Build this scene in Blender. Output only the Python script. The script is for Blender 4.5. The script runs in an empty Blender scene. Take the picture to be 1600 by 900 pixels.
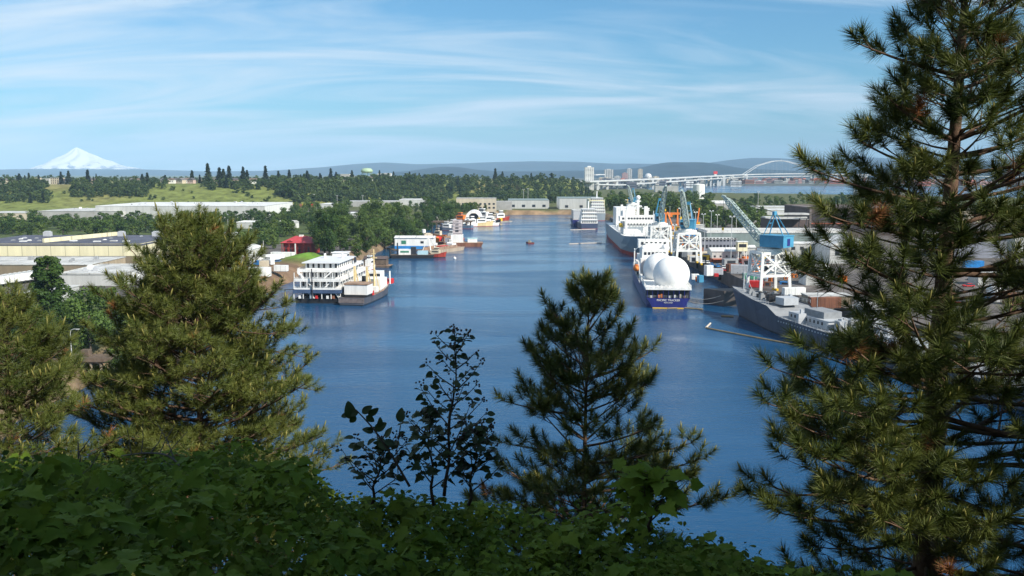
import bpy, math, random
import numpy as np
from mathutils import Vector, Matrix

random.seed(7)
RNG = np.random.default_rng(7)
R = math.radians
SC = bpy.context.scene
COL = SC.collection

# ---------------------------------------------------------------- camera, sky, sun, exposure
F, HOR, EYE = 1400.0, 270.0, 50.0           # focal length in px of the 1600x900 picture, horizon row, eye height above the water
PITCH = math.atan((450 - HOR) / F)
cam_d = bpy.data.cameras.new('camera')
cam_d.sensor_width = 36.0
cam_d.lens = 36.0 * F / 1600
cam_d.clip_start = 0.1
cam_d.clip_end = 120000
cam = bpy.data.objects.new('camera', cam_d)
COL.objects.link(cam)
cam.location = (0, 0, EYE)
cam.rotation_euler = (math.pi / 2 - PITCH, 0, 0)
SC.camera = cam

SUN_AZ, SUN_EL = 129.0, 38.0
sdir = Vector((math.sin(R(SUN_AZ)) * math.cos(R(SUN_EL)), math.cos(R(SUN_AZ)) * math.cos(R(SUN_EL)), math.sin(R(SUN_EL))))
sun_d = bpy.data.lights.new('sun', 'SUN')
sun_d.energy = 5.0
sun_d.angle = R(0.5)
sun_d.color = (1.0, 0.93, 0.82)
sun = bpy.data.objects.new('sun', sun_d)
COL.objects.link(sun)
sun.rotation_euler = (-sdir).to_track_quat('-Z', 'Y').to_euler()

SC.view_settings.view_transform = 'Standard'
SC.view_settings.look = 'None'
SC.view_settings.exposure = 0.55
SC.view_settings.gamma = 1.0
SC.view_settings.use_curve_mapping = False
SC.cycles.use_denoising = True
SC.cycles.max_bounces = 6
SC.cycles.diffuse_bounces = 2
SC.cycles.glossy_bounces = 3
SC.cycles.volume_bounces = 0
SC.cycles.transparent_max_bounces = 6
SC.cycles.caustics_reflective = False
SC.cycles.caustics_refractive = False

world = bpy.data.worlds.new('World')
SC.world = world
world.use_nodes = True
wt = world.node_tree
for n in list(wt.nodes):
    wt.nodes.remove(n)


def nd(t, ty, **kw):
    n = t.nodes.new(ty)
    for k, v in kw.items():
        setattr(n, k, v)
    return n


def ramp(t, stops):
    n = t.nodes.new('ShaderNodeValToRGB')
    el = n.color_ramp.elements
    while len(el) > 1:
        el.remove(el[-1])
    el[0].position, el[0].color = stops[0][0], stops[0][1]
    for p, c in stops[1:]:
        e = el.new(p)
        e.color = c
    return n


def g4(v):
    return (v, v, v, 1)


sky = nd(wt, 'ShaderNodeTexSky', sky_type='NISHITA', sun_disc=False)
sky.sun_elevation = R(SUN_EL)
sky.sun_rotation = R(SUN_AZ)
sky.air_density = 1.0
sky.dust_density = 0.8
sky.ozone_density = 1.6
tc = nd(wt, 'ShaderNodeTexCoord')
sep = nd(wt, 'ShaderNodeSeparateXYZ')
wt.links.new(tc.outputs['Generated'], sep.inputs[0])


def wmath(op, a, b=None):
    n = nd(wt, 'ShaderNodeMath', operation=op)
    for i, x in enumerate((a, b)):
        if x is None:
            continue
        if isinstance(x, (int, float)):
            n.inputs[i].default_value = x
        else:
            wt.links.new(x, n.inputs[i])
    return n.outputs[0]


zz = wmath('MAXIMUM', sep.outputs[2], 0.0)
zd = wmath('ADD', zz, 0.22)
px_ = wmath('DIVIDE', sep.outputs[0], zd)
py_ = wmath('DIVIDE', sep.outputs[1], zd)
comb = nd(wt, 'ShaderNodeCombineXYZ')
wt.links.new(px_, comb.inputs[0])
wt.links.new(py_, comb.inputs[1])
mp = nd(wt, 'ShaderNodeMapping')
mp.inputs['Rotation'].default_value = (0, 0, R(-14))
mp.inputs['Scale'].default_value = (0.75, 2.6, 1)
mp.inputs['Location'].default_value = (12.3, 8.1, 0)
wt.links.new(comb.outputs[0], mp.inputs[0])
nz = nd(wt, 'ShaderNodeTexNoise')
nz.inputs['Scale'].default_value = 1.0
nz.inputs['Detail'].default_value = 7
nz.inputs['Roughness'].default_value = 0.56
nz.inputs['Distortion'].default_value = 1.1
wt.links.new(mp.outputs[0], nz.inputs['Vector'])
cr = ramp(wt, [(0.40, g4(0)), (0.50, g4(0.26)), (0.70, g4(0.9))])
wt.links.new(wmath('ADD', nz.outputs['Fac'], wmath('MULTIPLY', sep.outputs[0], -0.13)), cr.inputs[0])
tint = nd(wt, 'ShaderNodeMix', data_type='RGBA', blend_type='MULTIPLY')
tint.inputs['Factor'].default_value = 1.0
tint.inputs['B'].default_value = (0.40, 0.83, 1.08, 1)
wt.links.new(sky.outputs[0], tint.inputs['A'])
mixc = nd(wt, 'ShaderNodeMix', data_type='RGBA')
wt.links.new(cr.outputs[0], mixc.inputs['Factor'])
wt.links.new(tint.outputs['Result'], mixc.inputs['A'])
mixc.inputs['B'].default_value = (6.2, 7.2, 8.2, 1)
bg = nd(wt, 'ShaderNodeBackground')
bg.inputs['Strength'].default_value = 0.082
wt.links.new(mixc.outputs['Result'], bg.inputs['Color'])
wo = nd(wt, 'ShaderNodeOutputWorld')
wt.links.new(bg.outputs[0], wo.inputs[0])

# ---------------------------------------------------------------- placing things: picture ray -> point in the world
_fw = Vector((0, math.cos(PITCH), -math.sin(PITCH)))
_up = Vector((0, math.sin(PITCH), math.cos(PITCH)))


def ray(u, v):
    return _fw + Vector(((u - 800) / F, 0, 0)) + _up * ((450 - v) / F)


def G(u, v, z=5.5):
    """the point at height z seen at pixel u, v"""
    d = ray(u, v)
    t = (z - EYE) / d.z
    return Vector((0, 0, EYE)) + d * t


def Q(u, v, y):
    """the point at forward distance y seen at pixel u, v"""
    d = ray(u, v)
    return Vector((0, 0, EYE)) + d * (y / d.y)


def zat(v, y):
    return Q(800, v, y).z


def xat(u, y, v=400):
    return Q(u, v, y).x


# ---------------------------------------------------------------- materials
MATS = {}


def mat(name, col, rough=0.6, var=0.14, scale=0.5, metal=0.0, spec=0.35, bump=0.0, streak=False, seam=0.0):
    if name in MATS:
        return MATS[name]
    m = bpy.data.materials.new(name)
    m.use_nodes = True
    t = m.node_tree
    b = t.nodes['Principled BSDF']
    b.inputs['Roughness'].default_value = rough
    b.inputs['Metallic'].default_value = metal
    b.inputs['Specular IOR Level'].default_value = spec
    co = nd(t, 'ShaderNodeTexCoord')
    n1 = nd(t, 'ShaderNodeTexNoise')
    n1.inputs['Scale'].default_value = scale
    n1.inputs['Detail'].default_value = 5
    n1.inputs['Roughness'].default_value = 0.65
    if streak:
        mpg = nd(t, 'ShaderNodeMapping')
        mpg.inputs['Scale'].default_value = (1, 1, 0.12)
        t.links.new(co.outputs['Object'], mpg.inputs[0])
        t.links.new(mpg.outputs[0], n1.inputs['Vector'])
    else:
        t.links.new(co.outputs['Object'], n1.inputs['Vector'])
    lo = tuple(max(0, c * (1 - 1.6 * var)) for c in col) + (1,)
    hi = tuple(min(1, c * (1 + var)) for c in col) + (1,)
    rp = ramp(t, [(0.30, lo), (0.52, tuple(col) + (1,)), (0.72, hi)])
    t.links.new(n1.outputs['Fac'], rp.inputs[0])
    outc = rp.outputs[0]
    if seam:
        # joints between wall panels
        sx = nd(t, 'ShaderNodeSeparateXYZ')
        t.links.new(co.outputs['Object'], sx.inputs[0])
        acc = None
        for ax in (0, 1):
            dv = nd(t, 'ShaderNodeMath', operation='DIVIDE')
            dv.inputs[1].default_value = seam
            t.links.new(sx.outputs[ax], dv.inputs[0])
            fr = nd(t, 'ShaderNodeMath', operation='FRACT')
            t.links.new(dv.outputs[0], fr.inputs[0])
            lt = nd(t, 'ShaderNodeMath', operation='LESS_THAN')
            lt.inputs[1].default_value = 0.05
            t.links.new(fr.outputs[0], lt.inputs[0])
            if acc is None:
                acc = lt
            else:
                mxm = nd(t, 'ShaderNodeMath', operation='MAXIMUM')
                t.links.new(acc.outputs[0], mxm.inputs[0])
                t.links.new(lt.outputs[0], mxm.inputs[1])
                acc = mxm
        sm = nd(t, 'ShaderNodeMix', data_type='RGBA', blend_type='MULTIPLY')
        t.links.new(acc.outputs[0], sm.inputs['Factor'])
        t.links.new(outc, sm.inputs['A'])
        sm.inputs['B'].default_value = (.62, .62, .62, 1)
        outc = sm.outputs['Result']
    t.links.new(outc, b.inputs['Base Color'])
    if bump:
        bp = nd(t, 'ShaderNodeBump')
        bp.inputs['Strength'].default_value = bump
        bp.inputs['Distance'].default_value = 0.02
        t.links.new(n1.outputs['Fac'], bp.inputs['Height'])
        t.links.new(bp.outputs[0], b.inputs['Normal'])
    MATS[name] = m
    return m


def leafmat(name, c1, c2, scale=1.0, trans=0.3, rough=0.6, rnd=0.25, spec=0.25):
    """foliage: two greens mixed by position and by plant, part of the light shining through"""
    if name in MATS:
        return MATS[name]
    m = bpy.data.materials.new(name)
    m.use_nodes = True
    t = m.node_tree
    b = t.nodes['Principled BSDF']
    b.inputs['Roughness'].default_value = rough
    b.inputs['Specular IOR Level'].default_value = spec
    co = nd(t, 'ShaderNodeTexCoord')
    n1 = nd(t, 'ShaderNodeTexNoise')
    n1.inputs['Scale'].default_value = scale
    n1.inputs['Detail'].default_value = 4
    t.links.new(co.outputs['Object'], n1.inputs['Vector'])
    oi = nd(t, 'ShaderNodeObjectInfo')
    mr = nd(t, 'ShaderNodeMath', operation='MULTIPLY_ADD')
    mr.inputs[1].default_value = 2 * rnd
    mr.inputs[2].default_value = -rnd
    t.links.new(oi.outputs['Random'], mr.inputs[0])
    ad = nd(t, 'ShaderNodeMath', operation='ADD')
    t.links.new(n1.outputs['Fac'], ad.inputs[0])
    t.links.new(mr.outputs[0], ad.inputs[1])
    rp = ramp(t, [(0.32, tuple(c1) + (1,)), (0.68, tuple(c2) + (1,))])
    t.links.new(ad.outputs[0], rp.inputs[0])
    t.links.new(rp.outputs[0], b.inputs['Base Color'])
    tr = nd(t, 'ShaderNodeBsdfTranslucent')
    t.links.new(rp.outputs[0], tr.inputs['Color'])
    mx = nd(t, 'ShaderNodeMixShader')
    mx.inputs[0].default_value = trans
    t.links.new(b.outputs[0], mx.inputs[1])
    t.links.new(tr.outputs[0], mx.inputs[2])
    t.links.new(mx.outputs[0], t.nodes['Material Output'].inputs[0])
    MATS[name] = m
    return m


WHITE = mat('white_paint', (0.76, 0.76, 0.73), 0.45, 0.12, 0.3, streak=True, seam=5.0)
SHIPWHITE = mat('ship_white', (0.78, 0.77, 0.74), 0.4, 0.13, 0.5, streak=True)
CREAM = mat('cream_wall', (0.72, 0.66, 0.44), 0.7, 0.12, 0.15, streak=True, seam=7.0)
TAN = mat('tan_wall', (0.36, 0.29, 0.20), 0.8, 0.16, 0.2, streak=True, seam=6.0)
ROOFDK = mat('dark_roofing', (0.085, 0.09, 0.12), 0.8, 0.25, 0.12)
ROOFLT = mat('pale_roofing', (0.50, 0.50, 0.48), 0.75, 0.28, 0.12, seam=9.0)
ROOFWH = mat('white_roofing', (0.68, 0.68, 0.66), 0.6, 0.20, 0.10, seam=11.0)
ROOFGN = mat('green_grey_roofing', (0.20, 0.25, 0.24), 0.6, 0.15, 0.2)
GREYW = mat('grey_wall', (0.22, 0.23, 0.27), 0.7, 0.15, 0.3, streak=True)
BROWNW = mat('brown_hall_wall', (0.10, 0.075, 0.07), 0.8, 0.2, 0.15, streak=True)
BROWN2 = mat('brown_hall_band', (0.055, 0.045, 0.05), 0.8, 0.2, 0.15)
BROWN3 = mat('brown_hall_roof', (0.17, 0.14, 0.13), 0.8, 0.2, 0.1)
REDW = mat('red_timber', (0.30, 0.035, 0.03), 0.7, 0.2, 0.8)
REDROOF = mat('red_roofing', (0.42, 0.05, 0.06), 0.6, 0.15, 0.6)
BRICK = mat('brick_red', (0.42, 0.13, 0.08), 0.8, 0.2, 0.6)
GLASS = mat('dark_glass', (0.03, 0.035, 0.045), 0.15, 0.2, 0.5, spec=0.6)
CONC = mat('concrete', (0.33, 0.31, 0.28), 0.85, 0.22, 0.25)
CONCW = mat('pale_concrete', (0.56, 0.55, 0.52), 0.8, 0.16, 0.1, seam=6.0)
TIMBER = mat('weathered_timber', (0.13, 0.095, 0.07), 0.9, 0.35, 0.8)
STEELDK = mat('dark_steel', (0.03, 0.032, 0.04), 0.5, 0.3, 1.0)
STEELGR = mat('grey_steel', (0.30, 0.31, 0.32), 0.5, 0.18, 0.8, streak=True)
CRANEW = mat('crane_white', (0.78, 0.78, 0.74), 0.45, 0.1, 0.6)
CRANEG = mat('crane_boom_paint', (0.42, 0.50, 0.47), 0.5, 0.2, 0.5)
CRANEB = mat('crane_blue', (0.065, 0.27, 0.43), 0.45, 0.12, 0.4)
BLUEP = mat('blue_paint', (0.03, 0.22, 0.55), 0.4, 0.15, 0.6)
NAVY = mat('navy_hull', (0.022, 0.028, 0.16), 0.4, 0.2, 0.25, streak=True)
NAVYGR = mat('naval_grey', (0.095, 0.106, 0.138), 0.5, 0.14, 0.2, streak=True)
NAVYDK = mat('naval_deck_grey', (0.24, 0.25, 0.26), 0.65, 0.16, 0.4)
HULLGR = mat('cargo_hull_grey', (0.27, 0.31, 0.34), 0.5, 0.16, 0.15, streak=True)
HULLBK = mat('black_hull', (0.02, 0.021, 0.025), 0.5, 0.3, 0.4, streak=True)
HULLRED = mat('red_antifouling', (0.36, 0.045, 0.03), 0.6, 0.25, 0.4, streak=True)
RUST = mat('rusty_steel', (0.20, 0.085, 0.05), 0.85, 0.35, 0.5, streak=True)
RUSTLT = mat('rusty_deck', (0.30, 0.20, 0.14), 0.85, 0.3, 0.6)
YELLOW = mat('yellow_paint', (0.72, 0.45, 0.03), 0.5, 0.15, 0.8)
ORANGE = mat('orange_paint', (0.70, 0.19, 0.03), 0.5, 0.15, 0.8)
REDP = mat('red_paint', (0.55, 0.03, 0.03), 0.5, 0.15, 0.8)
GREENP = mat('green_paint', (0.05, 0.22, 0.14), 0.5, 0.15, 0.8)
CREAMP = mat('cream_mast', (0.74, 0.58, 0.30), 0.5, 0.12, 0.6)
BLACKR = mat('black_rubber', (0.02, 0.02, 0.02), 0.8, 0.2, 1.0)
SILVER = mat('silver_paint', (0.45, 0.46, 0.48), 0.35, 0.1, 0.8)
LAMPGR = mat('galvanised_steel', (0.48, 0.50, 0.50), 0.45, 0.1, 1.0)
BUFF = mat('buff_wall', (0.52, 0.45, 0.34), 0.75, 0.12, 0.2, streak=True)
PINKC = mat('dusty_pink_wall', (0.42, 0.24, 0.22), 0.75, 0.12, 0.2)
TANKGN = mat('pale_green_tank', (0.34, 0.46, 0.30), 0.5, 0.1, 0.2)
RADOME = mat('radome_white', (0.80, 0.80, 0.78), 0.5, 0.07, 0.3)
BARK = mat('pine_bark', (0.115, 0.07, 0.045), 0.9, 0.4, 9.0, bump=0.8)
BARKFAR = mat('tree_bark', (0.10, 0.08, 0.06), 0.9, 0.3, 2.0)
TWIG = mat('twig_bark', (0.05, 0.035, 0.025), 0.85, 0.3, 12.0)


# ---------------------------------------------------------------- mesh helpers
class MB:
    """collects shapes and links them as ONE mesh object"""

    def __init__(s):
        s.v, s.f, s.m = [], [], []

    def add(s, vs, fs, m=0):
        o = len(s.v)
        s.v.extend(tuple(p) for p in vs)
        for f in fs:
            s.f.append(tuple(o + i for i in f))
            s.m.append(m)
        return s

    def box(s, x0, y0, z0, x1, y1, z1, m=0, rz=0.0):
        c = [(x0, y0, z0), (x1, y0, z0), (x1, y1, z0), (x0, y1, z0), (x0, y0, z1), (x1, y0, z1), (x1, y1, z1), (x0, y1, z1)]
        if rz:
            cx, cy = (x0 + x1) / 2, (y0 + y1) / 2
            ca, sa = math.cos(rz), math.sin(rz)
            c = [(cx + (x - cx) * ca - (y - cy) * sa, cy + (x - cx) * sa + (y - cy) * ca, z) for x, y, z in c]
        return s.add(c, [(0, 3, 2, 1), (4, 5, 6, 7), (0, 1, 5, 4), (1, 2, 6, 5), (2, 3, 7, 6), (3, 0, 4, 7)], m)

    def cbox(s, cx, cy, z0, w, d, h, m=0, rz=0.0):
        return s.box(cx - w / 2, cy - d / 2, z0, cx + w / 2, cy + d / 2, z0 + h, m, rz)

    def beam(s, p, q, w, m=0, h=None):
        p, q = Vector(p), Vector(q)
        d = (q - p).normalized()
        up = Vector((0, 0, 1)) if abs(d.z) < 0.95 else Vector((1, 0, 0))
        a = d.cross(up).normalized() * (w / 2)
        b = a.cross(d).normalized() * ((h or w) / 2)
        c = [p - a - b, p + a - b, p + a + b, p - a + b, q - a - b, q + a - b, q + a + b, q - a + b]
        return s.add(c, [(3, 2, 1, 0), (4, 5, 6, 7), (0, 1, 5, 4), (1, 2, 6, 5), (2, 3, 7, 6), (3, 0, 4, 7)], m)

    def tube(s, pts, rad, n=6, m=0, cap=True):
        pts = [Vector(p) for p in pts]
        if not isinstance(rad, (list, tuple)):
            rad = [rad] * len(pts)
        o = len(s.v)
        ref = None
        for i, p in enumerate(pts):
            d = (pts[min(i + 1, len(pts) - 1)] - pts[max(i - 1, 0)]).normalized()
            if ref is None:
                ref = Vector((1, 0, 0)) if abs(d.x) < 0.8 else Vector((0, 1, 0))
            a = (ref - d * ref.dot(d)).normalized()
            b = d.cross(a)
            ref = a
            for k in range(n):
                t = 2 * math.pi * k / n
                s.v.append(tuple(p + (a * math.cos(t) + b * math.sin(t)) * rad[i]))
        for i in range(len(pts) - 1):
            for k in range(n):
                k2 = (k + 1) % n
                s.f.append((o + i * n + k, o + i * n + k2, o + (i + 1) * n + k2, o + (i + 1) * n + k))
                s.m.append(m)
        if cap:
            s.f.append(tuple(o + k for k in reversed(range(n))))
            s.m.append(m)
            e = o + (len(pts) - 1) * n
            s.f.append(tuple(e + k for k in range(n)))
            s.m.append(m)
        return s

    def prism(s, poly, z0, z1, m=0, mt=None):
        """a flat outline pulled up from z0 to z1"""
        n = len(poly)
        vs = [(x, y, z0) for x, y in poly] + [(x, y, z1) for x, y in poly]
        s.add(vs, [(i, (i + 1) % n, n + (i + 1) % n, n + i) for i in range(n)], m)
        o = len(s.v) - 2 * n
        s.f.append(tuple(o + i for i in reversed(range(n))))
        s.m.append(m)
        s.f.append(tuple(o + n + i for i in range(n)))
        s.m.append(m if mt is None else mt)
        return s

    def gable(s, x0, x1, y0, y1, z, rise, m=0, along='x', over=0.4, th=0.25, hip=0.0):
        """a pitched roof slab on a rectangle, ridge along x or y"""
        x0, x1, y0, y1 = x0 - over, x1 + over, y0 - over, y1 + over
        if along == 'x':
            ym = (y0 + y1) / 2
            a = [(x0, y0, z), (x1, y0, z), (x1 - hip, ym, z + rise), (x0 + hip, ym, z + rise), (x0, y1, z), (x1, y1, z)]
            f = [(0, 1, 2, 3), (3, 2, 5, 4), (0, 3, 4), (1, 5, 2), (0, 4, 5, 1)]
        else:
            xm = (x0 + x1) / 2
            a = [(x0, y0, z), (x0, y1, z), (xm, y1 - hip, z + rise), (xm, y0 + hip, z + rise), (x1, y0, z), (x1, y1, z)]
            f = [(0, 3, 2, 1), (3, 4, 5, 2), (0, 4, 3), (1, 2, 5), (0, 1, 5, 4)]
        return s.add(a, f, m)

    def lathe(s, prof, n=16, c=(0, 0, 0), m=0):
        o = len(s.v)
        for r, z in prof:
            for k in range(n):
                t = 2 * math.pi * k / n
                s.v.append((c[0] + r * math.cos(t), c[1] + r * math.sin(t), c[2] + z))
        for i in range(len(prof) - 1):
            for k in range(n):
                k2 = (k + 1) % n
                s.f.append((o + i * n + k, o + i * n + k2, o + (i + 1) * n + k2, o + (i + 1) * n + k))
                s.m.append(m)
        return s

    def sphere(s, c, r, n=24, m=0, zlo=-1.0):
        k = n // 2
        a0 = math.asin(max(-1, zlo))
        prof = []
        for i in range(k + 1):
            a = a0 + (math.pi / 2 - a0) * i / k
            prof.append((max(1e-3, r * math.cos(a)), r * math.sin(a)))
        return s.lathe(prof, n, c, m)

    def build(s, name, mats, parent=None, smooth=False, loc=None):
        me = bpy.data.meshes.new(name)
        me.from_pydata(s.v, [], s.f)
        ms = mats if isinstance(mats, (list, tuple)) else [mats]
        for x in ms:
            me.materials.append(x)
        if len(ms) > 1:
            me.polygons.foreach_set('material_index', s.m)
        if smooth:
            me.polygons.foreach_set('use_smooth', [True] * len(me.polygons))
        me.update()
        return link(name, me, parent, loc)


def link(name, me, parent=None, loc=None):
    o = bpy.data.objects.new(name, me)
    COL.objects.link(o)
    if parent is not None:
        o.parent = parent
    if loc is not None:
        o.location = loc
    return o


def np_mesh(name, V, Fc, mats, mi=None, smooth=False):
    """a mesh from arrays of points and of triangles or quads"""
    me = bpy.data.meshes.new(name)
    nf, k = Fc.shape
    me.vertices.add(len(V))
    me.vertices.foreach_set('co', np.ascontiguousarray(V, dtype=np.float32).ravel())
    me.loops.add(nf * k)
    me.loops.foreach_set('vertex_index', np.ascontiguousarray(Fc, dtype=np.int32).ravel())
    me.polygons.add(nf)
    me.polygons.foreach_set('loop_start', np.arange(0, nf * k, k, dtype=np.int32))
    me.polygons.foreach_set('loop_total', np.full(nf, k, dtype=np.int32))
    for x in mats:
        me.materials.append(x)
    if mi is not None:
        me.polygons.foreach_set('material_index', np.ascontiguousarray(mi, dtype=np.int32))
    if smooth:
        me.polygons.foreach_set('use_smooth', np.ones(nf, dtype=bool))
    me.update()
    me.validate()
    return me


def tag(o, label=None, cat=None, group=None, kind=None):
    for k, x in (('label', label), ('category', cat), ('group', group), ('kind', kind)):
        if x:
            o[k] = x
    return o


def thing(name, label, cat, loc=(0, 0, 0), rz=0.0, group=None):
    o = bpy.data.objects.new(name, None)
    COL.objects.link(o)
    o.location = loc
    o.rotation_euler = (0, 0, rz)
    return tag(o, label, cat, group)


def dup(root, loc, rz, label=None, group=None, scale=None):
    """a copy of a thing with copies of its parts and sub-parts"""
    r = root.copy()
    COL.objects.link(r)
    r.location = loc
    r.rotation_euler = (0, 0, rz)
    if scale is not None:
        r.scale = (scale, scale, scale) if isinstance(scale, (int, float)) else scale
    if label:
        r['label'] = label
    if group:
        r['group'] = group
    for ch in [c for c in COL.objects if c.parent == root]:
        c = ch.copy()
        COL.objects.link(c)
        c.parent = r
        for gc in [c2 for c2 in COL.objects if c2.parent == ch]:
            d = gc.copy()
            COL.objects.link(d)
            d.parent = c
    return r

# ---------------------------------------------------------------- terrain
LAGOON = [(-60, 40), (-78, 110), (-100, 175), (-101, 300), (-103, 378), (-101, 424), (-88, 500), (-86, 560), (-84, 667), (-90, 823), (-62, 950), (-10, 1075),
          (92, 1085), (104, 900), (106, 352), (98, 338), (104, 310), (165, 110), (175, 40)]
RIVER = [(420, 2080), (640, 1960), (900, 1700), (1100, 1300), (1300, 900), (2600, 700), (2600, 1700), (1900, 2900), (1300, 3420), (820, 3560), (520, 3300), (380, 2600)]


def seg_dist(P, poly):
    """distance to a closed outline, negative inside"""
    n = len(poly)
    d = np.full(len(P), 1e12)
    ins = np.zeros(len(P), dtype=bool)
    for i in range(n):
        a, b = np.array(poly[i], float), np.array(poly[(i + 1) % n], float)
        ab = b - a
        t = np.clip(((P - a) @ ab) / (ab @ ab), 0, 1)
        q = a + t[:, None] * ab
        d = np.minimum(d, ((P - q) ** 2).sum(1))
        c = ((a[1] > P[:, 1]) != (b[1] > P[:, 1]))
        xx = a[0] + (P[:, 1] - a[1]) * ab[0] / (ab[1] if ab[1] else 1e-9)
        ins ^= c & (P[:, 0] < xx)
    d = np.sqrt(d)
    return np.where(ins, -d, d)


def sstep(a, b, x):
    t = np.clip((x - a) / (b - a), 0, 1)
    return t * t * (3 - 2 * t)


_ph = RNG.uniform(0, 6.28, (12, 2))
_fr = RNG.normal(0, 1, (12, 2))


def wob(x, y, s):
    """smooth unevenness, about -1..1"""
    o = np.zeros_like(x, dtype=float)
    for k in range(12):
        o = o + np.sin((x * _fr[k, 0] + y * _fr[k, 1]) / s + _ph[k, 0])
    return o / 5.0


FOOT = [(-3000, 1010), (-700, 1060), (-280, 1125), (-222, 1290), (-106, 1470), (0, 1520), (124, 1700), (180, 2100), (200, 2500)]
_fx = np.array([p[0] for p in FOOT], float)
_fy = np.array([p[1] for p in FOOT], float)


def height(x, y):
    x, y = np.asarray(x, float), np.asarray(y, float)
    P = np.stack([x.ravel(), y.ravel()], 1)
    dl = seg_dist(P, LAGOON).reshape(x.shape) + 1.6 * wob(x, y, 9.0)
    dr = seg_dist(P, RIVER).reshape(x.shape)
    z = -4 + 9.5 * sstep(-7, 9, dl)
    z = np.minimum(z, -4 + 9.5 * sstep(-10, 14, dr))
    foot = np.interp(x, _fx, _fy)
    ridge = sstep(0, 210, y - foot) * (1 - sstep(130, 230, x)) * (1 - sstep(2600, 3600, y))
    z = z + ridge * (27.5 + 2.5 * wob(x, y, 130.0))
    land = sstep(20, 60, dl)
    z = z + land * 0.25 * wob(x, y, 25.0) * (x < 60)
    # green mound beside the red house
    z = z + 4.0 * np.exp(-(((x + 103) / 13) ** 2 + ((y - 459) / 15) ** 2))
    # the bluff under the viewpoint
    yb = y + 0.10 * x
    prof = np.interp(yb, [-400, 1.4, 3.2, 8, 20, 48, 80, 96], [48.6, 48.3, 47.3, 44.6, 36.5, 16, 2, -4])
    prof = prof + 0.25 * wob(x, y, 2.6) * (np.abs(yb) < 60)
    return np.maximum(z, prof)


def axis(fine0, fine1, step, lo, hi, g):
    a = list(np.arange(fine0, fine1 + 1e-6, step))
    s = step
    while a[-1] < hi:
        s *= g
        a.append(min(hi, a[-1] + s))
    s = step
    while a[0] > lo:
        s *= g
        a.insert(0, max(lo, a[0] - s))
    return np.array(a)


xs = axis(-140, 150, 2.5, -26000, 26000, 1.07)
ys = np.concatenate([np.arange(-60, 0, 6.0), np.arange(0, 24, 0.6), np.arange(24, 100, 2.0), axis(100, 700, 3.0, 100, 1130, 1.01), axis(1140, 1150, 10, 1140, 38000, 1.035)])
X, Y = np.meshgrid(xs, ys)
Z = height(X, Y)
nx, ny = len(xs), len(ys)
V = np.stack([X.ravel(), Y.ravel(), Z.ravel()], 1)
ii = np.arange(nx * ny).reshape(ny, nx)
Fq = np.stack([ii[:-1, :-1].ravel(), ii[:-1, 1:].ravel(), ii[1:, 1:].ravel(), ii[1:, :-1].ravel()], 1)


def ground_colour(x, y, z):
    n = len(x)
    c = np.tile(np.array([0.10, 0.11, 0.045]), (n, 1))               # rough green ground
    P = np.stack([x, y], 1)
    dl = seg_dist(P, LAGOON)

    def put(mask, col):
        mk = np.clip(mask, 0, 1)[:, None]
        c[:] = c * (1 - mk) + np.array(col) * mk

    foot = np.interp(x, _fx, _fy)
    put((y < 1060) & (x < -60) & (y > 320) & (wob(x, y, 40) > -0.1), (0.115, 0.105, 0.10))      # asphalt lots
    put((y > 560) & (y < 1000) & (x < -110) & (wob(x, y, 60) > -0.9), (0.075, 0.10, 0.035))
    put((x > 95) & (y < 760) & (y > 90) & (x < 700), (0.115, 0.10, 0.09))             # shipyard paving
    put((x > 95) & (y < 760) & (y > 90) & (x < 700) & (wob(x, y, 16) > 0.55), (0.20, 0.17, 0.14))
    put((y > foot - 30) & (x < 200) & (y < 3600), (0.15, 0.175, 0.045))   # grass slope
    put(((y > foot - 30) & (x < 200) & (y < 3600)) * np.clip(wob(x, y, 45) * 0.9, 0, 0.8), (0.23, 0.20, 0.08))
    put((dl > -8) & (dl < 15) & (z < 5.2) & (y > 100), (0.20, 0.145, 0.09))      # bare bank
    put((dl > -8) & (dl < 26) & (y > 355) & (y < 470) & (x < 0), (0.19, 0.125, 0.08))
    put(np.exp(-(((x + 104) / 16) ** 2 + ((y - 461) / 19) ** 2)) * 1.8 - 0.25, (0.11, 0.20, 0.03))  # mown mound
    put((dl > -8) & (dl < 12) & (y > 1040) & (z < 5), (0.25, 0.17, 0.10))
    put((y > 2500) & (x > -2000), (0.10, 0.11, 0.10))
    put(y < 100, (0.05, 0.045, 0.025))
    return c


cv = ground_colour(V[:, 0], V[:, 1], V[:, 2])
m = bpy.data.materials.new('ground_cover')
m.use_nodes = True
t = m.node_tree
b = t.nodes['Principled BSDF']
b.inputs['Roughness'].default_value = 0.95
b.inputs['Specular IOR Level'].default_value = 0.1
at = nd(t, 'ShaderNodeAttribute', attribute_name='cover')
co = nd(t, 'ShaderNodeTexCoord')
n1 = nd(t, 'ShaderNodeTexNoise')
n1.inputs['Scale'].default_value = 0.09
n1.inputs['Detail'].default_value = 9
n1.inputs['Roughness'].default_value = 0.7
t.links.new(co.outputs['Object'], n1.inputs['Vector'])
rp = ramp(t, [(0.3, g4(0.45)), (0.5, g4(0.95)), (0.7, g4(1.45))])
t.links.new(n1.outputs['Fac'], rp.inputs[0])
mu = nd(t, 'ShaderNodeMix', data_type='RGBA', blend_type='MULTIPLY')
mu.inputs['Factor'].default_value = 1
t.links.new(at.outputs['Color'], mu.inputs['A'])
t.links.new(rp.outputs[0], mu.inputs['B'])
t.links.new(mu.outputs['Result'], b.inputs['Base Color'])
me = np_mesh('ground', V, Fq, [m], smooth=True)
ca = me.color_attributes.new('cover', 'FLOAT_COLOR', 'POINT')
ca.data.foreach_set('color', np.concatenate([cv, np.ones((len(cv), 1))], 1).astype(np.float32).ravel())
tag(link('ground', me), kind='structure')

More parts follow.
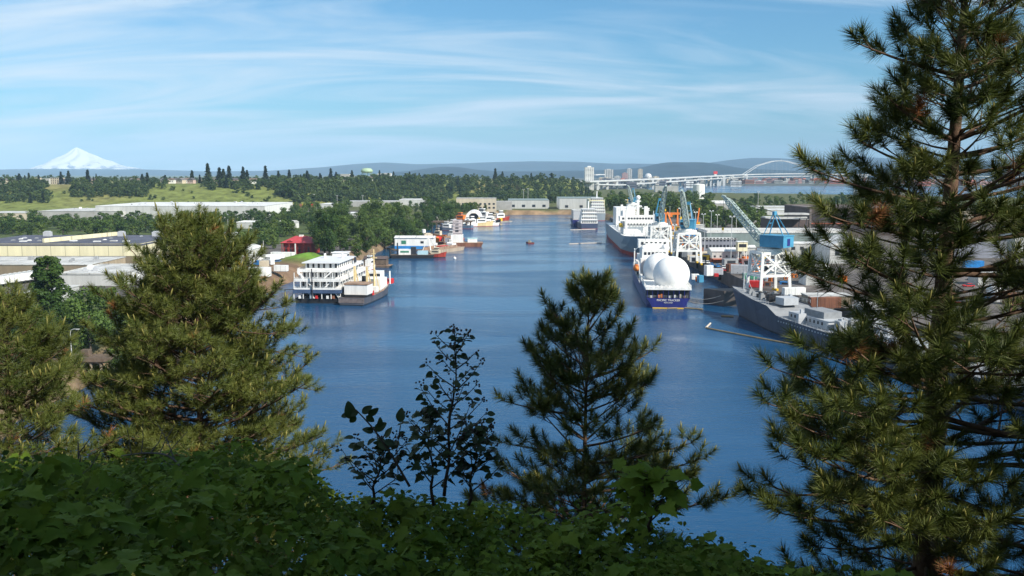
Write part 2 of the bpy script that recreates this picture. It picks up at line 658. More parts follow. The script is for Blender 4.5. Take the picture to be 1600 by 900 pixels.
# water
m = bpy.data.materials.new('harbour_water')
m.use_nodes = True
t = m.node_tree
b = t.nodes['Principled BSDF']
b.inputs['Base Color'].default_value = (0.008, 0.060, 0.145, 1)
b.inputs['Roughness'].default_value = 0.10
b.inputs['IOR'].default_value = 1.333
b.inputs['Specular IOR Level'].default_value = 0.32
co = nd(t, 'ShaderNodeTexCoord')
mp = nd(t, 'ShaderNodeMapping')
mp.inputs['Rotation'].default_value = (0, 0, R(20))
mp.inputs['Scale'].default_value = (0.55, 1.3, 1)
t.links.new(co.outputs['Object'], mp.inputs[0])
n1 = nd(t, 'ShaderNodeTexNoise')
n1.inputs['Scale'].default_value = 0.55
n1.inputs['Detail'].default_value = 6
n1.inputs['Roughness'].default_value = 0.62
t.links.new(mp.outputs[0], n1.inputs['Vector'])
n2 = nd(t, 'ShaderNodeTexNoise')
n2.inputs['Scale'].default_value = 0.022
n2.inputs['Detail'].default_value = 5
n2.inputs['Distortion'].default_value = 0.8
t.links.new(mp.outputs[0], n2.inputs['Vector'])
r2 = ramp(t, [(0.38, g4(0.22)), (0.60, g4(1.0))])
t.links.new(n2.outputs['Fac'], r2.inputs[0])
rr_ = nd(t, 'ShaderNodeMapRange')
rr_.inputs['From Min'].default_value = 0.35
rr_.inputs['From Max'].default_value = 0.65
rr_.inputs['To Min'].default_value = 0.05
rr_.inputs['To Max'].default_value = 0.22
t.links.new(n2.outputs['Fac'], rr_.inputs['Value'])
t.links.new(rr_.outputs[0], b.inputs['Roughness'])
mm = nd(t, 'ShaderNodeMath', operation='MULTIPLY')
t.links.new(n1.outputs['Fac'], mm.inputs[0])
t.links.new(r2.outputs[0], mm.inputs[1])
bp = nd(t, 'ShaderNodeBump')
bp.inputs['Strength'].default_value = 0.55
bp.inputs['Distance'].default_value = 0.6
t.links.new(mm.outputs[0], bp.inputs['Height'])
t.links.new(bp.outputs[0], b.inputs['Normal'])
WATERM = m
mb = MB()
mb.add([(-400, 30, 0), (3200, 30, 0), (3200, 4200, 0), (-400, 4200, 0)], [(0, 1, 2, 3)])
tag(mb.build('water', WATERM), kind='structure')

# ---------------------------------------------------------------- far hills and the snow mountain
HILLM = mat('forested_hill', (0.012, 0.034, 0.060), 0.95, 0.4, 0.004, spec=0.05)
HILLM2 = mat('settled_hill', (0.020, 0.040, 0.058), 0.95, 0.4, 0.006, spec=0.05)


def hills(ycrest, prof, deep, m, rough=0.12, nx=220):
    """a range: its crest line given as picture points at forward distance ycrest"""
    us = np.array([p[0] for p in prof], float)
    vs = np.array([p[1] for p in prof], float)
    uu = np.linspace(us[0], us[-1], nx)
    vv = np.interp(uu, us, vs)
    k = np.hanning(7)
    k /= k.sum()
    vv = np.convolve(np.pad(vv, 3, mode='edge'), k, mode='valid')
    xx = (uu - 800) / F * ycrest
    zc = 50 + (270 - vv) / F * ycrest
    rows = []
    fr = [-1, -0.8, -0.6, -0.42, -0.26, -0.12, 0, 0.15, 0.4, 0.7, 1]
    for f in fr:
        s = (1 - abs(f)) ** 0.9
        yy = ycrest + f * deep + 0.06 * deep * wob(xx, xx * 0 + f * 900, deep * 0.12)
        z = 2 + (zc - 2) * s + (rough * (zc - 2) * s * wob(xx, yy, deep * 0.07) * (0.15 if f == 0 else 0.7))
        rows.append(np.stack([xx * (yy / ycrest) ** 0.3, yy, z], 1))
    V = np.concatenate(rows)
    ii = np.arange(nx * len(fr)).reshape(len(fr), nx)
    Fq = np.stack([ii[:-1, :-1].ravel(), ii[:-1, 1:].ravel(), ii[1:, 1:].ravel(), ii[1:, :-1].ravel()], 1)
    return tag(link('hills', np_mesh('hills', V, Fq, [m], smooth=True)), kind='structure')


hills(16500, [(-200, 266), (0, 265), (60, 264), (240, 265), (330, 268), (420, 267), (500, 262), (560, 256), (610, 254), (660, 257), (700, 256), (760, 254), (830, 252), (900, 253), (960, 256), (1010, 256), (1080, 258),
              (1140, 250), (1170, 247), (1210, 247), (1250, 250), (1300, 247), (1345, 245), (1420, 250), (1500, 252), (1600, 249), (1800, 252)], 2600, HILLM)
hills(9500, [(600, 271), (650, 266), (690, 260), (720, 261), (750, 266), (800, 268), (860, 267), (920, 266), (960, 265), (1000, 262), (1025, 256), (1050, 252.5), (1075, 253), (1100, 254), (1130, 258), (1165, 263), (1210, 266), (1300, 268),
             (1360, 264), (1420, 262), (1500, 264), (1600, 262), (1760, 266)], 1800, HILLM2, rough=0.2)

# snow mountain
m = bpy.data.materials.new('snow_and_rock')
m.use_nodes = True
t = m.node_tree
b = t.nodes['Principled BSDF']
b.inputs['Roughness'].default_value = 0.8
co = nd(t, 'ShaderNodeTexCoord')
n1 = nd(t, 'ShaderNodeTexNoise')
n1.inputs['Scale'].default_value = 0.005
n1.inputs['Detail'].default_value = 8
n1.inputs['Roughness'].default_value = 0.65
t.links.new(co.outputs['Object'], n1.inputs['Vector'])
sp = nd(t, 'ShaderNodeSeparateXYZ')
t.links.new(co.outputs['Object'], sp.inputs[0])
ma = nd(t, 'ShaderNodeMath', operation='MULTIPLY_ADD')
ma.inputs[1].default_value = 0.00088
ma.inputs[2].default_value = -0.14
t.links.new(sp.outputs[2], ma.inputs[0])
ad = nd(t, 'ShaderNodeMath', operation='ADD')
t.links.new(n1.outputs['Fac'], ad.inputs[0])
t.links.new(ma.outputs[0], ad.inputs[1])
rp = ramp(t, [(0.42, (0.09, 0.12, 0.16, 1)), (0.53, (0.66, 0.65, 0.67, 1))])
t.links.new(ad.outputs[0], rp.inputs[0])
t.links.new(rp.outputs[0], b.inputs['Base Color'])
YM = 21000.0
mx = (127 - 800) / F * YM
nr, na = 60, 160
rr = np.linspace(0, 1, nr)[:, None]
aa = np.linspace(0, 2 * np.pi, na, endpoint=False)[None, :]
rad = 1820 + 350 * np.cos(aa - 0.0)
prof = np.interp(rr, [0, 0.06, 0.14, 0.3, 0.5, 0.75, 1], [1.0, 0.90, 0.74, 0.50, 0.27, 0.10, -0.05]) * np.ones_like(aa)
xx = rr * rad * np.cos(aa)
yy = rr * rad * np.sin(aa)
zz_ = 50 + 0.7 * (900 * prof - 60 + 60 * np.sin(aa * 9 + 3 * rr * 6) * rr * (1 - rr) * 3 + 26 * wob(xx, yy, 120) * np.minimum(1, rr * 4) * (1 - rr))
zz_ += 42 * np.exp(-(((xx + 490) / 230) ** 2 + (yy / 900) ** 2)) * 0.8
V = np.stack([(mx + xx).ravel(), (YM + yy).ravel(), zz_.ravel()], 1)
ii = np.arange(nr * na).reshape(nr, na)
jj = np.roll(ii, -1, 1)
Fq = np.stack([ii[:-1].ravel(), ii[1:].ravel(), jj[1:].ravel(), jj[:-1].ravel()], 1)
tag(link('snow_mountain', np_mesh('snow_mountain', V, Fq, [m], smooth=True)), kind='structure')

# the air: pale even haze round the whole scene
m = bpy.data.materials.new('air_haze')
m.use_nodes = True
t = m.node_tree
for n in list(t.nodes):
    t.nodes.remove(n)
pv = nd(t, 'ShaderNodeVolumePrincipled')
pv.inputs['Color'].default_value = (0.50, 0.75, 1.0, 1)
pv.inputs['Density'].default_value = 5.0e-5
pv.inputs['Anisotropy'].default_value = -0.25
mo = nd(t, 'ShaderNodeOutputMaterial')
t.links.new(pv.outputs[0], mo.inputs['Volume'])
tag(MB().box(-26500, -400, -6, 26500, 38400, 1020).build('haze', m), kind='stuff')

# ---------------------------------------------------------------- buildings
def bld(name, label, cat, u0, u1, vb, vt, depth, wall, roof, kind='flat', group=None, zb=5.5, win=None, doors=None, rise=2.5, rz=0.0, parapet=0.0, wmat=None, vents=0, band=None, along='x', D=None):
    """a building from the picture columns of its front, its foot and eaves rows and its depth; win = list of (count, sill height, width, height)"""
    if D is None:
        p = G((u0 + u1) / 2, vb, zb)
        D = p.y
    x0, x1 = xat(u0, D, vb), xat(u1, D, vb)
    h = zat(vt, D) - zb
    w = x1 - x0
    root = thing(name, label, cat, ((x0 + x1) / 2, D, zb), rz, group)
    mb = MB().box(-w / 2, 0, -1, w / 2, depth, h)
    mb.build('wall', wall, root)
    if kind == 'flat':
        mb = MB().box(-w / 2 - 0.25, -0.25, h, w / 2 + 0.25, depth + 0.25, h + 0.3)
        if parapet:
            q, t_ = parapet, 0.35
            for a in ((-w / 2 - .3, -.3, w / 2 + .3, -.3 + t_), (-w / 2 - .3, depth + .3 - t_, w / 2 + .3, depth + .3), (-w / 2 - .3, -.3 + t_, -w / 2 - .3 + t_, depth + .3 - t_), (w / 2 + .3 - t_, -.3 + t_, w / 2 + .3, depth + .3 - t_)):
                mb.box(a[0], a[1], h + .3, a[2], a[3], h + .3 + q, 0)
    else:
        mb = MB().gable(-w / 2, w / 2, 0, depth, h + 0.02, rise, along=along, hip=(min(w, depth) * 0.4 if kind == 'hip' else 0))
    mb.build('roof', roof, root)
    if band:
        bm, z0, z1 = band
        MB().box(-w / 2 - 0.08, -0.08, z0, w / 2 + 0.08, depth + 0.08, z1).build('wall_band', bm, root)
    for (n, z, ww, wh) in win or []:
        me = None
        for k in range(n):
            cx = -w / 2 + w * (k + 0.5) / n
            if me is None:
                o = MB().box(-ww / 2, -0.12, 0, ww / 2, 0.05, wh).build('window', wmat or GLASS, root)
                me = o.data
            else:
                o = link('window', me, root)
            o.location = (cx, 0, z)
    for (fx, ww, wh, dm) in doors or []:
        MB().box(-ww / 2 + fx * w, -0.1, -0.2, ww / 2 + fx * w, 0.05, wh).build('door', dm, root)
    for k in range(vents):
        vx, vy = random.uniform(-w * .42, w * .42), random.uniform(depth * .15, depth * .85)
        s_ = random.uniform(0.8, 1.9)
        MB().cbox(vx, vy, h + 0.3, s_, s_ * random.uniform(0.8, 1.6), s_ * 0.8).cbox(vx, vy, h + 0.3 + s_ * .8, s_ * .7, s_ * .7, .25).build('roof_vent', random.choice([SILVER, WHITE, STEELGR]), root)
    return root, D, w, h


# --- left bank, near
r_, D_, w_, h_ = bld('warehouse', 'long cream and tan warehouse with dark roof behind the left pine', 'warehouse', -60, 221, 414, 384, 58, TAN, ROOFDK, vents=16, parapet=0.5)
MB().box(-w_ / 2 - .15, -.15, h_ - 5.0, w_ / 2 + .15, 58.15, h_ + .9).box(-w_ / 2 + 1, 1, h_ - 4, w_ / 2 - 1, 57, h_ + 1.2).build('wall_panel', CREAM, r_)
MB().box(-w_ / 2 + .6, .6, h_ + .9, w_ / 2 - .6, 57.4, h_ + 1.25).build('roof_deck', ROOFDK, r_)
MB().beam((-w_ * .06, 4, h_ + 2.0), (w_ * .10, 54, h_ + 2.0), 1.2, h=2.4).build('roof_parapet', CREAM, r_)
for k in range(3):
    MB().box(w_ * (.12 + .12 * k), -.22, 0, w_ * (.12 + .12 * k) + .2, -.02, h_ - 5).build('downpipe', BROWN3, r_)
for fx, sz in ((-.30, 3.4), (.155, 3.2), (.37, 3.6), (.42, 2.0)):
    MB().cbox(fx * w_, 49, h_ + 1.2, sz, sz, 2.4).cbox(fx * w_, 49, h_ + 3.6, sz * .7, sz * .7, .4).build('air_handler', SILVER, r_)
for k in range(7):
    MB().cbox(random.uniform(-.3, .47) * w_, random.uniform(8, 40), h_ + 1.25, 3.2, 1.8, .5).build('skylight', ROOFWH, r_)
bld('warehouse', 'low tan warehouse with long pale grey roof below the cream warehouse', 'warehouse', -70, 141, 432, 414, 36, TAN, ROOFLT, vents=7)
bld('warehouse', 'low white building with flat grey roof behind the narrow columnar conifer', 'building', 92, 189, 447, 429, 37, WHITE, ROOFLT, vents=5, parapet=.3)
bld('shed', 'pale flat roofed shed left of the columnar conifer trunk', 'shed', 18, 66, 482, 462, 26, WHITE, ROOFLT)
bld('shed', 'white flat roofed shed beside the tan warehouse wall, right of the white building', 'shed', 223, 250, 415, 404, 14, WHITE, ROOFWH)

trailer_l = 'white semitrailer parked in the row at the left edge'


def trailer(x, y, z, rz, label, group, m=WHITE):
    root = thing('semitrailer', label, 'trailer', (x, y, z), rz, group)
    MB().box(-1.3, -6.5, 1.2, 1.3, 6.5, 4.1).build('body', m, root)
    MB().box(-1.1, -5.5, .7, 1.1, 5.5, 1.2).box(-1.2, -6.52, 1.0, 1.2, -6.42, 1.2).build('chassis', STEELDK, root)
    for yy in (-4.8, -3.5):
        for sx in (-1.15, 1.15):
            MB().tube([(sx - .12, yy, .5), (sx + .12, yy, .5)], .5, 10).build('wheel', BLACKR, root)
    return root


tr0 = None
for k in range(8):
    p = G(4 + 7.6 * k, 447 - 1.2 * k)
    if tr0 is None:
        tr0 = trailer(p.x, p.y, 5.6, R(8), trailer_l, 'white semitrailers in a row')
    else:
        dup(tr0, (p.x, p.y, 5.6), R(8))

# --- left bank, middle
bld('warehouse', 'white metal shed with tall doors among parked vans', 'shed', 349, 391, 412, 391, 24, WHITE, ROOFWH, kind='gable', rise=1.6, along='y', doors=[(-.25, 3.4, 4.5, CONCW), (.05, 3.4, 4.5, CONCW), (.33, 2.4, 3.4, PINKC)])
bld('building', 'small white flat building above the white metal shed', 'building', 338, 362, 387, 366, 16, SILVER, ROOFWH, band=(WHITE, .2, 2.5))
bld('building', 'white low office among trees behind the lot', 'building', 370, 398, 357, 348, 22, WHITE, ROOFWH, parapet=.4)
bld('building', 'small pale cottage left of the red roofed house', 'building', 434, 459, 358, 349, 18, WHITE, ROOFLT, kind='gable', rise=2)
bld('building', 'white block half hidden by the left pine top', 'building', 242, 264, 353, 346, 20, WHITE, ROOFWH)
bld('building', 'white low roof peeping out of the tall bank trees', 'building', 544, 562, 341, 333, 20, WHITE, ROOFWH)
bld('warehouse', 'huge white distribution warehouse below the grassy slope', 'warehouse', 150, 414, 341, 322, 110, WHITE, ROOFWH, vents=14, D=860)
r_, D_, w_, h_ = bld('warehouse', 'pale wing with long sloping roof left of the huge white warehouse', 'warehouse', 60, 190, 344, 330, 70, CONCW, ROOFLT, vents=8, D=850)
bld('warehouse', 'cream low warehouse at the left edge before the ridge', 'warehouse', -30, 45, 344, 333, 40, BUFF, ROOFLT)
bld('building', 'small white building between the cream and pale warehouses', 'building', 47, 66, 343, 336, 20, WHITE, ROOFWH)
bld('warehouse', 'white roofed warehouse in front of the wooded ridge', 'warehouse', 500, 530, 326, 319, 40, WHITE, ROOFWH)
bld('warehouse', 'long pale blue roofed shed before the wooded ridge', 'warehouse', 536, 620, 323, 315, 40, CONCW, ROOFLT)
bld('warehouse', 'white flat building behind the tall bank trees', 'warehouse', 624, 664, 322, 312, 40, WHITE, ROOFWH)
bld('apartment_building', 'tan apartment row with pale roof above the docks', 'building', 713, 775, 330, 310, 22, BUFF, ROOFLT, win=[(9, 3, 2.5, 2), (9, 7.5, 2.5, 2)])
bld('building', 'grey flat roofed building beside the tan apartment row', 'building', 775, 800, 328, 315, 20, CONCW, ROOFLT)
bld('warehouse', 'long white warehouse at the head of the lagoon', 'warehouse', 794, 858, 326, 313, 70, WHITE, ROOFGN, win=[(4, 2, 4, 3)])
bld('warehouse', 'white warehouse with green grey roof right of the lagoon head', 'warehouse', 874, 942, 327, 310, 70, WHITE, ROOFGN, win=[(3, 2, 4, 3)])

# the red house
p = G(465, 397)
root = thing('boathouse', 'red timber house with broad red hipped roof above the bank', 'house', (p.x, p.y, 5.5), R(-8))
MB().box(-8, 0, -1, 8, 13, 6.2).build('wall', REDW, root)
MB().gable(-8, 8, 0, 13, 6.2, 3.4, along='x', over=1.5, hip=6).build('roof', REDROOF, root)
MB().cbox(0, 6.5, 9.2, 2.2, 1.6, 1.0).build('chimney', WHITE, root)
MB().gable(-5.5, -2.5, -.8, 4, 7.0, 1.0, along='y', over=.2).build('dormer', REDROOF, root)
for k in range(6):
    MB().box(-7.2 + k * 2.6, -.1, 1.2, -6.0 + k * 2.6, .05, 4.2).build('window', GLASS, root)
MB().box(-1.0, -1.4, .0, -.4, -.9, 5.9).build('post', WHITE, root)
for k in range(5):
    MB().box(-8.6 + k * 4.2, -1.3, -.5, -8.3 + k * 4.2, -1.0, 6.2).build('post', REDW, root)
MB().box(-8.8, -1.4, 2.9, 8.8, -1.2, 3.1).box(-8.8, -1.3, 3.8, 8.8, -1.25, 3.9).build('balcony_rail', REDW, root)


# vehicles and yard clutter
def car(kind, m, loc, rz, label, group, cat='car'):
    root = thing(kind, label, cat, loc, rz, group)
    mb = MB()
    if kind == 'parked_van':
        mb.prism([(-1, -2.7), (1, -2.7), (1, 2.5), (.8, 2.8), (-.8, 2.8), (-1, 2.5)], .4, 1.1).box(-.95, -2.65, 1.1, .95, 1.9, 2.5)
        gl = MB().add([(-.9, 1.905, 1.5), (.9, 1.905, 1.5), (.85, 1.905, 2.3), (-.85, 1.905, 2.3)], [(3, 2, 1, 0)])
        gl.box(-.97, .6, 1.5, .97, 1.6, 2.2)
    else:
        mb.prism([(-.88, -2.1), (.88, -2.1), (.9, 1.8), (.7, 2.2), (-.7, 2.2), (-.9, 1.8)], .35, .85)
        mb.box(-.72, -1.3, 1.38, .72, .45, 1.44)
        gl = MB().add([(-.85, -1.9, .85), (.85, -1.9, .85), (.85, 1.1, .85), (-.85, 1.1, .85), (-.7, -1.2, 1.38), (.7, -1.2, 1.38), (.7, .4, 1.38), (-.7, .4, 1.38)],
                      [(0, 1, 5, 4), (1, 2, 6, 5), (2, 3, 7, 6), (3, 0, 4, 7)])
    mb.build('body', m, root)
    gl.build('windscreen', GLASS, root)
    for sx in (-.85, .85):
        for yy in (-1.4, 1.4):
            MB().tube([(sx - .1, yy, .33), (sx + .1, yy, .33)], .33, 10).build('wheel', BLACKR, root)
    return root


def yardbox(name, label, cat, u, v, w, d, h, m, rz=0.0, group=None, z=5.6):
    p = G(u, v, z)
    root = thing(name, label, cat, (p.x, p.y, z), rz, group)
    MB().box(-w / 2, -d / 2, .15, w / 2, d / 2, h).build('body', m, root)
    mb = MB()
    for k in range(int(w / .6)):
        mb.box(-w / 2 + .15 + k * .6, -d / 2 - .06, .3, -w / 2 + .4 + k * .6, -d / 2 + .02, h - .2)
    mb.build('ribbing', m, root)
    MB().box(-w / 2, -d / 2, 0, w / 2, d / 2, .15).build('base_frame', STEELDK, root)
    return root


yardbox('office_trailer', 'long white site trailer nearest the brown bank', 'trailer', 385, 434, 15, 4, 4.4, WHITE, R(4))
yardbox('office_trailer', 'white site trailer with dark gap right of the long one', 'trailer', 408, 432, 8, 3.5, 4, WHITE, R(-4))
yardbox('storage_container', 'small white container at foot of the site trailers', 'container', 376, 440, 5, 3, 2.8, WHITE)
yardbox('storage_container', 'white box container alone on top of the bank', 'container', 439.5, 424, 6, 2.6, 2.8, WHITE, R(-6))
yardbox('office_trailer', 'long white trailer below the red house', 'trailer', 442, 404, 12, 3.2, 3.4, WHITE, R(-10))
yardbox('office_trailer', 'white trailer parked across below the red house', 'trailer', 428, 407, 10, 3.2, 3.2, WHITE, R(35))
yardbox('storage_container', 'orange buff crate beside the blue van', 'container', 413, 417, 4, 3, 3, BUFF)
yardbox('flatbed', 'red flatbed lying along the bank top', 'flatbed', 399, 436, 9, 1.6, 1.0, RUST, R(25))
for u, v, k, m, l, rz in ((405, 415, 'parked_van', BLUEP, 'blue van in the lot below the red house', 1.2), (371, 414, 'parked_van', YELLOW, 'yellow van in front of the white metal shed', .4),
                          (394, 407, 'parked_car', STEELDK, 'dark car nearest the white metal shed', 1.5), (399, 407, 'parked_car', SILVER, 'silver car beside the dark car in the lot', 1.5),
                          (411, 404, 'parked_car', REDP, 'red car at the back of the lot', 1.4), (420, 409, 'parked_van', WHITE, 'white van between the trailers of the lot', .9),
                          (424, 414, 'parked_van', WHITE, 'white van parked on the bank edge', .5), (433, 410, 'parked_car', BLUEP, 'blue car below the red house', 1.2),
                          (441, 408, 'parked_car', STEELDK, 'dark car in front of the long white trailer', 1.5), (380, 419, 'parked_car', ORANGE, 'orange car right of the yellow van', 1.0)):
    p = G(u, v)
    car(k, m, (p.x, p.y, 5.55), rz, l, None, 'van' if 'van' in k else 'car')
for k, (u, v) in enumerate(((403, 350), (407, 352), (398, 372), (402, 373), (448, 352), (455, 353), (452, 356))):
    p = G(u, v)
    car('parked_car', [WHITE, REDP, SILVER][k % 3], (p.x, p.y, 5.55), .7 * k, 'car parked among the trees left of the red roofed house', 'cars among the trees')

# coloured rail cars before the ridge
RC = [REDP, YELLOW, PINKC, YELLOW, REDP, BUFF, YELLOW, RUST, YELLOW, PINKC, REDP]
for k in range(11):
    p = G(424 + k * 6.4, 324.5)
    root = thing('freight_wagon', '%s freight wagon in the coloured row below the wooded slope' % {'red_paint': 'red', 'yellow_paint': 'yellow', 'dusty_pink_wall': 'pink', 'buff_wall': 'buff', 'rusty_steel': 'rusty brown'}[RC[k].name], 'wagon',
                 (p.x, p.y, 5.5), 0, '%s freight wagons' % RC[k].name.split('_')[0])
    MB().box(-2.3, -1.4, 1.1, 2.3, 1.4, 4.8).build('body', RC[k], root)
    MB().box(-2.2, -1.1, .5, 2.2, 1.1, 1.1).build('chassis', STEELDK, root)


# poles and lamps
def pole(name, label, cat, u, v, vt, z=5.5, r=.16, m=LAMPGR, arm=None, group=None):
    p = G(u, v, z)
    h = zat(vt, p.y) - z
    root = thing(name, label, cat, (p.x, p.y, z), 0, group)
    MB().tube([(0, 0, 0), (0, 0, h)], [r, r * .6], 8).build('pole', m, root)
    if arm == 'lamp':
        MB().tube([(0, 0, h), (.2, 0, h + .8), (.9, 0, h + 1.1), (1.7, 0, h + 1.1)], .07, 6).build('arm', m, root)
        MB().cbox(1.9, 0, h + .98, .8, .32, .18).build('lamp_head', m, root)
    elif arm == 'cross':
        MB().box(-1.2, -.08, h - .9, 1.2, .08, h - .7).build('crossarm', TIMBER, root)
    elif arm == 'flood':
        MB().box(-1.4, -.1, h - .2, 1.4, .1, h).box(-1.3, -.3, h, -.5, .2, h + .6).box(.5, -.3, h, 1.3, .2, h + .6).build('floodlight', m, root)
    return root


pole('street_lamp', 'slender street lamp standing on the timber pier among the near trees', 'lamp', 112, 556, 521, r=.14, arm='lamp')
pole('utility_pole', 'pale pole standing left of the red roofed house', 'pole', 412, 394, 376, m=CONCW, r=.3)
pole('utility_pole', 'timber pole behind the white metal shed', 'pole', 357, 374, 342, m=CONCW, r=.2, arm='cross')
for k, (u, vt) in enumerate(((467, 304), (479, 309), (491, 304), (527, 306), (567, 306), (630, 308), (818, 296), (825, 295))):
    pole('light_mast', 'thin pale mast rising before the wooded ridge', 'mast', u, 322, vt, r=.35, m=CONCW, arm='flood', group='masts before the ridge')
for u, v, vt, l in ((1110, 388, 330, 'thin steel mast just left of the grey office block'), (1141.5, 415, 339, 'tall thin mast standing before the brick and white shed'), (1098, 380, 335, 'short mast at the left end of the grey office block'),
                    (1129, 352, 345, 'small lamp mast before the yard trees')):
    pole('light_mast', l, 'mast', u, v, vt, r=.2, m=LAMPGR, arm='flood')
pole('light_mast', 'pale mast rising from trees near the river', 'mast', 1184, 332, 300, r=.4, m=CONCW, arm='flood')

# water tank on the ridge, tank right of the ships
y_ = 1900.0
x_ = xat(576, y_)
root = thing('water_tower', 'pale green domed water tank on legs above the ridge rooftops', 'water tower', (x_, y_, 31))
mb = MB().lathe([(.1, zat(262.5, y_) - 31), (9, zat(263.3, y_) - 31), (12.5, zat(266, y_) - 31), (12.5, zat(268.5, y_) - 31), (9, zat(270, y_) - 31), (.1, zat(270.5, y_) - 31)][::-1], 24)
mb.build('tank', TANKGN, root, smooth=True)
for k in range(8):
    a = k * math.pi / 4
    MB().tube([(10.5 * math.cos(a), 10.5 * math.sin(a), 0), (10.5 * math.cos(a), 10.5 * math.sin(a), zat(269, y_) - 31)], .5, 6).build('leg', TANKGN, root)
y_ = 1560.0
root = thing('storage_tank', 'big round white storage tank below the bridge viaduct', 'tank', (xat(1089, y_), y_, 5.5))
MB().lathe([(10.3, 0), (10.3, zat(288.5, y_) - 5.5), (9.5, zat(288, y_) - 5.5), (.1, zat(286.8, y_) - 5.5)], 32).build('tank', WHITE, root, smooth=False)
mb = MB()
for k in range(15):
    a = R(200 + k * 8)
    mb.cbox(10.5 * math.cos(a), 10.5 * math.sin(a), k * 1.15, 1.0, 1.0, .2)
mb.build('stair', STEELDK, root)

# ridge houses and flats
HROOF = [mat('grey_shingle', (.16, .15, .15), .8), mat('brown_shingle', (.15, .11, .09), .8), mat('dark_shingle', (.09, .085, .09), .8)]
HWALL = [mat('house_white', (.70, .68, .62), .7), mat('house_buff', (.55, .48, .36), .7), mat('house_pink', (.52, .38, .32), .7)]


def house_mesh(wm, rm, k):
    mb = MB().box(-5, -4, -3, 5, 4, 5.2, 0)
    mb.gable(-5, 5, -4, 4, 5.2, 2.8, 1, along='x' if k % 2 else 'y')
    for x in (-3, 0, 3):
        mb.box(x - .7, -4.06, 2.6, x + .7, -3.98, 4.1, 2)
    o = mb.build('house', [wm, rm, GLASS])
    return o


hp = [(100, 287), (148, 284), (206, 286), (214, 287), (228, 287), (258, 286), (268, 286), (276, 285), (284, 287), (292, 285), (300, 286), (338, 286), (356, 287), (366, 285), (387, 286), (396, 286), (344, 283), (316, 285), (466, 284), (736, 281), (552, 294), (584, 297), (20, 290), (6, 292)]
hm = {}
for k, (u, v) in enumerate(hp):
    y0 = 1345 + 18 * ((k * 7) % 5) if u < 420 else 1560 + (u - 450) * 1.05
    x0 = xat(u, y0, v)
    z0 = zat(v + 1.0, y0)
    zg = float(height(np.array([x0]), np.array([y0]))[0])
    wi, ri = (k * 5) % 3, (k * 7 + 1) % 3
    key = (wi, ri, k % 2)
    if key not in hm:
        o = house_mesh(HWALL[wi], HROOF[ri], k)
        hm[key] = o
    else:
        o = hm[key].copy()
        COL.objects.link(o)
    o.location = (x0, y0, max(zg, z0 - 1.5) if zg > z0 - 5 else zg)
    o.rotation_euler = (0, 0, R(random.uniform(-25, 25)))
    o.scale = (1.05,) * 3
    tag(o, 'small %s walled house with %s roof on the ridge top' % (('white', 'buff', 'pinkish')[wi], ('grey', 'brown', 'dark')[ri]), 'house', '%s houses with %s roofs on the ridge' % (('white', 'buff', 'pinkish')[wi], ('grey', 'brown', 'dark')[ri]))


def flats(label, u0, u1, vb, vt, y, wall, roof, rows, cols, depth=14):
    z = zat(vb, y)
    return bld('apartment_building', label, 'building', u0, u1, vb, vt, depth, wall, roof, zb=z, D=y, win=[(cols, 1.2 + 3.1 * k, 1.6, 1.6) for k in range(rows)])


flats('cream apartment block on the ridge, left of the snow mountain foot', 49, 58, 287, 278, 1345, BUFF, ROOFLT, 2, 3)
flats('cream apartment block with white end on the ridge below the mountain', 79, 95, 288, 278, 1350, BUFF, ROOFLT, 3, 5)
flats('pale flats between ridge trees left of the cream block', 66, 77, 288, 279, 1370, CONCW, ROOFLT, 2, 3)
flats('low tan house block at the left edge of the ridge', 0, 12, 291, 286, 1340, BUFF, HROOF[1], 1, 3)
flats('white clinic block left of the green tank', 532, 546, 281, 272, 1880, CONCW, ROOFLT, 2, 5)
flats('long white block below the green tank', 549, 566, 282, 275, 1860, CONCW, ROOFLT, 2, 6)
flats('white block right below the green tank', 568, 586, 281, 275, 1850, WHITE, ROOFWH, 2, 6)
flats('white stepped block right of the green tank', 590, 611, 282, 271, 1850, WHITE, ROOFWH, 3, 6)
flats('tall white slab on the ridge right of the stepped block', 600, 609, 276, 270.5, 1900, WHITE, ROOFWH, 2, 3)
flats('small white block at the right end of the ridge blocks', 614, 624, 281, 276, 1840, WHITE, ROOFWH, 1, 3)

# --- city towers and bridge
def tower(label, u0, u1, vt, y, wall, rows, cols, roofm=ROOFLT, depth=None, vb=None):
    zb = 6.0 if vb is None else zat(vb, y)
    r_, D_, w_, h_ = bld('tower_block', label, 'tower', u0, u1, 285, vt, depth or 22, wall, roofm, zb=zb, D=y)
    fl = MB()
    for k in range(rows):
        z = h_ * (k + .6) / (rows + .3)
        MB().box(-w_ / 2 - .02, -.35, z, w_ / 2 + .02, .1, z + h_ / rows * .38).build('window', GLASS if wall is not WHITE else STEELGR, r_)
    for k in range(cols):
        x = -w_ / 2 + w_ * (k + .5) / cols
        MB().box(x - w_ / cols * .16, -.5, 0, x + w_ / cols * .16, -.3, h_).build('pier', wall, r_)
    MB().cbox(0, 10, h_ + .3, w_ * .4, 6, 3).build('plant_room', wall, r_)
    return r_


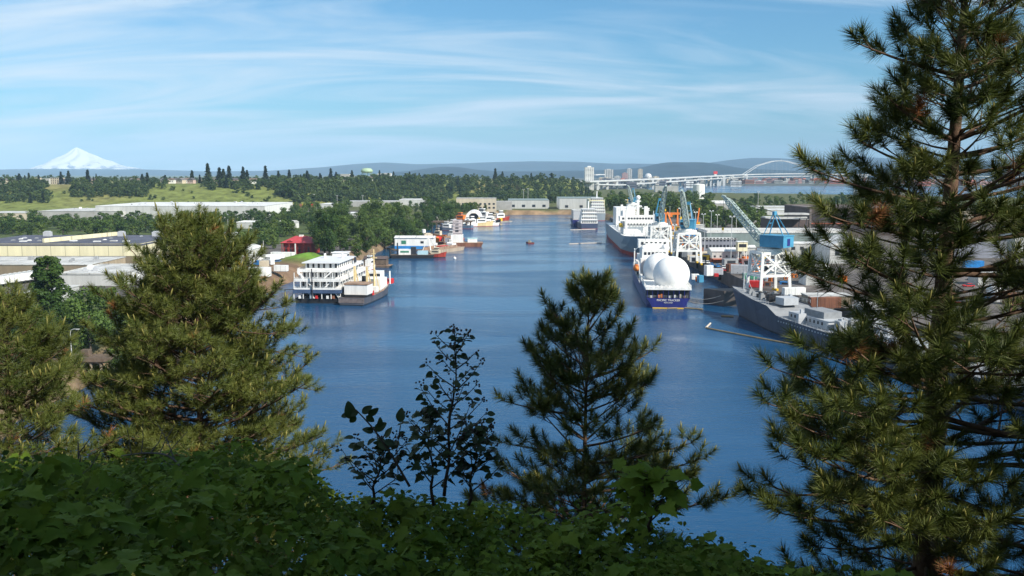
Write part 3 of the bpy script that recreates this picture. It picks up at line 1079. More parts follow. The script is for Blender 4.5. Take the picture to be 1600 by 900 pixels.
tower('broad white grain tower at the left end of the viaduct', 914, 928, 261.5, 2300, WHITE, 4, 5)
tower('grey and white slab tower right of the grain tower', 944, 958.5, 265, 5200, CONCW, 9, 4)
tower('pinkish low tower block in the distant city', 972, 981, 270.5, 5200, PINKC, 6, 3)
tower('slim white tower behind the pinkish block', 979.5, 987.5, 264, 5400, CONCW, 10, 3)
tower('slim buff tower right of the white one', 997, 1004, 264.5, 5400, BUFF, 10, 3)
tower('low white block left of the pinkish tower', 960, 970, 275.5, 5200, CONCW, 3, 4)
tower('dark low block beside the domed building', 1020, 1030, 276, 5200, BUFF, 3, 3)
y_ = 5200.0
root = thing('domed_hall', 'white domed hall right of the slim towers', 'hall', (xat(1010.5, y_), y_, 6))
MB().lathe([(20, 0), (20, zat(276, y_) - 6)], 24).build('wall', CONCW, root)
MB().lathe([(20.5, zat(276, y_) - 6), (17, zat(273, y_) - 6), (10, zat(271.3, y_) - 6), (.1, zat(270.7, y_) - 6)], 24).build('roof', ROOFWH, root, smooth=True)

# distant low city blocks
CITYM = [CONCW, BUFF, PINKC, WHITE, GREYW, BRICK, ROOFDK]
CNAME = {'pale_concrete': 'pale', 'buff_wall': 'buff', 'dusty_pink_wall': 'pinkish', 'white_paint': 'white', 'grey_wall': 'grey', 'brick_red': 'red brick', 'dark_roofing': 'dark'}
cm = {}
spots = []
for k in range(64):
    spots.append((random.uniform(930, 1150), random.uniform(2500, 5000), random.uniform(9, 22), random.uniform(14, 45)))
for k in range(70):
    spots.append((random.uniform(1135, 1420), random.uniform(3620, 4600), random.uniform(8, 22), random.uniform(15, 60)))
for k in range(24):
    spots.append((random.uniform(1420, 1700), random.uniform(2950, 4200), random.uniform(8, 22), random.uniform(20, 70)))
for k, (u, y, h, w) in enumerate(spots):
    mt = random.choice(CITYM) if u < 1150 else random.choice([CONCW, PINKC, BRICK, WHITE, GREYW, RUST, PINKC])
    place = 'in the city beyond the viaduct' if u < 1150 else 'on the far bank under the bridge'
    key = (mt.name, place)
    if key not in cm:
        o = MB().box(-.5, 0, 0, .5, .6, 1, 0).box(-.3, .1, 1, -.1, .3, 1.12, 0).box(-.51, -.01, .3, .51, .05, .42, 1).box(-.51, -.01, .62, .51, .05, .74, 1).build('city_block', [mt, GLASS])
        cm[key] = o
    else:
        o = cm[key].copy()
        COL.objects.link(o)
    o.location = (xat(u, y), y, 5.5)
    o.scale = (w, w, h)
    o.rotation_euler = (0, 0, random.uniform(-.4, .4))
    nm = CNAME.get(mt.name, 'rusty')
    tag(o, 'far %s block %s' % (nm, place), 'building', 'far %s blocks %s' % (nm, place))

# bridge: long viaduct that curves away to the tied arch over the river
def catmull(pts, n=12):
    out = []
    P = [Vector(p) for p in pts]
    P = [P[0] * 2 - P[1]] + P + [P[-1] * 2 - P[-2]]
    for i in range(1, len(P) - 2):
        for k in range(n):
            t_ = k / n
            a, b_, c, d = P[i - 1], P[i], P[i + 1], P[i + 2]
            out.append(0.5 * ((2 * b_) + (c - a) * t_ + (2 * a - 5 * b_ + 4 * c - d) * t_ ** 2 + (3 * b_ - a - 3 * c + d) * t_ ** 3))
    out.append(P[-2])
    return out


def deck(mb, pts, w, th, m=0):
    n = len(pts)
    o = len(mb.v)
    for i, p in enumerate(pts):
        d = (pts[min(i + 1, n - 1)] - pts[max(i - 1, 0)])
        s_ = Vector((d.y, -d.x, 0)).normalized() * (w / 2)
        for q in (p - s_, p + s_, p + s_ - Vector((0, 0, th)), p - s_ - Vector((0, 0, th))):
            mb.v.append(tuple(q))
    for i in range(n - 1):
        for k in range(4):
            k2 = (k + 1) % 4
            mb.f.append((o + i * 4 + k, o + i * 4 + k2, o + i * 4 + 4 + k2, o + i * 4 + 4 + k))
            mb.m.append(m)
    mb.f.append((o, o + 1, o + 2, o + 3))
    mb.f.append((o + n * 4 - 1, o + n * 4 - 2, o + n * 4 - 3, o + n * 4 - 4))
    mb.m += [m, m]


BRM = mat('bridge_white', (.52, .53, .52), .6, .1, .02)
vi = [Q(914, 282.6, 2250), Q(930, 282.2, 2350), Q(985, 280.2, 2650), Q(1040, 278.0, 2950), Q(1095, 275.2, 3300), Q(1160, 272.4, 3900), Q(1212, 271.2, 4000), Q(1265, 271.0, 4100), Q(1340, 272.4, 4250), Q(1480, 274.5, 4500), Q(1640, 276, 4700)]
pts = catmull(vi)
org = Vector((vi[5].x, vi[5].y, 0))
root = thing('arch_bridge', 'white tied arch bridge with long viaduct crossing the distant river', 'bridge', org)
mb = MB()
deck(mb, [p - org for p in pts], 26, 3.6)
mb.build('deck', BRM, root)
mb = MB()
lo = [Q(928, 287.3, 2330), Q(945, 287.6, 2420), Q(965, 288.0, 2500), Q(1000, 286.0, 2700), Q(1055, 282.5, 3000), Q(1120, 278.3, 3500), Q(1160, 276.0, 3890), Q(1265, 274.6, 4090)]
deck(mb, [p - org for p in catmull(lo)], 24, 3)
mb.build('lower_deck', BRM, root)
mb = MB()
deck(mb, [p - org for p in catmull([Q(928, 272.5, 2400), Q(937, 272.0, 2450), Q(942, 272.3, 2500)])], 12, 2.5)
mb.build('ramp', BRM, root)
for u, y, vt in ((928, 2330, 283), (943, 2420, 283), (958, 2500, 281), (977, 2620, 281), (995, 2710, 280), (1014, 2800, 279), (1041, 2960, 278), (1064, 3100, 277), (1084, 3250, 276), (1104, 3400, 275), (1115, 3500, 275), (1124.5, 3560, 274), (1139, 3700, 273.5), (1160, 3890, 272.5), (1265, 4100, 271.5), (1300, 4180, 272), (1340, 4260, 273), (1400, 4380, 274), (1460, 4480, 275)):
    zt = zat(vt, y) - 3
    p = Vector((xat(u, y), y, 0)) - org
    w = 6 if u != 1124.5 else 10
    MB().cbox(p.x - 8, p.y, 0, w, 5, zt).cbox(p.x + 8, p.y, 0, w, 5, zt).cbox(p.x, p.y, zt - 3.5, 22, 5.1, 3).build('pier', BRM, root)
a0, a1 = Q(1148, 288, 3880) - org, Q(1288, 288, 4130) - org
ext = (a1 - a0)
for off in (-9, 9):
    sidev = Vector((ext.y, -ext.x, 0)).normalized() * off
    ap = []
    for k in range(41):
        t_ = k / 40
        v_ = np.interp(t_, [0, .1, .25, .42, .5, .58, .75, .9, 1], [288, 272.5, 259, 252, 251.2, 252, 259, 272.5, 288])
        y_ = 3880 + 250 * t_
        q = Q(1148 + 140 * t_, v_, y_) - org + sidev
        ap.append(q)
    MB().tube(ap, 1.2, 6).build('arch_rib', BRM, root)
    for k in range(6, 35, 2):
        t_ = k / 40
        q = ap[k]
        MB().tube([(q.x, q.y, zat(272, 4000) - 1), q], .22, 4).build('hanger', BRM, root)
MB().beam(ap[20] - sidev * 2, ap[20], 2.2).tube([ap[20], ap[20] + Vector((0, 0, 9))], .7, 5).build('flag_mast', BRM, root)
y_ = 3550.0
root = thing('sign_tower', 'small red topped tower rising above the viaduct', 'tower', (xat(1114, y_), y_, 6))
MB().cbox(0, 0, 0, 9, 9, zat(272, y_) - 6).build('shaft', CONCW, root)
MB().cbox(0, 0, zat(272, y_) - 6, 15, 9, zat(267.5, y_) - zat(272, y_)).build('head', REDP, root)

# --- shipyard buildings, right bank
bld('office_building', 'two storey grey office block with a row of dark windows', 'building', 1096, 1151, 392, 374, 13, GREYW, ROOFLT, win=[(10, 1.5, 1.1, 2.0), (10, 5.5, 1.1, 2.0)])
bld('workshop', 'long low workshop with grey green sawtooth wall and pale roof edge', 'workshop', 1104, 1322, 386, 364, 26, ROOFGN, ROOFWH, parapet=.4, band=(CONCW, 9.0, 10.0))
r_, D_, w_, h_ = bld('shed', 'small white shed with brick red lower wall near the quay', 'shed', 1112, 1158, 411, 393, 11, WHITE, ROOFWH, kind='gable', rise=1.6, band=(BRICK, 0, 2.3), win=[(5, 2.9, .9, .9)])
MB().beam((-w_ / 2 - .2, -2.2, 2.2), (w_ / 2 - 3, -2.2, 2.2), 4.2, h=.3).build('lean_to_roof', BRICK, r_)
bld('assembly_hall', 'low dark assembly hall with pale canopy roof', 'hall', 1206, 1263, 369, 343, 30, BROWNW, ROOFLT, win=[(7, 5, 2.2, 1.6)])
p = G(1222, 369)
root = thing('canopy', 'pale flat canopy roof on slanted dark posts before the dark hall', 'canopy', (p.x, p.y - 4, 5.5))
MB().box(-15, -6, 13.2, 14, 4, 14.2).box(-7, -7, 15.5, 15, 3, 16.6).build('roof', ROOFLT, root)
for x in (-12, 8, 13):
    MB().beam((x, -5, 0), (x + 1.6, -3, 13.3), .5).build('post', STEELDK, root)
r_, D_, w_, h_ = bld('assembly_hall', 'huge dark brown assembly hall with banded wall behind the right pine', 'hall', 1264, 1440, 369, 326, 60, BROWNW, BROWN3, parapet=.6)
MB().box(-w_ / 2 - .05, -.15, 11, w_ / 2, .05, 16).box(-w_ / 2 - .05, -.15, 3, w_ / 2, .05, 7.5).build('wall_band', BROWN2, r_)
MB().box(-w_ / 2 + .1, -.25, 8.6, w_ / 2, .02, 9.3).build('trim_stripe', BRICK, r_)
MB().box(-w_ / 2 - .3, -.4, -.5, -w_ / 2 + 1.2, .6, h_).build('corner_column', BROWN3, r_)
bld('workshop', 'white two storey yard office behind the blue crane cab', 'building', 1232, 1286, 406, 381, 12, CREAM if False else WHITE, ROOFWH, win=[(4, 5.2, 1.8, 1.6)], doors=[(-.05, 3.0, 6, GLASS), (.2, 1.4, 2.4, STEELDK)])
bld('workshop', 'bright white gabled workshop left of the right pine trunk', 'workshop', 1296, 1366, 413, 384, 22, WHITE, ROOFWH, kind='gable', rise=4.2, along='y', win=[(3, 4.4, 2.2, 2.6)])
bld('workshop', 'white cabin building with dark window seen between pine branches', 'building', 1259, 1294, 447, 417, 9, WHITE, ROOFWH, win=[(2, 4.0, 2.0, 1.6)])
bld('warehouse', 'long tan warehouse behind the right pine trunk', 'warehouse', 1436, 1640, 347, 328, 50, BUFF, ROOFLT, win=[(10, 4, 3, 3)])
bld('warehouse', 'blue grey corrugated warehouse right of the right pine trunk', 'warehouse', 1490, 1572, 404, 376, 30, GREYW, ROOFDK)
bld('workshop', 'white roofed quay shed beside the grey warship deck', 'shed', 1350, 1412, 502, 484, 8, SILVER, ROOFWH, kind='gable', rise=2.0)
bld('workshop', 'white cabin at the right edge behind the pine', 'building', 1528, 1566, 447, 426, 8, WHITE, ROOFWH, win=[(2, 2.5, 1.2, 1.2)])
bld('workshop', 'white house with shallow roof at the far right edge', 'building', 1585, 1640, 395, 360, 18, WHITE, ROOFWH, kind='gable', rise=2.4)
bld('warehouse', 'tan quay warehouse wall behind the warship superstructure', 'warehouse', 1262, 1330, 479, 463, 7, TAN, ROOFLT)
p = G(1553, 472)
root = thing('radome', 'white radome ball on short stand right of the pine trunk', 'radome', (p.x, p.y, 5.5))
MB().sphere((0, 0, 4.0), 2.7, 20).build('dome', RADOME, root, smooth=True)
MB().lathe([(1.9, 0), (1.7, 2.4)], 12).build('stand', STEELGR, root)
yardbox('storage_container', 'dark red container behind the grey warship', 'container', 1288, 481, 10, 3, 3.6, RUST)
yardbox('storage_container', 'bright red container at the right edge of the yard', 'container', 1590, 476, 9, 3, 4.0, RUST)
yardbox('storage_container', 'blue container behind the right pine trunk', 'container', 1520, 418, 9, 3, 3.2, BLUEP)
yardbox('storage_container', 'yellow long crate seen through the right pine', 'container', 1420, 394, 7, 2.6, 2.2, YELLOW)
yardbox('storage_container', 'orange container seen between pine branches', 'container', 1316, 441, 3, 2.6, 2.6, ORANGE)
# more sheds back in the trees of the right bank
for u0, u1, vb, vt, w_, l in ((973, 999, 326, 313, CREAM, 'cream block behind the cargo ship masts'), (985, 1004, 336, 326, BUFF, 'tan round shouldered shed behind the far crane'),
                              (1109, 1142, 332, 318, CONCW, 'white gabled store among trees left of the long boom'), (1180, 1240, 332, 323, WHITE, 'long white store among trees before the river'),
                              (1196, 1262, 336, 328, WHITE, 'low white roofed store in front of the long one'), (1070, 1094, 330, 319, CONCW, 'pale store among the trees behind the cranes'),
                              (1010, 1034, 312, 305, CONCW, 'pale hall under the viaduct'), (1024, 1060, 300, 291, CONCW, 'white hall beneath the viaduct bend'), (1075, 1100, 338, 330, CONCW, 'small pale store left of the yellow forklift yard'),
                              (1166, 1196, 350, 343, CONCW, 'low pale store at the edge of the yard trees'), (938, 962, 322, 311, WHITE, 'white block seen over the cargo ship bow mast'),
                              (1340, 1420, 310, 301, CONCW, 'low pale terminal behind the right pine')):
    bld('store_building', l, 'building', u0, u1, vb, vt, 22, w_, ROOFWH, kind='gable' if 'gable' in l or 'shouldered' in l else 'flat', rise=3)

# ---------------------------------------------------------------- wharf, cranes, ships
mb = MB()
QUAY = [(96, 352), (98, 345), (74, 343), (80, 335), (101, 333), (106, 308), (160, 105), (420, 105), (420, 900), (98, 900)]
mb.prism(QUAY, -4, 5.75)
wf = thing('wharf', 'paved concrete wharf where the ships and cranes stand', 'wharf', (0, 0, 0))
mb.build('deck', mat('wharf_paving', (0.125, 0.108, 0.098), .9, .38, .07), wf)
for k in range(11):
    MB().tube([(95.6, 360 + k * 50, 1), (95.6, 360 + k * 50, 5)], .5, 8).build('fender', BLACKR, wf)
for k in range(26):
    MB().lathe([(.35, 0), (.3, .5), (.45, .6), (.4, .8), (.05, .85)], 8, (99.4, 352 + 20 * k, 5.75)).build('bollard', STEELDK, wf)
mb = MB().box(102, 345, 5.752, 102.3, 880, 5.82).box(112, 345, 5.752, 112.3, 880, 5.82)
mb.build('crane_rail', STEELGR, wf)
pier = G(180, 556)
root = thing('timber_pier', 'old timber pier on pilings half hidden by the left pine', 'pier', (-108, 214, 0))
MB().box(-8, -3, 4.7, 30, 4, 5.5).box(-8, -3.2, 5.0, 30, -3.0, 5.9).build('deck', TIMBER, root)
pm = None
for k in range(14):
    for yy in (-2.4, 3.2):
        if pm is None:
            o = MB().tube([(0, 0, -4), (0, 0, 4.75)], .34, 7).build('piling', mat('pale_piling', (.30, .25, .19), .9, .3, .8), root)
            pm = o.data
        else:
            o = link('piling', pm, root)
        o.location = (-3 + k * 2.4, yy, 0)
MB().box(3, 0, 5.5, 5, 2, 7.2).build('hut', TIMBER, root)


def lattice(mb, p, q, w0, w1, n, r, m=0):
    """four chords with cross bracing between two points"""
    p, q = Vector(p), Vector(q)
    d = (q - p).normalized()
    up = Vector((0, 0, 1))
    a = d.cross(up).normalized()
    b = a.cross(d).normalized()
    ring = []
    for i in range(n + 1):
        t_ = i / n
        c = p.lerp(q, t_)
        w = (w0 + (w1 - w0) * t_) / 2
        ring.append([c - a * w - b * w, c + a * w - b * w, c + a * w + b * w, c - a * w + b * w])
    for k in range(4):
        mb.beam(ring[0][k], ring[-1][k], r, m)
    for i in range(n):
        for k in range(4):
            k2 = (k + 1) % 4
            x, y = (ring[i][k], ring[i + 1][k2]) if (i + k) % 2 else (ring[i][k2], ring[i + 1][k])
            mb.beam(x, y, r * .7, m)
            mb.beam(ring[i][k], ring[i][k2], r * .7, m)


def crane(label, u, v, boom_to, y_tip=None, base_w=12, base_h=15, cab=True, rz=0.0, cabw=9.0, legm=CRANEW, boomm=CRANEG, vtop=None):
    p = G(u, v, 5.8)
    s = 1.0
    root = thing('portal_crane', label, 'crane', (p.x, p.y, 5.8), 0)
    w = base_w / 2
    d = base_w * .42
    H = base_h
    cr_, sr_ = math.cos(rz), math.sin(rz)

    def rt(x, y, z):
        return Vector((x * cr_ - y * sr_, x * sr_ + y * cr_, z))
    for sx in (-1, 1):
        for sy in (-1, 1):
            MB().beam(rt(sx * w, sy * d, .8), rt(sx * w * .86, sy * d * .86, H), 1.0).build('leg', legm, root)
            MB().beam(rt(sx * w, sy * d - 1.6, .4), rt(sx * w, sy * d + 1.6, .4), .8).build('bogie', YELLOW, root)
    fr = MB()
    zt = H * .45
    for sy in (-1, 1):
        fr.beam(rt(-w * .95, sy * d * .95, zt), rt(w * .95, sy * d * .95, zt), .9)
        fr.beam(rt(-w * .86, sy * d * .86, H), rt(w * .86, sy * d * .86, H), .9)
        fr.beam(rt(-w * .92, sy * d * .92, zt), rt(w * .87, sy * d * .87, H), .6)
        fr.beam(rt(w * .92, sy * d * .92, zt), rt(-w * .87, sy * d * .87, H), .6)
        fr.beam(rt(0, sy * d * .9, zt), rt(0, sy * d * .87, H), .5)
        fr.beam(rt(-w * .9, sy * d * .9, H * .72), rt(w * .9, sy * d * .9, H * .72), .4)
    for sx in (-1, 1):
        fr.beam(rt(sx * w * .95, -d * .95, zt), rt(sx * w * .95, d * .95, zt), .9)
        fr.beam(rt(sx * w * .86, -d * .86, H), rt(sx * w * .86, d * .86, H), .9)
        fr.beam(rt(sx * w * .92, -d * .92, zt), rt(sx * w * .87, d * .87, H), .5)
        fr.beam(rt(sx * w * .92, d * .92, zt), rt(sx * w * .87, -d * .87, H), .5)
    fr.build('portal_frame', legm, root)
    mb = MB().lathe([(w * .75, H + .4), (w * .75, H + 1.5), (w * .5, H + 1.6), (w * .5, H + 2.2)], 16)
    mb.build('turntable', legm, root)
    # direction of the boom on the ground
    tip = Q(boom_to[0], boom_to[1], p.y if y_tip is None else y_tip) - Vector((p.x, p.y, 5.8))
    dirh = Vector((tip.x, tip.y, 0)).normalized()
    sd = Vector((-dirh.y, dirh.x, 0))
    z0 = H + 2.2

    def bt(f, s_, z):
        return dirh * f + sd * s_ + Vector((0, 0, z0 + z))
    if cab:
        cw = cabw / 2

        def cbx(f0, f1, s0, s1, z_0, z_1):
            b_ = MB()
            b_.add([bt(f0, s0, z_0), bt(f1, s0, z_0), bt(f1, s1, z_0), bt(f0, s1, z_0), bt(f0, s0, z_1), bt(f1, s0, z_1), bt(f1, s1, z_1), bt(f0, s1, z_1)],
                   [(0, 3, 2, 1), (4, 5, 6, 7), (0, 1, 5, 4), (1, 2, 6, 5), (2, 3, 7, 6), (3, 0, 4, 7)])
            return b_
        cbx(-7.5, 2.0, -cw * .8, cw * .8, 0, 4.1).build('machinery_house', CRANEB, root)
        cbx(2.0, 3.6, -cw * .8, -cw * .8 + 2.2, 1.2, 3.6).build('operator_cab', CRANEB, root)
        cbx(3.6, 3.66, -cw * .8 + .2, -cw * .8 + 2.0, 2.0, 3.3).build('cab_window', GLASS, root)
        cbx(-7.6, -7.48, -1, 1, .6, 3.2).build('louver', NAVY, root)
        cbx(-7.7, 2.2, -cw * .8 - .2, cw * .8 + .2, 4.1, 4.35).build('house_roof', CRANEB, root)
        fr = MB()
        for s_ in (-2.2, 2.2):
            fr.beam(bt(1.5, s_, 4.2), bt(-1.5, s_ * .3, 12.5), .32)
            fr.beam(bt(-6.5, s_, 4.2), bt(-1.5, s_ * .3, 12.5), .28)
        fr.beam(bt(0, -1.5, 8.6), bt(0, 1.5, 8.6), .22)
        fr.beam(bt(-1.5, -.9, 12.3), bt(-1.5, .9, 12.3), .9, h=1.4)
        fr.build('mast_frame', CRANEB, root)
    foot = bt(2.5, 0, 1.0)
    bm = MB()
    mid = foot.lerp(tip, .1)
    lattice(bm, foot, mid, .9, 2.4, 2, .30)
    lattice(bm, mid, foot.lerp(tip, .86), 2.4, 1.9, 14, .30)
    lattice(bm, foot.lerp(tip, .86), tip, 1.9, .5, 4, .26)
    bm.beam(foot.lerp(tip, .97), tip + dirh * .8, .8)
    bm.build('boom', boomm, root)
    cb = MB()
    for s_ in (-.5, .5):
        cb.tube([bt(-1.5, s_, 12.6), tip + sd * s_ * .3], .07, 4)
    cb.tube([tip, tip - Vector((0, 0, 12))], .07, 4)
    cb.build('cable', STEELDK, root)
    hk = MB().cbox(tip.x, tip.y, tip.z - 13.2, .7, .5, 1.2)
    hk.build('hook_block', YELLOW, root)
    return root


crane('white legged portal crane with long boom leaning left and big blue cab', 1200, 457, (1131, 306), y_tip=345, cabw=9.5, rz=.25)
crane('portal crane with upright boom and blue cab behind the white radomes', 1073, 412, (1065, 297), y_tip=405, cabw=8.5)
crane('portal crane with thick steep boom just right of the cargo ship bow', 1030, 395, (1040.5, 290), y_tip=465, cabw=6)
crane('farthest small portal crane behind the cargo ship bridge', 988, 345, (981, 290), y_tip=800, base_w=11)
# orange gantry
p = G(1049, 353)
root = thing('gantry_crane', 'orange gantry crane standing behind the portal cranes', 'crane', (p.x, p.y, 5.8))
for sx in (-5, 5):
    MB().beam((sx, -3, 0), (sx, 0, 10.5), 1.0).beam((sx, 3, 0), (sx, 0, 10.5), 1.0).build('leg', ORANGE, root)
MB().box(-7, -1, 9.2, 6.5, 1, 11).build('girder', ORANGE, root)
MB().box(-2, -1.4, 7.4, .5, 1.4, 9.2).build('trolley', ORANGE, root)
MB().beam((5, 0, 11), (5, 0, 14), .8).build('post', ORANGE, root)
# far white gantry by the river
y_ = 1980.0
root = thing('gantry_crane', 'white container gantry by the river behind the right pine', 'crane', (xat(1338, y_), y_, 4))
for sx in (-9, 3):
    for sy in (-8, 8):
        MB().beam((sx, sy, 0), (sx + 2, sy * .8, zat(279, y_) - 4), 1.6).build('leg', CRANEW, root)
MB().beam((-8, 0, zat(279, y_) - 4), (16, 0, zat(276, y_) - 4), 2.0).beam((-8, 0, zat(279, y_) - 4), (-2, 0, zat(271.5, y_) - 4), 1.2).beam((4, 0, zat(278, y_) - 4), (-2, 0, zat(271.5, y_) - 4), 1.2).beam((16, 0, zat(276, y_) - 4), (-2, 0, zat(271.5, y_) - 4), .7).build('boom', CRANEW, root)
MB().beam((-9, -8, 12), (3, 8, 26), 1).beam((3, -8, 12), (-9, 8, 26), 1).build('portal_frame', CRANEW, root)
# cream cab on stilts next to the big crane
p = G(1158, 412)
root = thing('control_cabin', 'cream control cabin raised on thin legs left of the big blue cab', 'cabin', (p.x, p.y, 5.8))
MB().box(-2.4, -2, 6, 2.4, 2, 10.5).build('body', CREAM, root)
MB().box(-2.6, -2.2, 10.5, 2.6, 2.2, 10.8).build('roof', WHITE, root)
for sx in (-2, 2):
    for sy in (-1.6, 1.6):
        MB().beam((sx, sy, 0), (sx, sy, 6), .3).build('leg', CRANEW, root)
MB().box(-1.8, -2.1, 8, 1.8, -1.95, 9.6).build('window', GLASS, root)


def hull(st, deck_in=0.0, wl=0.35):
    """stations (y, half breadth at deck, half breadth at water, deck height, rake of this station at the keel); returns side, boot and deck shapes"""
    side, boot, dk = MB(), MB(), MB()
    n = len(st)
    L = []
    for (y, bd, bw, zd, rk) in st:
        L.append([(bd, y, zd), ((bd * .45 + bw * .55), y + rk * .5, zd * .5 + .3), (bw, y + rk, wl), (bw * .97, y + rk * 1.05, -.6)])
    for sgn in (-1, 1):
        for i in range(n - 1):
            for k in range(3):
                a, b_, c, d = L[i][k], L[i + 1][k], L[i + 1][k + 1], L[i][k + 1]
                q = [(p[0] * sgn, p[1], p[2]) for p in (a, b_, c, d)]
                if sgn > 0:
                    q = q[::-1]
                (side if k < 2 else boot).add(q, [(0, 1, 2, 3)])
    for i in range(n - 1):
        a, b_ = st[i], st[i + 1]
        dk.add([(-a[1] + deck_in, a[0], a[3] - .35), (a[1] - deck_in, a[0], a[3] - .35), (b_[1] - deck_in, b_[0], b_[3] - .35), (-b_[1] + deck_in, b_[0], b_[3] - .35)], [(0, 1, 2, 3)])
    # transom
    a = L[0]
    for k in range(3):
        q = [(-a[k][0], a[k][1], a[k][2]), (-a[k + 1][0], a[k + 1][1], a[k + 1][2]), (a[k + 1][0], a[k + 1][1], a[k + 1][2]), (a[k][0], a[k][1], a[k][2])]
        (side if k < 2 else boot).add(q, [(0, 1, 2, 3)])
    return side, boot, dk


def rail(mb, pts, z, h=1.0, r=.06, n=2, post=2.0):
    for a, b_ in zip(pts[:-1], pts[1:]):
        a, b_ = Vector((a[0], a[1], z)), Vector((b_[0], b_[1], z))
        for k in range(n):
            o = Vector((0, 0, h * (k + 1) / n))
            mb.beam(a + o, b_ + o, r)
        m_ = max(1, int((b_ - a).length / post))
        for k in range(m_ + 1):
            q = a.lerp(b_, k / m_)
            mb.beam(q, q + Vector((0, 0, h)), r)


# --- the white sternwheeler (stern towards the viewer)
c = G(497, 474, 0)
root = thing('riverboat', 'big white four deck riverboat with its open stern facing the viewer', 'boat', (c.x, c.y, 0), R(-4))
W = 9.0
st = [(0, W, W * .97, 1.9, 0), (10, W, W, 1.9, 0), (40, W, W, 1.9, 0), (50, W * .8, W * .75, 2.1, 0), (58, 2.5, 1.6, 2.4, 0)]
a, b_, d = hull(st)
a.build('hull', HULLBK, root)
b_.build('boot_topping', HULLBK, root)
d.build('deck', STEELGR, root)


def bdeck(y0, y1, z, w, th=.35, bow=0):
    pl = [(-w, y0), (w, y0), (w, y1), (w * .72, y1 + bow), (-w * .72, y1 + bow), (-w, y1)]
    return MB().prism(pl, z, z + th)


wd = GLASS
for lv, (y0, y1, z, w, bow) in enumerate(((-1.2, 48, 5.0, W + .3, 8), (-.6, 44, 8.5, W + .2, 8), (2.0, 40, 11.9, W - .4, 5), (4.5, 32, 15.0, W - 1.6, 2))):
    bdeck(y0, y1, z, w, bow=bow).build('deck', SHIPWHITE if lv < 3 else mat('boat_roof', (.62, .63, .64), .6, .08, .3), root)
# houses between the decks
for lv, (y0, y1, z0, z1, w) in enumerate(((6, 46, 1.9, 5.0, W - .9), (3.6, 44, 5.35, 8.5, W - 1.5), (4.4, 38, 8.85, 11.9, W - 1.9), (6.0, 30, 12.25, 15.0, W - 2.6))):
    MB().box(-w, y0, z0, w, y1, z1).build('deckhouse', SHIPWHITE if lv else STEELDK, root)
    nm = {0: 0, 1: 9, 2: 9, 3: 6}[lv]
    for k in range(nm):
        x = -w + 2 * w * (k + .5) / nm
        if lv == 3 and k > 3:
            x += .4
        mbw = MB().prism([(x - .42, 0), (x + .42, 0), (x + .42, .05), (x - .42, .05)], 0, 1)
        MB().box(x - .40, y0 - .07, z0 + .9, x + .40, y0 + .02, z0 + 2.35).add([(x - .40, y0 - .07, z0 + 2.35), (x + .40, y0 - .07, z0 + 2.35), (x + .22, y0 - .07, z0 + 2.7), (x - .22, y0 - .07, z0 + 2.7)], [(0, 1, 2, 3)]).build('window', wd, root)
    ns = {0: 0, 1: 15, 2: 12, 3: 8}[lv]
    for k in range(ns):
        y = y0 + (y1 - y0) * (k + .5) / ns
        MB().box(w - .02, y - .45, z0 + .8, w + .07, y + .45, z0 + 2.3).build('window', wd, root)
# blue canvas valance round the main deck
MB().box(-W - .35, -1.35, 4.1, W + .35, -1.22, 5.5).box(W + .31, -1.35, 4.1, W + .43, 12, 5.5).box(-W - .43, -1.35, 4.1, -W - .31, 12, 5.5).build('canvas_valance', mat('blue_canvas', (.05, .085, .16), .8, .2, .5), root)
pm = MB()
for z0, z1, yb, w, n in ((1.9, 5.0, -.9, W + .1, 6), (5.35, 8.5, -.9, W, 8), (8.85, 11.9, -.2, W, 7)):
    for k in range(n):
        x = -w + 2 * w * k / (n - 1)
        MB().box(x - .13, yb - .13, z0, x + .13, yb + .13, z1).build('column', SHIPWHITE, root)
    for k in range(1, 11):
        y = yb + k * 4.2
        MB().box(w - .12, y - .12, z0, w + .12, y + .12, z1).build('column', SHIPWHITE, root)
for z0, yb, w, y1 in ((5.35, -1.1, W + .15, 44), (8.85, -.5, W + .1, 40), (12.25, 2.2, W - .5, 38)):
    mb = MB()
    pts_ = [(-w, y1), (-w, yb), (w, yb), (w, y1)]
    rail(mb, pts_, z0, 1.05, .07, 3, 1.0)
    mb.box(-w, yb - .03, z0 + .1, w, yb + .03, z0 + .75).box(w - .03, yb, z0 + .1, w + .03, y1, z0 + .75)
    mb.build('railing', SHIPWHITE, root)
for x0, x1, z0, z1, y in ((-8, -5.4, 11.9, 8.9, .6), (5.0, 1.6, 11.9, 8.9, .6), (-4.2, -1.4, 8.5, 5.4, .2), (5.4, 1.8, 8.5, 5.4, .2), (-4.6, -1.2, 5.0, 2.0, -.4), (6.4, 8.6, 5, 2, -.4)):
    mb = MB()
    mb.beam((x0, y, z0), (x1, y, z1), .28, h=.4).beam((x0, y + 1.1, z0), (x1, y + 1.1, z1), .28, h=.4).beam((x0, y, z0 + 1), (x1, y, z1 + 1), .1)
    for k in range(10):
        q = Vector((x0, y, z0)).lerp(Vector((x1, y, z1)), (k + .5) / 10)
        mb.box(q.x - .2, y, q.z - .03, q.x + .2, y + 1.1, q.z + .05)
    mb.build('stair', SHIPWHITE, root)
MB().tube([(-1.7, -1.6, 1.9), (-1.7, -1.6, 13.5)], .22, 8).build('mast', STEELDK, root)
MB().beam((-12.2, -2, -.5), (-12.2, -2, 5.6), .3).beam((-12.2, -2, 5.5), (-8.8, -1.2, 5.5), .25).beam((-10.6, -1.6, .8), (-8.8, -1, 5.4), .2).beam((-12.2, -2, 1), (-8.8, -1, 1), .2).build('stern_frame', STEELDK, root)
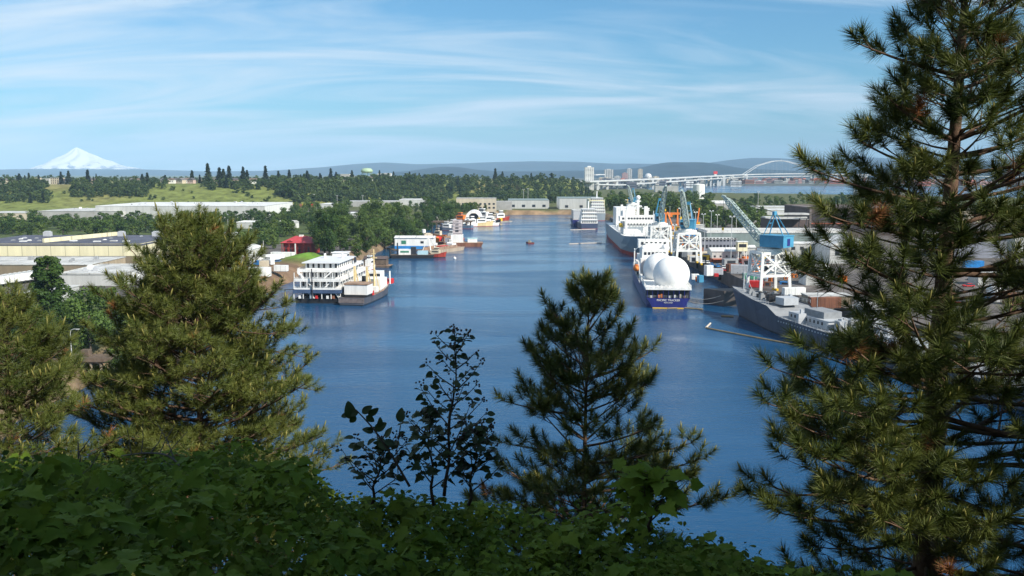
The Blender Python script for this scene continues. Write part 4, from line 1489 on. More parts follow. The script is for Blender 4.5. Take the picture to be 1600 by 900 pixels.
for k in range(5):
    MB().cbox(-7 + k * 3.3 + (k % 2), -.2, 1.9, .9, .8, 1.3).build('locker', [SHIPWHITE, SHIPWHITE, REDP, SHIPWHITE, RUST][k], root)
mb = MB()
for k in range(18):
    a_ = 2 * math.pi * k / 18
    mb.beam((W - 1.4, 26, 10.5), (W - 1.4, 26 + 1.8 * math.cos(a_), 13.6 + 1.8 * math.sin(a_)), .05)
MB().tube([(W - 1.55, 29.2, 13.7), (W - 1.2, 29.2, 13.7)], 1.7, 18).build('paddle_emblem', STEELDK, root)
MB().box(-3, 33, 12.25, 3, 38, 16.6).box(-3.4, 32.6, 16.6, 3.4, 38.4, 16.85).build('pilothouse', SHIPWHITE, root)
MB().box(-3.05, 33.6, 14.4, 3.05, 37.4, 15.9).build('window', GLASS, root)
for sx in (-3.6, 3.6):
    MB().tube([(sx, 24, 15), (sx, 24, 17.2)], .5, 10).build('stack', SHIPWHITE, root)

# --- work ship moored beside the riverboat
c = G(549, 477.5, 0)
root = thing('workboat', 'grey hulled work ship with cream masts moored beside the riverboat', 'ship', (c.x, c.y, 0), R(-9))
st = [(0, 5.0, 4.6, 3.0, 0), (8, 5.4, 5.2, 2.6, 0), (24, 5.4, 5.2, 2.8, 0), (34, 4.6, 4.0, 4.0, 0), (40, 2.6, 1.6, 5.2, -1.0), (44, .15, .1, 6.2, -2.6)]
a, b_, d = hull(st, .1)
a.build('hull', mat('work_ship_hull', (.085, .09, .11), .5, .25, .4, streak=True), root)
b_.build('boot_topping', HULLBK, root)
d.build('deck', RUSTLT, root)
MB().box(-5.05, -.12, 1.0, 5.05, .06, 2.7).build('stern_ramp', mat('worn_brown_steel', (.17, .14, .135), .8, .3, .6), root)
MB().box(-4.1, 4, 3.6, 5.0, 11, 7.4).build('cargo_box', SHIPWHITE, root)
MB().box(-4.3, 3.8, 7.4, 5.2, 11.2, 7.9).build('cargo_box_roof', RUSTLT, root)
MB().box(-4.0, 4.1, 2.4, 4.9, 10.9, 3.6).build('cargo_box_base', HULLBK, root)
MB().box(-3.6, 25, 2.6, 3.8, 34, 7.2).box(-2.8, 27, 7.2, 3.0, 33, 10).build('superstructure', SHIPWHITE, root)
MB().box(-2.85, 26.9, 8.2, 3.05, 27.05, 9.2).build('window', GLASS, root)
for x, y, h_ in ((-3.6, 15, 13.5), (.8, 17, 13.0)):
    MB().beam((x, y, 2.6), (x, y, h_), .7).beam((x, y, h_ - .5), (x + 1.5, y + 2, 4), .35).build('derrick_post', CREAMP, root)
MB().tube([(1.5, 24, 2.6), (1.5, 24, 19.5)], [.45, .2], 8).beam((.2, 24, 16), (2.8, 24, 16), .35).beam((.6, 24, 17.6), (2.4, 24, 17.6), .25).beam((1.5, 24, 13), (3.6, 24, 3), .3).build('mast', CREAMP, root)
MB().box(4.0, 10.5, 2.6, 5.0, 13.0, 4.2).build('winch', REDP, root)
MB().tube([(-1.5, 20, 2.6), (-1.5, 20, 9.0)], .9, 10).build('funnel', HULLBK, root)
MB().tube([(4.4, 36, 4), (4.4, 36, 9.4)], .35, 8).build('vent_post', SHIPWHITE, root)
MB().cbox(4.0, 38, 4, 2.2, 3.4, 2.0).cbox(3.2, 35, 3.6, 1.6, 1.6, 1.4).build('deck_gear', REDP, root)
MB().cbox(-3.8, 20, 2.6, 2.0, 5, 3.4).cbox(2.6, 20, 2.6, 3, 3, 2.2).build('deck_locker', SHIPWHITE, root)
mb = MB()
rail(mb, [(5.3, 12), (5.3, 26), (4.5, 34), (2.6, 40), (.3, 43)], 3.2, 1.1, .07, 2, 2.0)
mb.build('railing', SHIPWHITE, root)


def smallboat(name, label, u, v, L, B, hullm, housem, rz, h=2.2, hh=3.0, mast=0, extra=None, cat='boat'):
    c = G(u, v, 0)
    root = thing(name, label, cat, (c.x, c.y, 0), rz)
    st = [(-L / 2, B * .42, B * .38, h, 0), (-L * .2, B / 2, B * .47, h * .95, 0), (L * .2, B / 2, B * .45, h * 1.1, 0), (L * .4, B * .28, B * .18, h * 1.4, -L * .01), (L / 2, .1, .08, h * 1.6, -L * .05)]
    a, b_, d = hull(st, .05)
    a.build('hull', hullm, root)
    b_.build('boot_topping', HULLRED if hullm is not HULLRED else HULLBK, root)
    d.build('deck', RUSTLT, root)
    if hh:
        MB().box(-B * .3, -L * .12, h * .8, B * .3, L * .22, h + hh).box(-B * .22, L * .0, h + hh, B * .22, L * .16, h + hh * 1.7).build('wheelhouse', housem, root)
        MB().box(-B * .23, -.02, h + hh * 1.2, B * .23, L * .165, h + hh * 1.5).box(-B * .31, -L * .08, h + hh * .45, B * .31, L * .18, h + hh * .75).build('window', GLASS, root)
    if mast:
        MB().tube([(0, 0, h), (0, 0, h + mast)], [.22, .1], 6).beam((-1.2, 0, h + mast * .75), (1.2, 0, h + mast * .75), .15).build('mast', extra or STEELGR, root)
    return root


def barge(name, label, u, v, L, B, h, m, rz=0.0, cat='barge', dm=RUSTLT):
    c = G(u, v, 0)
    root = thing(name, label, cat, (c.x, c.y, 0), rz)
    MB().add([(-L / 2 + 1.5, -B / 2, -.5), (L / 2 - 1.5, -B / 2, -.5), (L / 2 - 1.5, B / 2, -.5), (-L / 2 + 1.5, B / 2, -.5), (-L / 2, -B / 2, h), (L / 2, -B / 2, h), (L / 2, B / 2, h), (-L / 2, B / 2, h)],
             [(0, 3, 2, 1), (0, 1, 5, 4), (1, 2, 6, 5), (2, 3, 7, 6), (3, 0, 4, 7), (4, 5, 6, 7)]).build('hull', m, root)
    MB().box(-L / 2 + .1, -B / 2 + .1, h, L / 2 - .1, B / 2 - .1, h + .08).build('deck', dm, root)
    return root


smallboat('workboat', 'small white boat moored behind the work ship', 577, 421, 15, 5, SHIPWHITE, SHIPWHITE, R(-8), mast=7)
r_ = barge('houseboat', 'brown floating shed on a raft behind the work ship', 588, 417, 17, 8, 1.0, TIMBER, R(-4), 'houseboat')
MB().box(-6, -3, 1, 6, 3, 4.5).build('wall', TIMBER, r_)
MB().gable(-6, 6, -3, 3, 4.5, 1.4).build('roof', BROWNW, r_)

# --- dock group with the white floating boathouse
r_ = barge('boathouse_float', 'white floating boathouse with blue lower wall', 651, 390, 31, 14, .8, TIMBER, R(-2), 'boathouse')
MB().box(-13.5, -6, .8, 12, 6, 2.9).build('wall_base', BLUEP, r_)
MB().box(-13.4, -5.9, 2.9, 11.9, 5.9, 8.0).build('wall', SHIPWHITE, r_)
MB().gable(-13.4, 11.9, -5.9, 5.9, 8.0, 1.2, over=.5).build('roof', ROOFWH, r_)
MB().box(-9, -6.05, 4.2, -6, -5.85, 6.4).build('window', GREENP, r_)
MB().box(3.5, -6.05, 4.6, 5.5, -5.85, 6.0).build('window', GLASS, r_)
p = G(625, 388, 0)
root = thing('loading_frame', 'orange steel loading frame left of the floating boathouse', 'frame', (p.x, p.y, 0))
MB().beam((-2.5, 0, -2), (-2.5, 0, 8), .5).beam((3, 0, -2), (3, 0, 8), .5).beam((-2.5, 0, 8), (3, 0, 8), .7).build('frame', ORANGE, root)
MB().beam((-2.5, 0, 2), (3, 0, 6), .4).beam((-2.5, 0, 3), (3, 0, 3), .6).build('brace', RUST, root)
r_ = barge('work_barge', 'black work barge with white cabins at the front of the dock group', 645, 403, 26, 8, 2.0, HULLBK, R(1), dm=TIMBER)
MB().box(-8, -2.5, 2.08, -1, 2.5, 5.2).build('cabin', SHIPWHITE, r_)
MB().box(-7, -2.6, 3.4, -2, -2.45, 4.4).build('window', GREENP, r_)
MB().box(3, -2, 2.08, 9, 2, 4.2).build('tank', mat('pale_blue_paint', (.40, .58, .66), .5, .12, .6), r_)
MB().cbox(0.5, 0, 2.08, 3, 3, 4.4).build('winch_house', STEELDK, r_)
MB().tube([(-9, 0, 2), (-9, 0, 9)], .4, 8).build('stack', STEELDK, r_)
MB().tube([(-13.2, 0, -3), (-13.2, 0, 6)], .6, 8).build('spud', STEELDK, r_)
smallboat('fishing_boat', 'red hulled tug with white derrick at the front of the dock group', 679, 402, 15, 6, HULLRED, BUFF, R(-100), hh=2.2, mast=9, extra=SHIPWHITE)
r_ = barge('work_barge', 'long pale rusty barge running along the dock group', 690, 394, 42, 9, 2.2, mat('pale_rust_hull', (.36, .29, .22), .8, .25, .4, streak=True), R(62))
MB().box(-15, -4.4, 2.3, 12, -4.2, 4.2).box(-15, 4.2, 2.3, 12, 4.4, 4.2).build('coaming', RUSTLT, r_)
MB().beam((-17, -3, 2.2), (-15, 0, 11), .35).beam((-17, 3, 2.2), (-15, 0, 11), .35).beam((-15, 0, 11), (-6, 0, 2.4), .25).build('derrick', SHIPWHITE, r_)
MB().cbox(12, 0, 2.3, 5, 4, 2.6).build('deckhouse', SHIPWHITE, r_)
MB().cbox(3, 1, 2.3, 7, 4, 1.6).build('tarpaulin', REDP, r_)
r_ = barge('work_barge', 'rusty barge stacked with red and cream gear behind the floating boathouse', 692, 381, 30, 12, 1.8, RUST, R(20))
for k, (x, y, w, d, h, m_) in enumerate(((-11, 0, 6, 5, 5.5, BUFF), (-3, 2, 5, 4, 3, REDP), (3, -2, 6, 3, 3.4, RUSTLT), (9, 2, 5, 5, 4.2, RUST), (-6, -4, 4, 2.4, 3.2, ORANGE), (6, 3, 4, 3, 5.0, STEELGR))):
    MB().cbox(x, y, 1.9, w, d, h).cbox(x, y, 1.9 + h, w * .6, d * .6, .5).build('cargo', m_, r_)
MB().tube([(-7, 3, 1.9), (-7, 3, 12)], .45, 8).build('stack', STEELDK, r_)
MB().lathe([(.1, 0), (1.4, 0), (1.4, 2.4), (.1, 2.6)], 12, (-13, 3, 8)).beam((-13, 3, 1.9), (-13, 3, 8), .5).build('tank', SHIPWHITE, r_)
r_ = barge('crane_barge', 'brown barge carrying a pale stepped tower and small cabin', 724, 384.5, 27, 11, 2.6, RUST, R(3))
MB().box(-8.5, -3, 2.7, 0, 3, 8.0).build('tower_base', SHIPWHITE, r_)
mb = MB().box(-7.2, -2.4, 8.0, -.6, 2.4, 18.0)
for k in range(4):
    mb.box(-6.9 + .2 * k, -2.7, 9 + k * 2.3, -.8 - .2 * k, 2.7, 9.8 + k * 2.3)
mb.build('tower', mat('pale_pink_grey', (.48, .42, .42), .6, .2, .6), r_)
for k in range(4):
    MB().box(-5.4, -2.55, 10 + k * 2.0, -3.2, -2.38, 11 + k * 2.0).build('tower_opening', STEELDK, r_)
MB().box(3, -2.4, 2.7, 9.5, 2.4, 5.2).build('cabin', WHITE, r_)
MB().box(2.8, -2.6, 5.2, 9.7, 2.6, 5.5).build('cabin_roof', mat('pale_turquoise', (.42, .62, .62), .6, .1, .6), r_)
MB().box(-12.5, -3, 2.7, -9, 3, 5.4).build('winch_house', GREYW, r_)

# --- second dock group and the old pier
p = G(680, 356, 0)
root = thing('timber_trestle', 'dark timber trestle pier on the left bank before the trees', 'pier', (p.x - 6, p.y, 0), R(6))
MB().box(-26, -3, 5, 40, 3, 6.2).build('deck', TIMBER, root)
pm = None
for k in range(17):
    if pm is None:
        o = MB().tube([(0, -2, -4), (0, -2, 5)], .6, 6).tube([(0, 2, -4), (0, 2, 5)], .6, 6).build('piling', TIMBER, root)
        pm = o.data
    else:
        o = link('piling', pm, root)
    o.location = (-24 + k * 3.9, 0, 0)
MB().box(-4, 3.2, 5.2, 40, 7, 6.3).build('gangway', TIMBER, root)
p = G(740, 347, 0)
root = thing('arched_shed', 'white arched roof boat shed with dark round opening', 'shed', (p.x, p.y, 0))
mb = MB()
for k in range(12):
    a0_, a1_ = math.pi * k / 12, math.pi * (k + 1) / 12
    r0 = 8.2
    mb.add([(r0 * math.cos(a0_), 0, 4 + 8 * math.sin(a0_)), (r0 * math.cos(a1_), 0, 4 + 8 * math.sin(a1_)), (r0 * math.cos(a1_), 24, 4 + 8 * math.sin(a1_)), (r0 * math.cos(a0_), 24, 4 + 8 * math.sin(a0_))], [(0, 1, 2, 3)])
    mb.add([(r0 * math.cos(a0_), 0, 4 + 8 * math.sin(a0_)), (5.4 * math.cos(a0_), 0, 3.6 + 5.6 * math.sin(a0_)), (5.4 * math.cos(a1_), 0, 3.6 + 5.6 * math.sin(a1_)), (r0 * math.cos(a1_), 0, 4 + 8 * math.sin(a1_))], [(0, 1, 2, 3)])
mb.box(-8.2, 0, -1, -5.4, 24, 4).box(5.4, 0, -1, 8.2, 24, 4)
mb.build('shell', SHIPWHITE, root)
MB().box(-5.3, 3, -1, 5.3, 3.4, 8.6).build('opening', STEELDK, root)
smallboat('tugboat', 'blue hulled boat beside the timber trestle', 713, 357, 30, 9, mat('slate_blue_hull', (.12, .17, .24), .5, .2, .4), SHIPWHITE, R(75), h=3, hh=3, mast=8)
smallboat('fishing_boat', 'orange decked workboat behind the blue hulled boat', 722, 347, 26, 8, RUST, ORANGE, R(60), h=3, hh=4, mast=6)
smallboat('motor_yacht', 'white yacht with stepped cabins beside the arched shed', 735, 354, 22, 7, SHIPWHITE, SHIPWHITE, R(-60), h=3, hh=4)
smallboat('motor_yacht', 'small white launch left of the white yacht', 729, 351, 16, 6, SHIPWHITE, SHIPWHITE, R(-75), h=2.6, hh=3)
smallboat('motor_yacht', 'white launch moored against the timber trestle', 692, 348, 26, 7, SHIPWHITE, SHIPWHITE, R(70), h=4, hh=4)
smallboat('workboat', 'cream hulled boat with black bottom in front of the arched shed', 750, 353.5, 26, 8, CREAMP, SHIPWHITE, R(-82), h=3.4, hh=3.4, mast=6)
smallboat('tugboat', 'black and white tug right of the arched shed', 763, 350, 26, 8, HULLBK, SHIPWHITE, R(-80), h=3.0, hh=4.5, mast=9)
smallboat('workboat', 'white ferry with long cabin behind the black tug', 757, 344, 34, 9, SHIPWHITE, SHIPWHITE, R(60), h=4, hh=5)
smallboat('fishing_boat', 'red and white fishing boat at the end of the far dock', 780, 345, 24, 8, HULLRED, SHIPWHITE, R(-70), h=3.2, hh=4.5, mast=9)
smallboat('fishing_boat', 'rust red boat left of the last fishing boat', 772, 344, 22, 7, RUST, BUFF, R(-80), h=3.0, hh=3, mast=8)
r_ = barge('floating_dock', 'low grey floating dock under the far moored boats', 752, 348, 70, 9, .9, CONC, R(34), 'dock')
for k in range(7):
    MB().cbox(-30 + 9 * k, random.uniform(-2.5, 2.5), .98, random.uniform(2, 5), 3, random.uniform(1.5, 4.5)).build('cargo', random.choice([WHITE, ORANGE, BUFF, STEELGR, YELLOW]), r_)

smallboat('fishing_boat', 'white fishing boat with red bottom tucked between the dock barges', 668, 384, 14, 5, SHIPWHITE, SHIPWHITE, R(60), h=2.2, hh=2.6, mast=7)
smallboat('tugboat', 'dark red tug lying behind the crane barge', 708, 376, 16, 6, HULLRED, SHIPWHITE, R(70), h=2.2, hh=3.2, mast=7)
smallboat('workboat', 'small dark boat left of the crane barge tower', 701, 387, 11, 4, HULLBK, SHIPWHITE, R(-70), h=1.6, hh=2.2, mast=5)
smallboat('fishing_boat', 'orange fishing boat behind the rusty gear barge', 686, 371, 15, 5, ORANGE, BUFF, R(60), h=2.2, hh=3, mast=8)
smallboat('workboat', 'grey boat moored on the lagoon side of the timber trestle', 700, 360, 20, 6, GREYW, SHIPWHITE, R(65), h=2.6, hh=3, mast=8)
smallboat('motor_yacht', 'white cabin boat on the outer side of the far dock', 768, 353, 16, 5, SHIPWHITE, SHIPWHITE, R(-75), h=2.2, hh=3)
# small things on the water
smallboat('motorboat', 'small red motorboat alone on open water trailing a faint wake', 828, 380.5, 6, 2.2, RUST, BUFF, R(80), h=.9, hh=1.0)
p = G(710.5, 405, 0)
o = MB().sphere((0, 0, .5), .9, 14).tube([(0, 0, 1.2), (0, 0, 2.0)], .15, 6).build('mooring_buoy', WHITE, smooth=True, loc=(p.x, p.y, 0))
tag(o, 'white mooring buoy floating before the dock group', 'buoy')


def boom_line(label, pts_, r=.28, m=ORANGE):
    P = [G(u, v, 0) for u, v in pts_]
    org_ = P[0].copy()
    mb = MB()
    Q_ = catmull([p - org_ for p in P], 8)
    mb.tube([Vector((q.x, q.y, .18)) for q in Q_], r, 6)
    o = mb.build('containment_boom', m, loc=org_)
    tag(o, label, 'boom')


BOOMT = mat('faded_boom', (.28, .20, .10), .7, .2, .4)
BOOMW = mat('pale_boom', (.55, .48, .40), .7, .2, .4)
boom_line('long orange floating boom curving round the grey warship hull', [(1103, 512), (1112, 515), (1180, 528), (1250, 541), (1310, 553), (1380, 572), (1460, 600)], m=BOOMT)
boom_line('short pale boom angled at the tip of the long orange boom', [(1103, 513), (1106, 510), (1110, 506)], .3, BOOMW)
boom_line('yellow boom across the stern of the radome ship', [(1043, 482.5), (1070, 482), (1098, 484)], .3, BOOMT)
boom_line('short yellow boom at the warship stem', [(1127, 494.5), (1146, 495.5)], .35, BOOMT)
boom_line('pale boom reaching out from the cargo ship side', [(889, 381.5), (915, 380.5), (940, 380)], .35, BOOMW)
boom_line('pale boom next beyond the cargo ship boom', [(891, 359.5), (910, 359), (930, 358.5)], .35, BOOMW)
boom_line('farthest pale boom near the dark barge', [(890, 351.5), (914, 351)], .35, BOOMW)

# --- radome ship
c = G(1044, 482, 0)
c0 = c
rz = R(-4.5)
root = thing('tracking_ship', 'blue hulled ship with two huge white radomes on its stern', 'ship', (c.x, c.y, 0), rz)
BW = 8.2
st = [(0, BW * .98, BW * .72, 3.9, 0), (6, BW, BW * .93, 3.9, 0), (20, BW, BW, 4.4, 0), (90, BW, BW, 5.4, 0), (112, BW * .85, BW * .7, 6.6, 0), (128, BW * .4, BW * .25, 8.0, -1.5), (136, .2, .15, 9.0, -5)]
a, b_, d = hull(st, .1)
a.build('hull', NAVY, root)
b_.build('boot_topping', NAVY, root)
d.build('deck', STEELGR, root)
MB().box(-BW * .7, -.06, .0, BW * .7, .02, .35).build('waterline_stripe', YELLOW, root)
# raised aft deck over the open mooring deck
MB().box(-BW - .2, -.6, 7.0, BW + .2, 40, 7.6).build('aft_deck', SHIPWHITE, root)
MB().box(-BW + .2, 5, 3.9, BW - .2, 39.5, 7.0).build('aft_house', NAVY, root)
MB().box(-BW + .1, 1.5, 3.7, BW - .1, 5, 7.0).build('mooring_deck_recess', STEELDK, root)
for k in range(9):
    x = -BW + .4 + k * (2 * BW - .8) / 8
    MB().box(x - .1, -.3, 3.9, x + .1, -.1, 7.0).build('stanchion', NAVY, root)
for k, (x, m_) in enumerate(((-6.2, SHIPWHITE), (-3.4, ORANGE), (-2.6, ORANGE), (.6, SHIPWHITE), (2.4, SHIPWHITE), (4.6, BUFF), (6.0, RUSTLT))):
    MB().cbox(x, .8, 3.6, .8, .6, 1.1 + .3 * (k % 3)).build('mooring_gear', m_, root)
mb = MB()
rail(mb, [(-BW - .1, 38), (-BW - .1, -.5), (BW + .1, -.5), (BW + .1, 38)], 7.6, 1.1, .08, 3, 1.2)
mb.build('railing', SHIPWHITE, root)
mb = MB()
rail(mb, [(-BW, .1), (BW, .1)], 3.9, .9, .07, 2, 1.2)
mb.build('railing', STEELGR, root)
for k in range(10):
    MB().cbox(-7 + k * 1.5, .6 + .5 * (k % 2), 7.6, .7, .6, .9).build('deck_locker', SHIPWHITE, root)
for yy, xx, rr in ((10.0, 1.9, 6.9), (30, -.9, 6.6)):
    mb = MB().sphere((xx, yy, 7.4 + rr * .62), rr, 48, zlo=-.70)
    dm = mb.build('radome', RADOME, root, smooth=True)
    MB().lathe([(rr * .77, 7.5), (rr * .77, 8.2)], 32, (xx, yy, 0)).build('radome_ring', SHIPWHITE, dm)
for i, (tx, sz, zz0) in enumerate((('PACIFIC TRACKER', 1.05, 2.75), ('PORTLAND', .62, 1.95))):
    cu = bpy.data.curves.new('name_text', 'FONT')
    cu.body = tx
    cu.size = sz
    cu.align_x = 'CENTER'
    cu.extrude = .02
    ot = bpy.data.objects.new('name_text', cu)
    COL.objects.link(ot)
    bpy.context.view_layer.update()
    lm = bpy.data.meshes.new_from_object(ot.evaluated_get(bpy.context.evaluated_depsgraph_get()))
    bpy.data.objects.remove(ot)
    lm.name = 'lettering'
    lm.materials.clear()
    lm.materials.append(SHIPWHITE)
    o = link('lettering', lm, root)
    o.location = (0, -.12, zz0)
    o.rotation_euler = (math.pi / 2, 0, 0)
# superstructure and masts ahead of the radomes
MB().box(-6.4, 62, 5, 6.4, 92, 12.5).build('superstructure', SHIPWHITE, root)
MB().box(-5.6, 66, 12.5, 5.6, 84, 16.5).build('superstructure', SHIPWHITE, root)
MB().box(-6.8, 74, 16.5, 6.8, 82, 20).box(-4, 70, 16.5, 4, 74, 18.5).build('bridge', SHIPWHITE, root)
for z0, y0, w in ((8.6, 61.9, 5.6), (14.0, 65.9, 5.0), (17.9, 73.9, 6.0)):
    for k in range(6):
        x = -w + 2 * w * (k + .5) / 6
        MB().box(x - .5, y0 - .05, z0, x + .5, y0 + .1, z0 + 1.2).build('window', GLASS, root)
MB().box(-3.6, 54, 5, 1.2, 61, 13).build('funnel', NAVY, root)
MB().box(-3.7, 53.9, 11.6, 1.3, 61.1, 13.1).build('funnel_band', STEELDK, root)
for x, y, h_ in ((0, 78, 29), (-4, 70, 25), (3.4, 86, 26)):
    mb = MB()
    lattice(mb, (x, y, 14), (x, y, h_), 1.6, .5, 7, .22)
    mb.beam((x - 2.4, y, h_ - 3), (x + 2.4, y, h_ - 3), .3).beam((x - 1.6, y, h_ - 1), (x + 1.6, y, h_ - 1), .25).tube([(x, y, h_), (x, y, h_ + 4)], .1, 5)
    mb.build('mast', SHIPWHITE, root)
for x, y, z0, r0 in ((-4.6, 68, 14, 1.6), (4.8, 68, 14, 1.8), (-3.4, 84, 14, 1.3), (5.4, 88, 10.5, 2.0)):
    MB().lathe([(r0 * .7, z0), (r0 * .7, z0 + r0)], 12, (x, y, 0)).sphere((x, y, z0 + r0 * 1.6), r0, 16).build('small_radome', RADOME, root, smooth=True)
lb = MB().sphere((0, 0, 0), 1.0, 14)
for sx in (-1,):
    o = lb.build('lifeboat', ORANGE, root, smooth=True)
    o.location = (sx * (BW + .3), 58, 9.0)
    o.scale = (1.5, 3.6, 1.6)
    for yy in (-2.5, 2.5):
        MB().beam((sx * (BW - 1.2), 58 + yy, 5), (sx * (BW - .6), 58 + yy, 12), .4).beam((sx * (BW - .6), 58 + yy, 12), (sx * (BW + .6), 58 + yy, 12.4), .35).build('davit', SHIPWHITE, root)
for k in range(8):
    MB().cbox(random.uniform(-7, -5), 45 + k * 8, 5.0, 1.2, 1.6, random.uniform(1, 2.4)).build('deck_gear', random.choice([SHIPWHITE, STEELGR, STEELDK]), root)
MB().tube([(-7, 100, 5.5), (-7, 100, 14)], .3, 6).beam((-7, 100, 13), (-2, 96, 18), .4).build('deck_crane', SHIPWHITE, root)

# mooring lines from the radome ship to the quay and to the warship
for k, (a_, b_) in enumerate((((1078, 465), (1126, 462)), ((1078, 471), (1130, 470)))):
    p0, p1 = Q(a_[0], a_[1], 331), Q(b_[0], b_[1], 320)
    pts_ = [p0.lerp(p1, t_ / 10) - Vector((0, 0, 1.0 * math.sin(math.pi * t_ / 10))) - p0 for t_ in range(11)]
    tag(MB().tube(pts_, .09, 5).build('mooring_line', BOOMW, loc=p0), ('upper pale mooring line from the radome ship stern', 'lower pale mooring line from the radome ship stern')[k], 'rope')

# --- grey cargo ship, bow towards the viewer
bx, by = 71.5, 524.0
root = thing('cargo_ship', 'large grey cargo ship with white superstructure pointing its bow at the viewer', 'ship', (bx + 8.5, by, 0), R(178))
HB = 12.5
st = [(-190, HB, HB * .9, 11, 0), (-150, HB, HB, 11, 0), (-40, HB, HB, 11.2, 0), (-22, HB * .96, HB * .72, 11.8, 0), (-9, HB * .72, HB * .34, 12.4, -1), (-2, HB * .30, HB * .09, 13.0, -4), (1.5, .25, .15, 13.4, -6)]
a, b_, d = hull(st, .1, 2.2)
a.build('hull', HULLGR, root)
b_.build('boot_topping', HULLRED, root)
d.build('deck', SHIPWHITE, root)
for sx in (-1, 1):
    q = [(sx * HB * .30, -2, 13.0), (sx * .25, 1.5, 13.4)]
mb = MB()
mb.box(-10, -70, 11, 10, -52, 15.5).box(-9.2, -68, 15.5, 9.2, -54, 19.0)
mb.build('superstructure', SHIPWHITE, root)
MB().box(-12.2, -66, 19, 12.2, -56, 22).build('bridge', SHIPWHITE, root)
for k in range(12):
    x = -11 + 22 * (k + .5) / 12
    MB().box(x - .65, -56.1, 20.1, x + .65, -55.9, 21.3).build('window', GLASS, root)
for k in range(8):
    x = -8 + 16 * (k + .5) / 8
    MB().box(x - .4, -53.05, 16.6, x + .4, -51.9 - 2, 17.6).build('window', GLASS, root)
for x, y, h_, w in ((0, -62, 33, 1.6), (-6, -70, 28, 2.2), (5.5, -70, 28, 2.2), (-9, -46, 24, 1.2), (9, -46, 27, 1.4), (9.5, -74, 29, 1.4), (-9.5, -90, 26, 1.4), (9.5, -90, 26, 1.4)):
    MB().beam((x, y, 11), (x, y, h_), w).box(x - w * 1.1, y - .6, h_ - 1.6, x + w * 1.1, y + .6, h_ - 1).build('king_post', SHIPWHITE, root)
MB().beam((-9, -46, 23), (9, -46, 23), .9).build('crosstree', SHIPWHITE, root)
MB().sphere((0, -62, 34), 1.5, 14).build('radar_dome', RADOME, root, smooth=True)
MB().box(-7, -180, 11, 7, -150, 24).build('aft_superstructure', SHIPWHITE, root)
for k in range(7):
    MB().cbox(random.uniform(-7, 7), -12 - k * 5, 11.6, random.uniform(2, 5), 3, random.uniform(1.5, 4)).build('deck_gear', SHIPWHITE, root)
for k in range(4):
    MB().box(-8.5, -78 - k * 17, 11, 8.5, -90 - k * 17 + 2.5, 13.2).build('hatch', SHIPWHITE, root)
MB().tube([(0, -8, 12), (0, -8, 20)], [.5, .25], 8).beam((-2, -8, 17), (2, -8, 17), .3).build('foremast', SHIPWHITE, root)
for sx in (-1, 1):
    MB().cbox(sx * 11.2, -60, 15, 2.0, 7, 2.4).build('lifeboat', YELLOW if sx > 0 else SHIPWHITE, root)
    MB().cbox(sx * 3.4, -1.5 - 4.2, 9.0, .9, 1.2, 1.8).build('anchor', STEELDK, root)
mb = MB()
rail(mb, [(-HB * .96, -22), (-HB * .72, -9), (-HB * .3, -2), (0, 1), (HB * .3, -2), (HB * .72, -9), (HB * .96, -22)], 12.4, 1.1, .08, 2, 2)
mb.build('railing', SHIPWHITE, root)
mb = MB()
for k in range(12):
    mb.cbox(-HB + .3, -26 - k * 2.6, 11.4 + 1.2 * (k % 3 == 0), 1.0, 1.4, 1.2 + .8 * (k % 2))
mb.build('deck_pipework', SHIPWHITE, root)
for k in range(3):
    MB().tube([(-HB - .5, -40 - 16 * k, 1.5), (-HB - .5, -44 - 16 * k, 1.5)], 1.5, 10).build('fender', BLACKR, root)

# --- other ships beyond, along the wharf
def backship(label, u, v, L, B, hm, decks, rz=0.0, hz=8.0, house_y=(2, 30)):
    c = G(u, v, 0)
    root = thing('moored_ship', label, 'ship', (c.x, c.y, 0), rz)
    st = [(0, B * .46, B * .4, hz, 0), (10, B / 2, B * .49, hz, 0), (L * .8, B / 2, B / 2, hz, 0), (L, 1, .6, hz + 2, -3)]
    a, b_, d = hull(st, .1)
    a.build('hull', hm, root)
    b_.build('boot_topping', HULLRED, root)
    d.build('deck', STEELGR, root)
    z = hz
    for k in range(decks):
        MB().box(-B * .44 + k * .5, house_y[0] + k * 1.5, z, B * .44 - k * .5, house_y[1] - k * 2, z + 2.9).build('deckhouse', SHIPWHITE, root)
        mb = MB().box(-B * .46 + k * .5, house_y[0] - .6 + k * 1.5, z + 2.9, B * .46 - k * .5, house_y[1] - k * 2, z + 3.15)
        mb.build('deck', SHIPWHITE, root)
        for j in range(7):
            x = -B * .4 + B * .8 * (j + .5) / 7
            MB().box(x - .6, house_y[0] + k * 1.5 - .08, z + .7, x + .6, house_y[0] + k * 1.5 + .05, z + 2.1).build('window', GLASS, root)
        z += 3.15
    MB().tube([(0, house_y[0] + 12, z), (0, house_y[0] + 12, z + 7)], .6, 8).build('mast', SHIPWHITE, root)
    return root


backship('navy hulled ship with stacked white decks behind the cargo ship', 921, 358, 70, 17, mat('slate_navy_hull', (.06, .075, .13), .5, .2, .3), 4, hz=5)
r_ = barge('covered_barge', 'dark barge with grey box cover at the lagoon head', 903, 352, 13, 34, 6.0, NAVY, 0)
MB().box(-5.4, -15, 6.08, 6.2, 15, 14.5).build('cover', SILVER, r_)
MB().box(-5.6, -15.2, 14.5, 6.4, 15.2, 14.9).build('cover_roof', ROOFLT, r_)
r_ = backship('white block sided ship beyond the cargo ship', 934, 345, 60, 18, HULLGR, 5, hz=8)
r_ = barge('accommodation_barge', 'cream box hulled accommodation barge behind the cargo ship masts', 930, 343, 18, 40, 4, HULLGR, 0)
MB().box(-8, -18, 4.1, 8, 18, 22).build('superstructure', CREAM, r_)

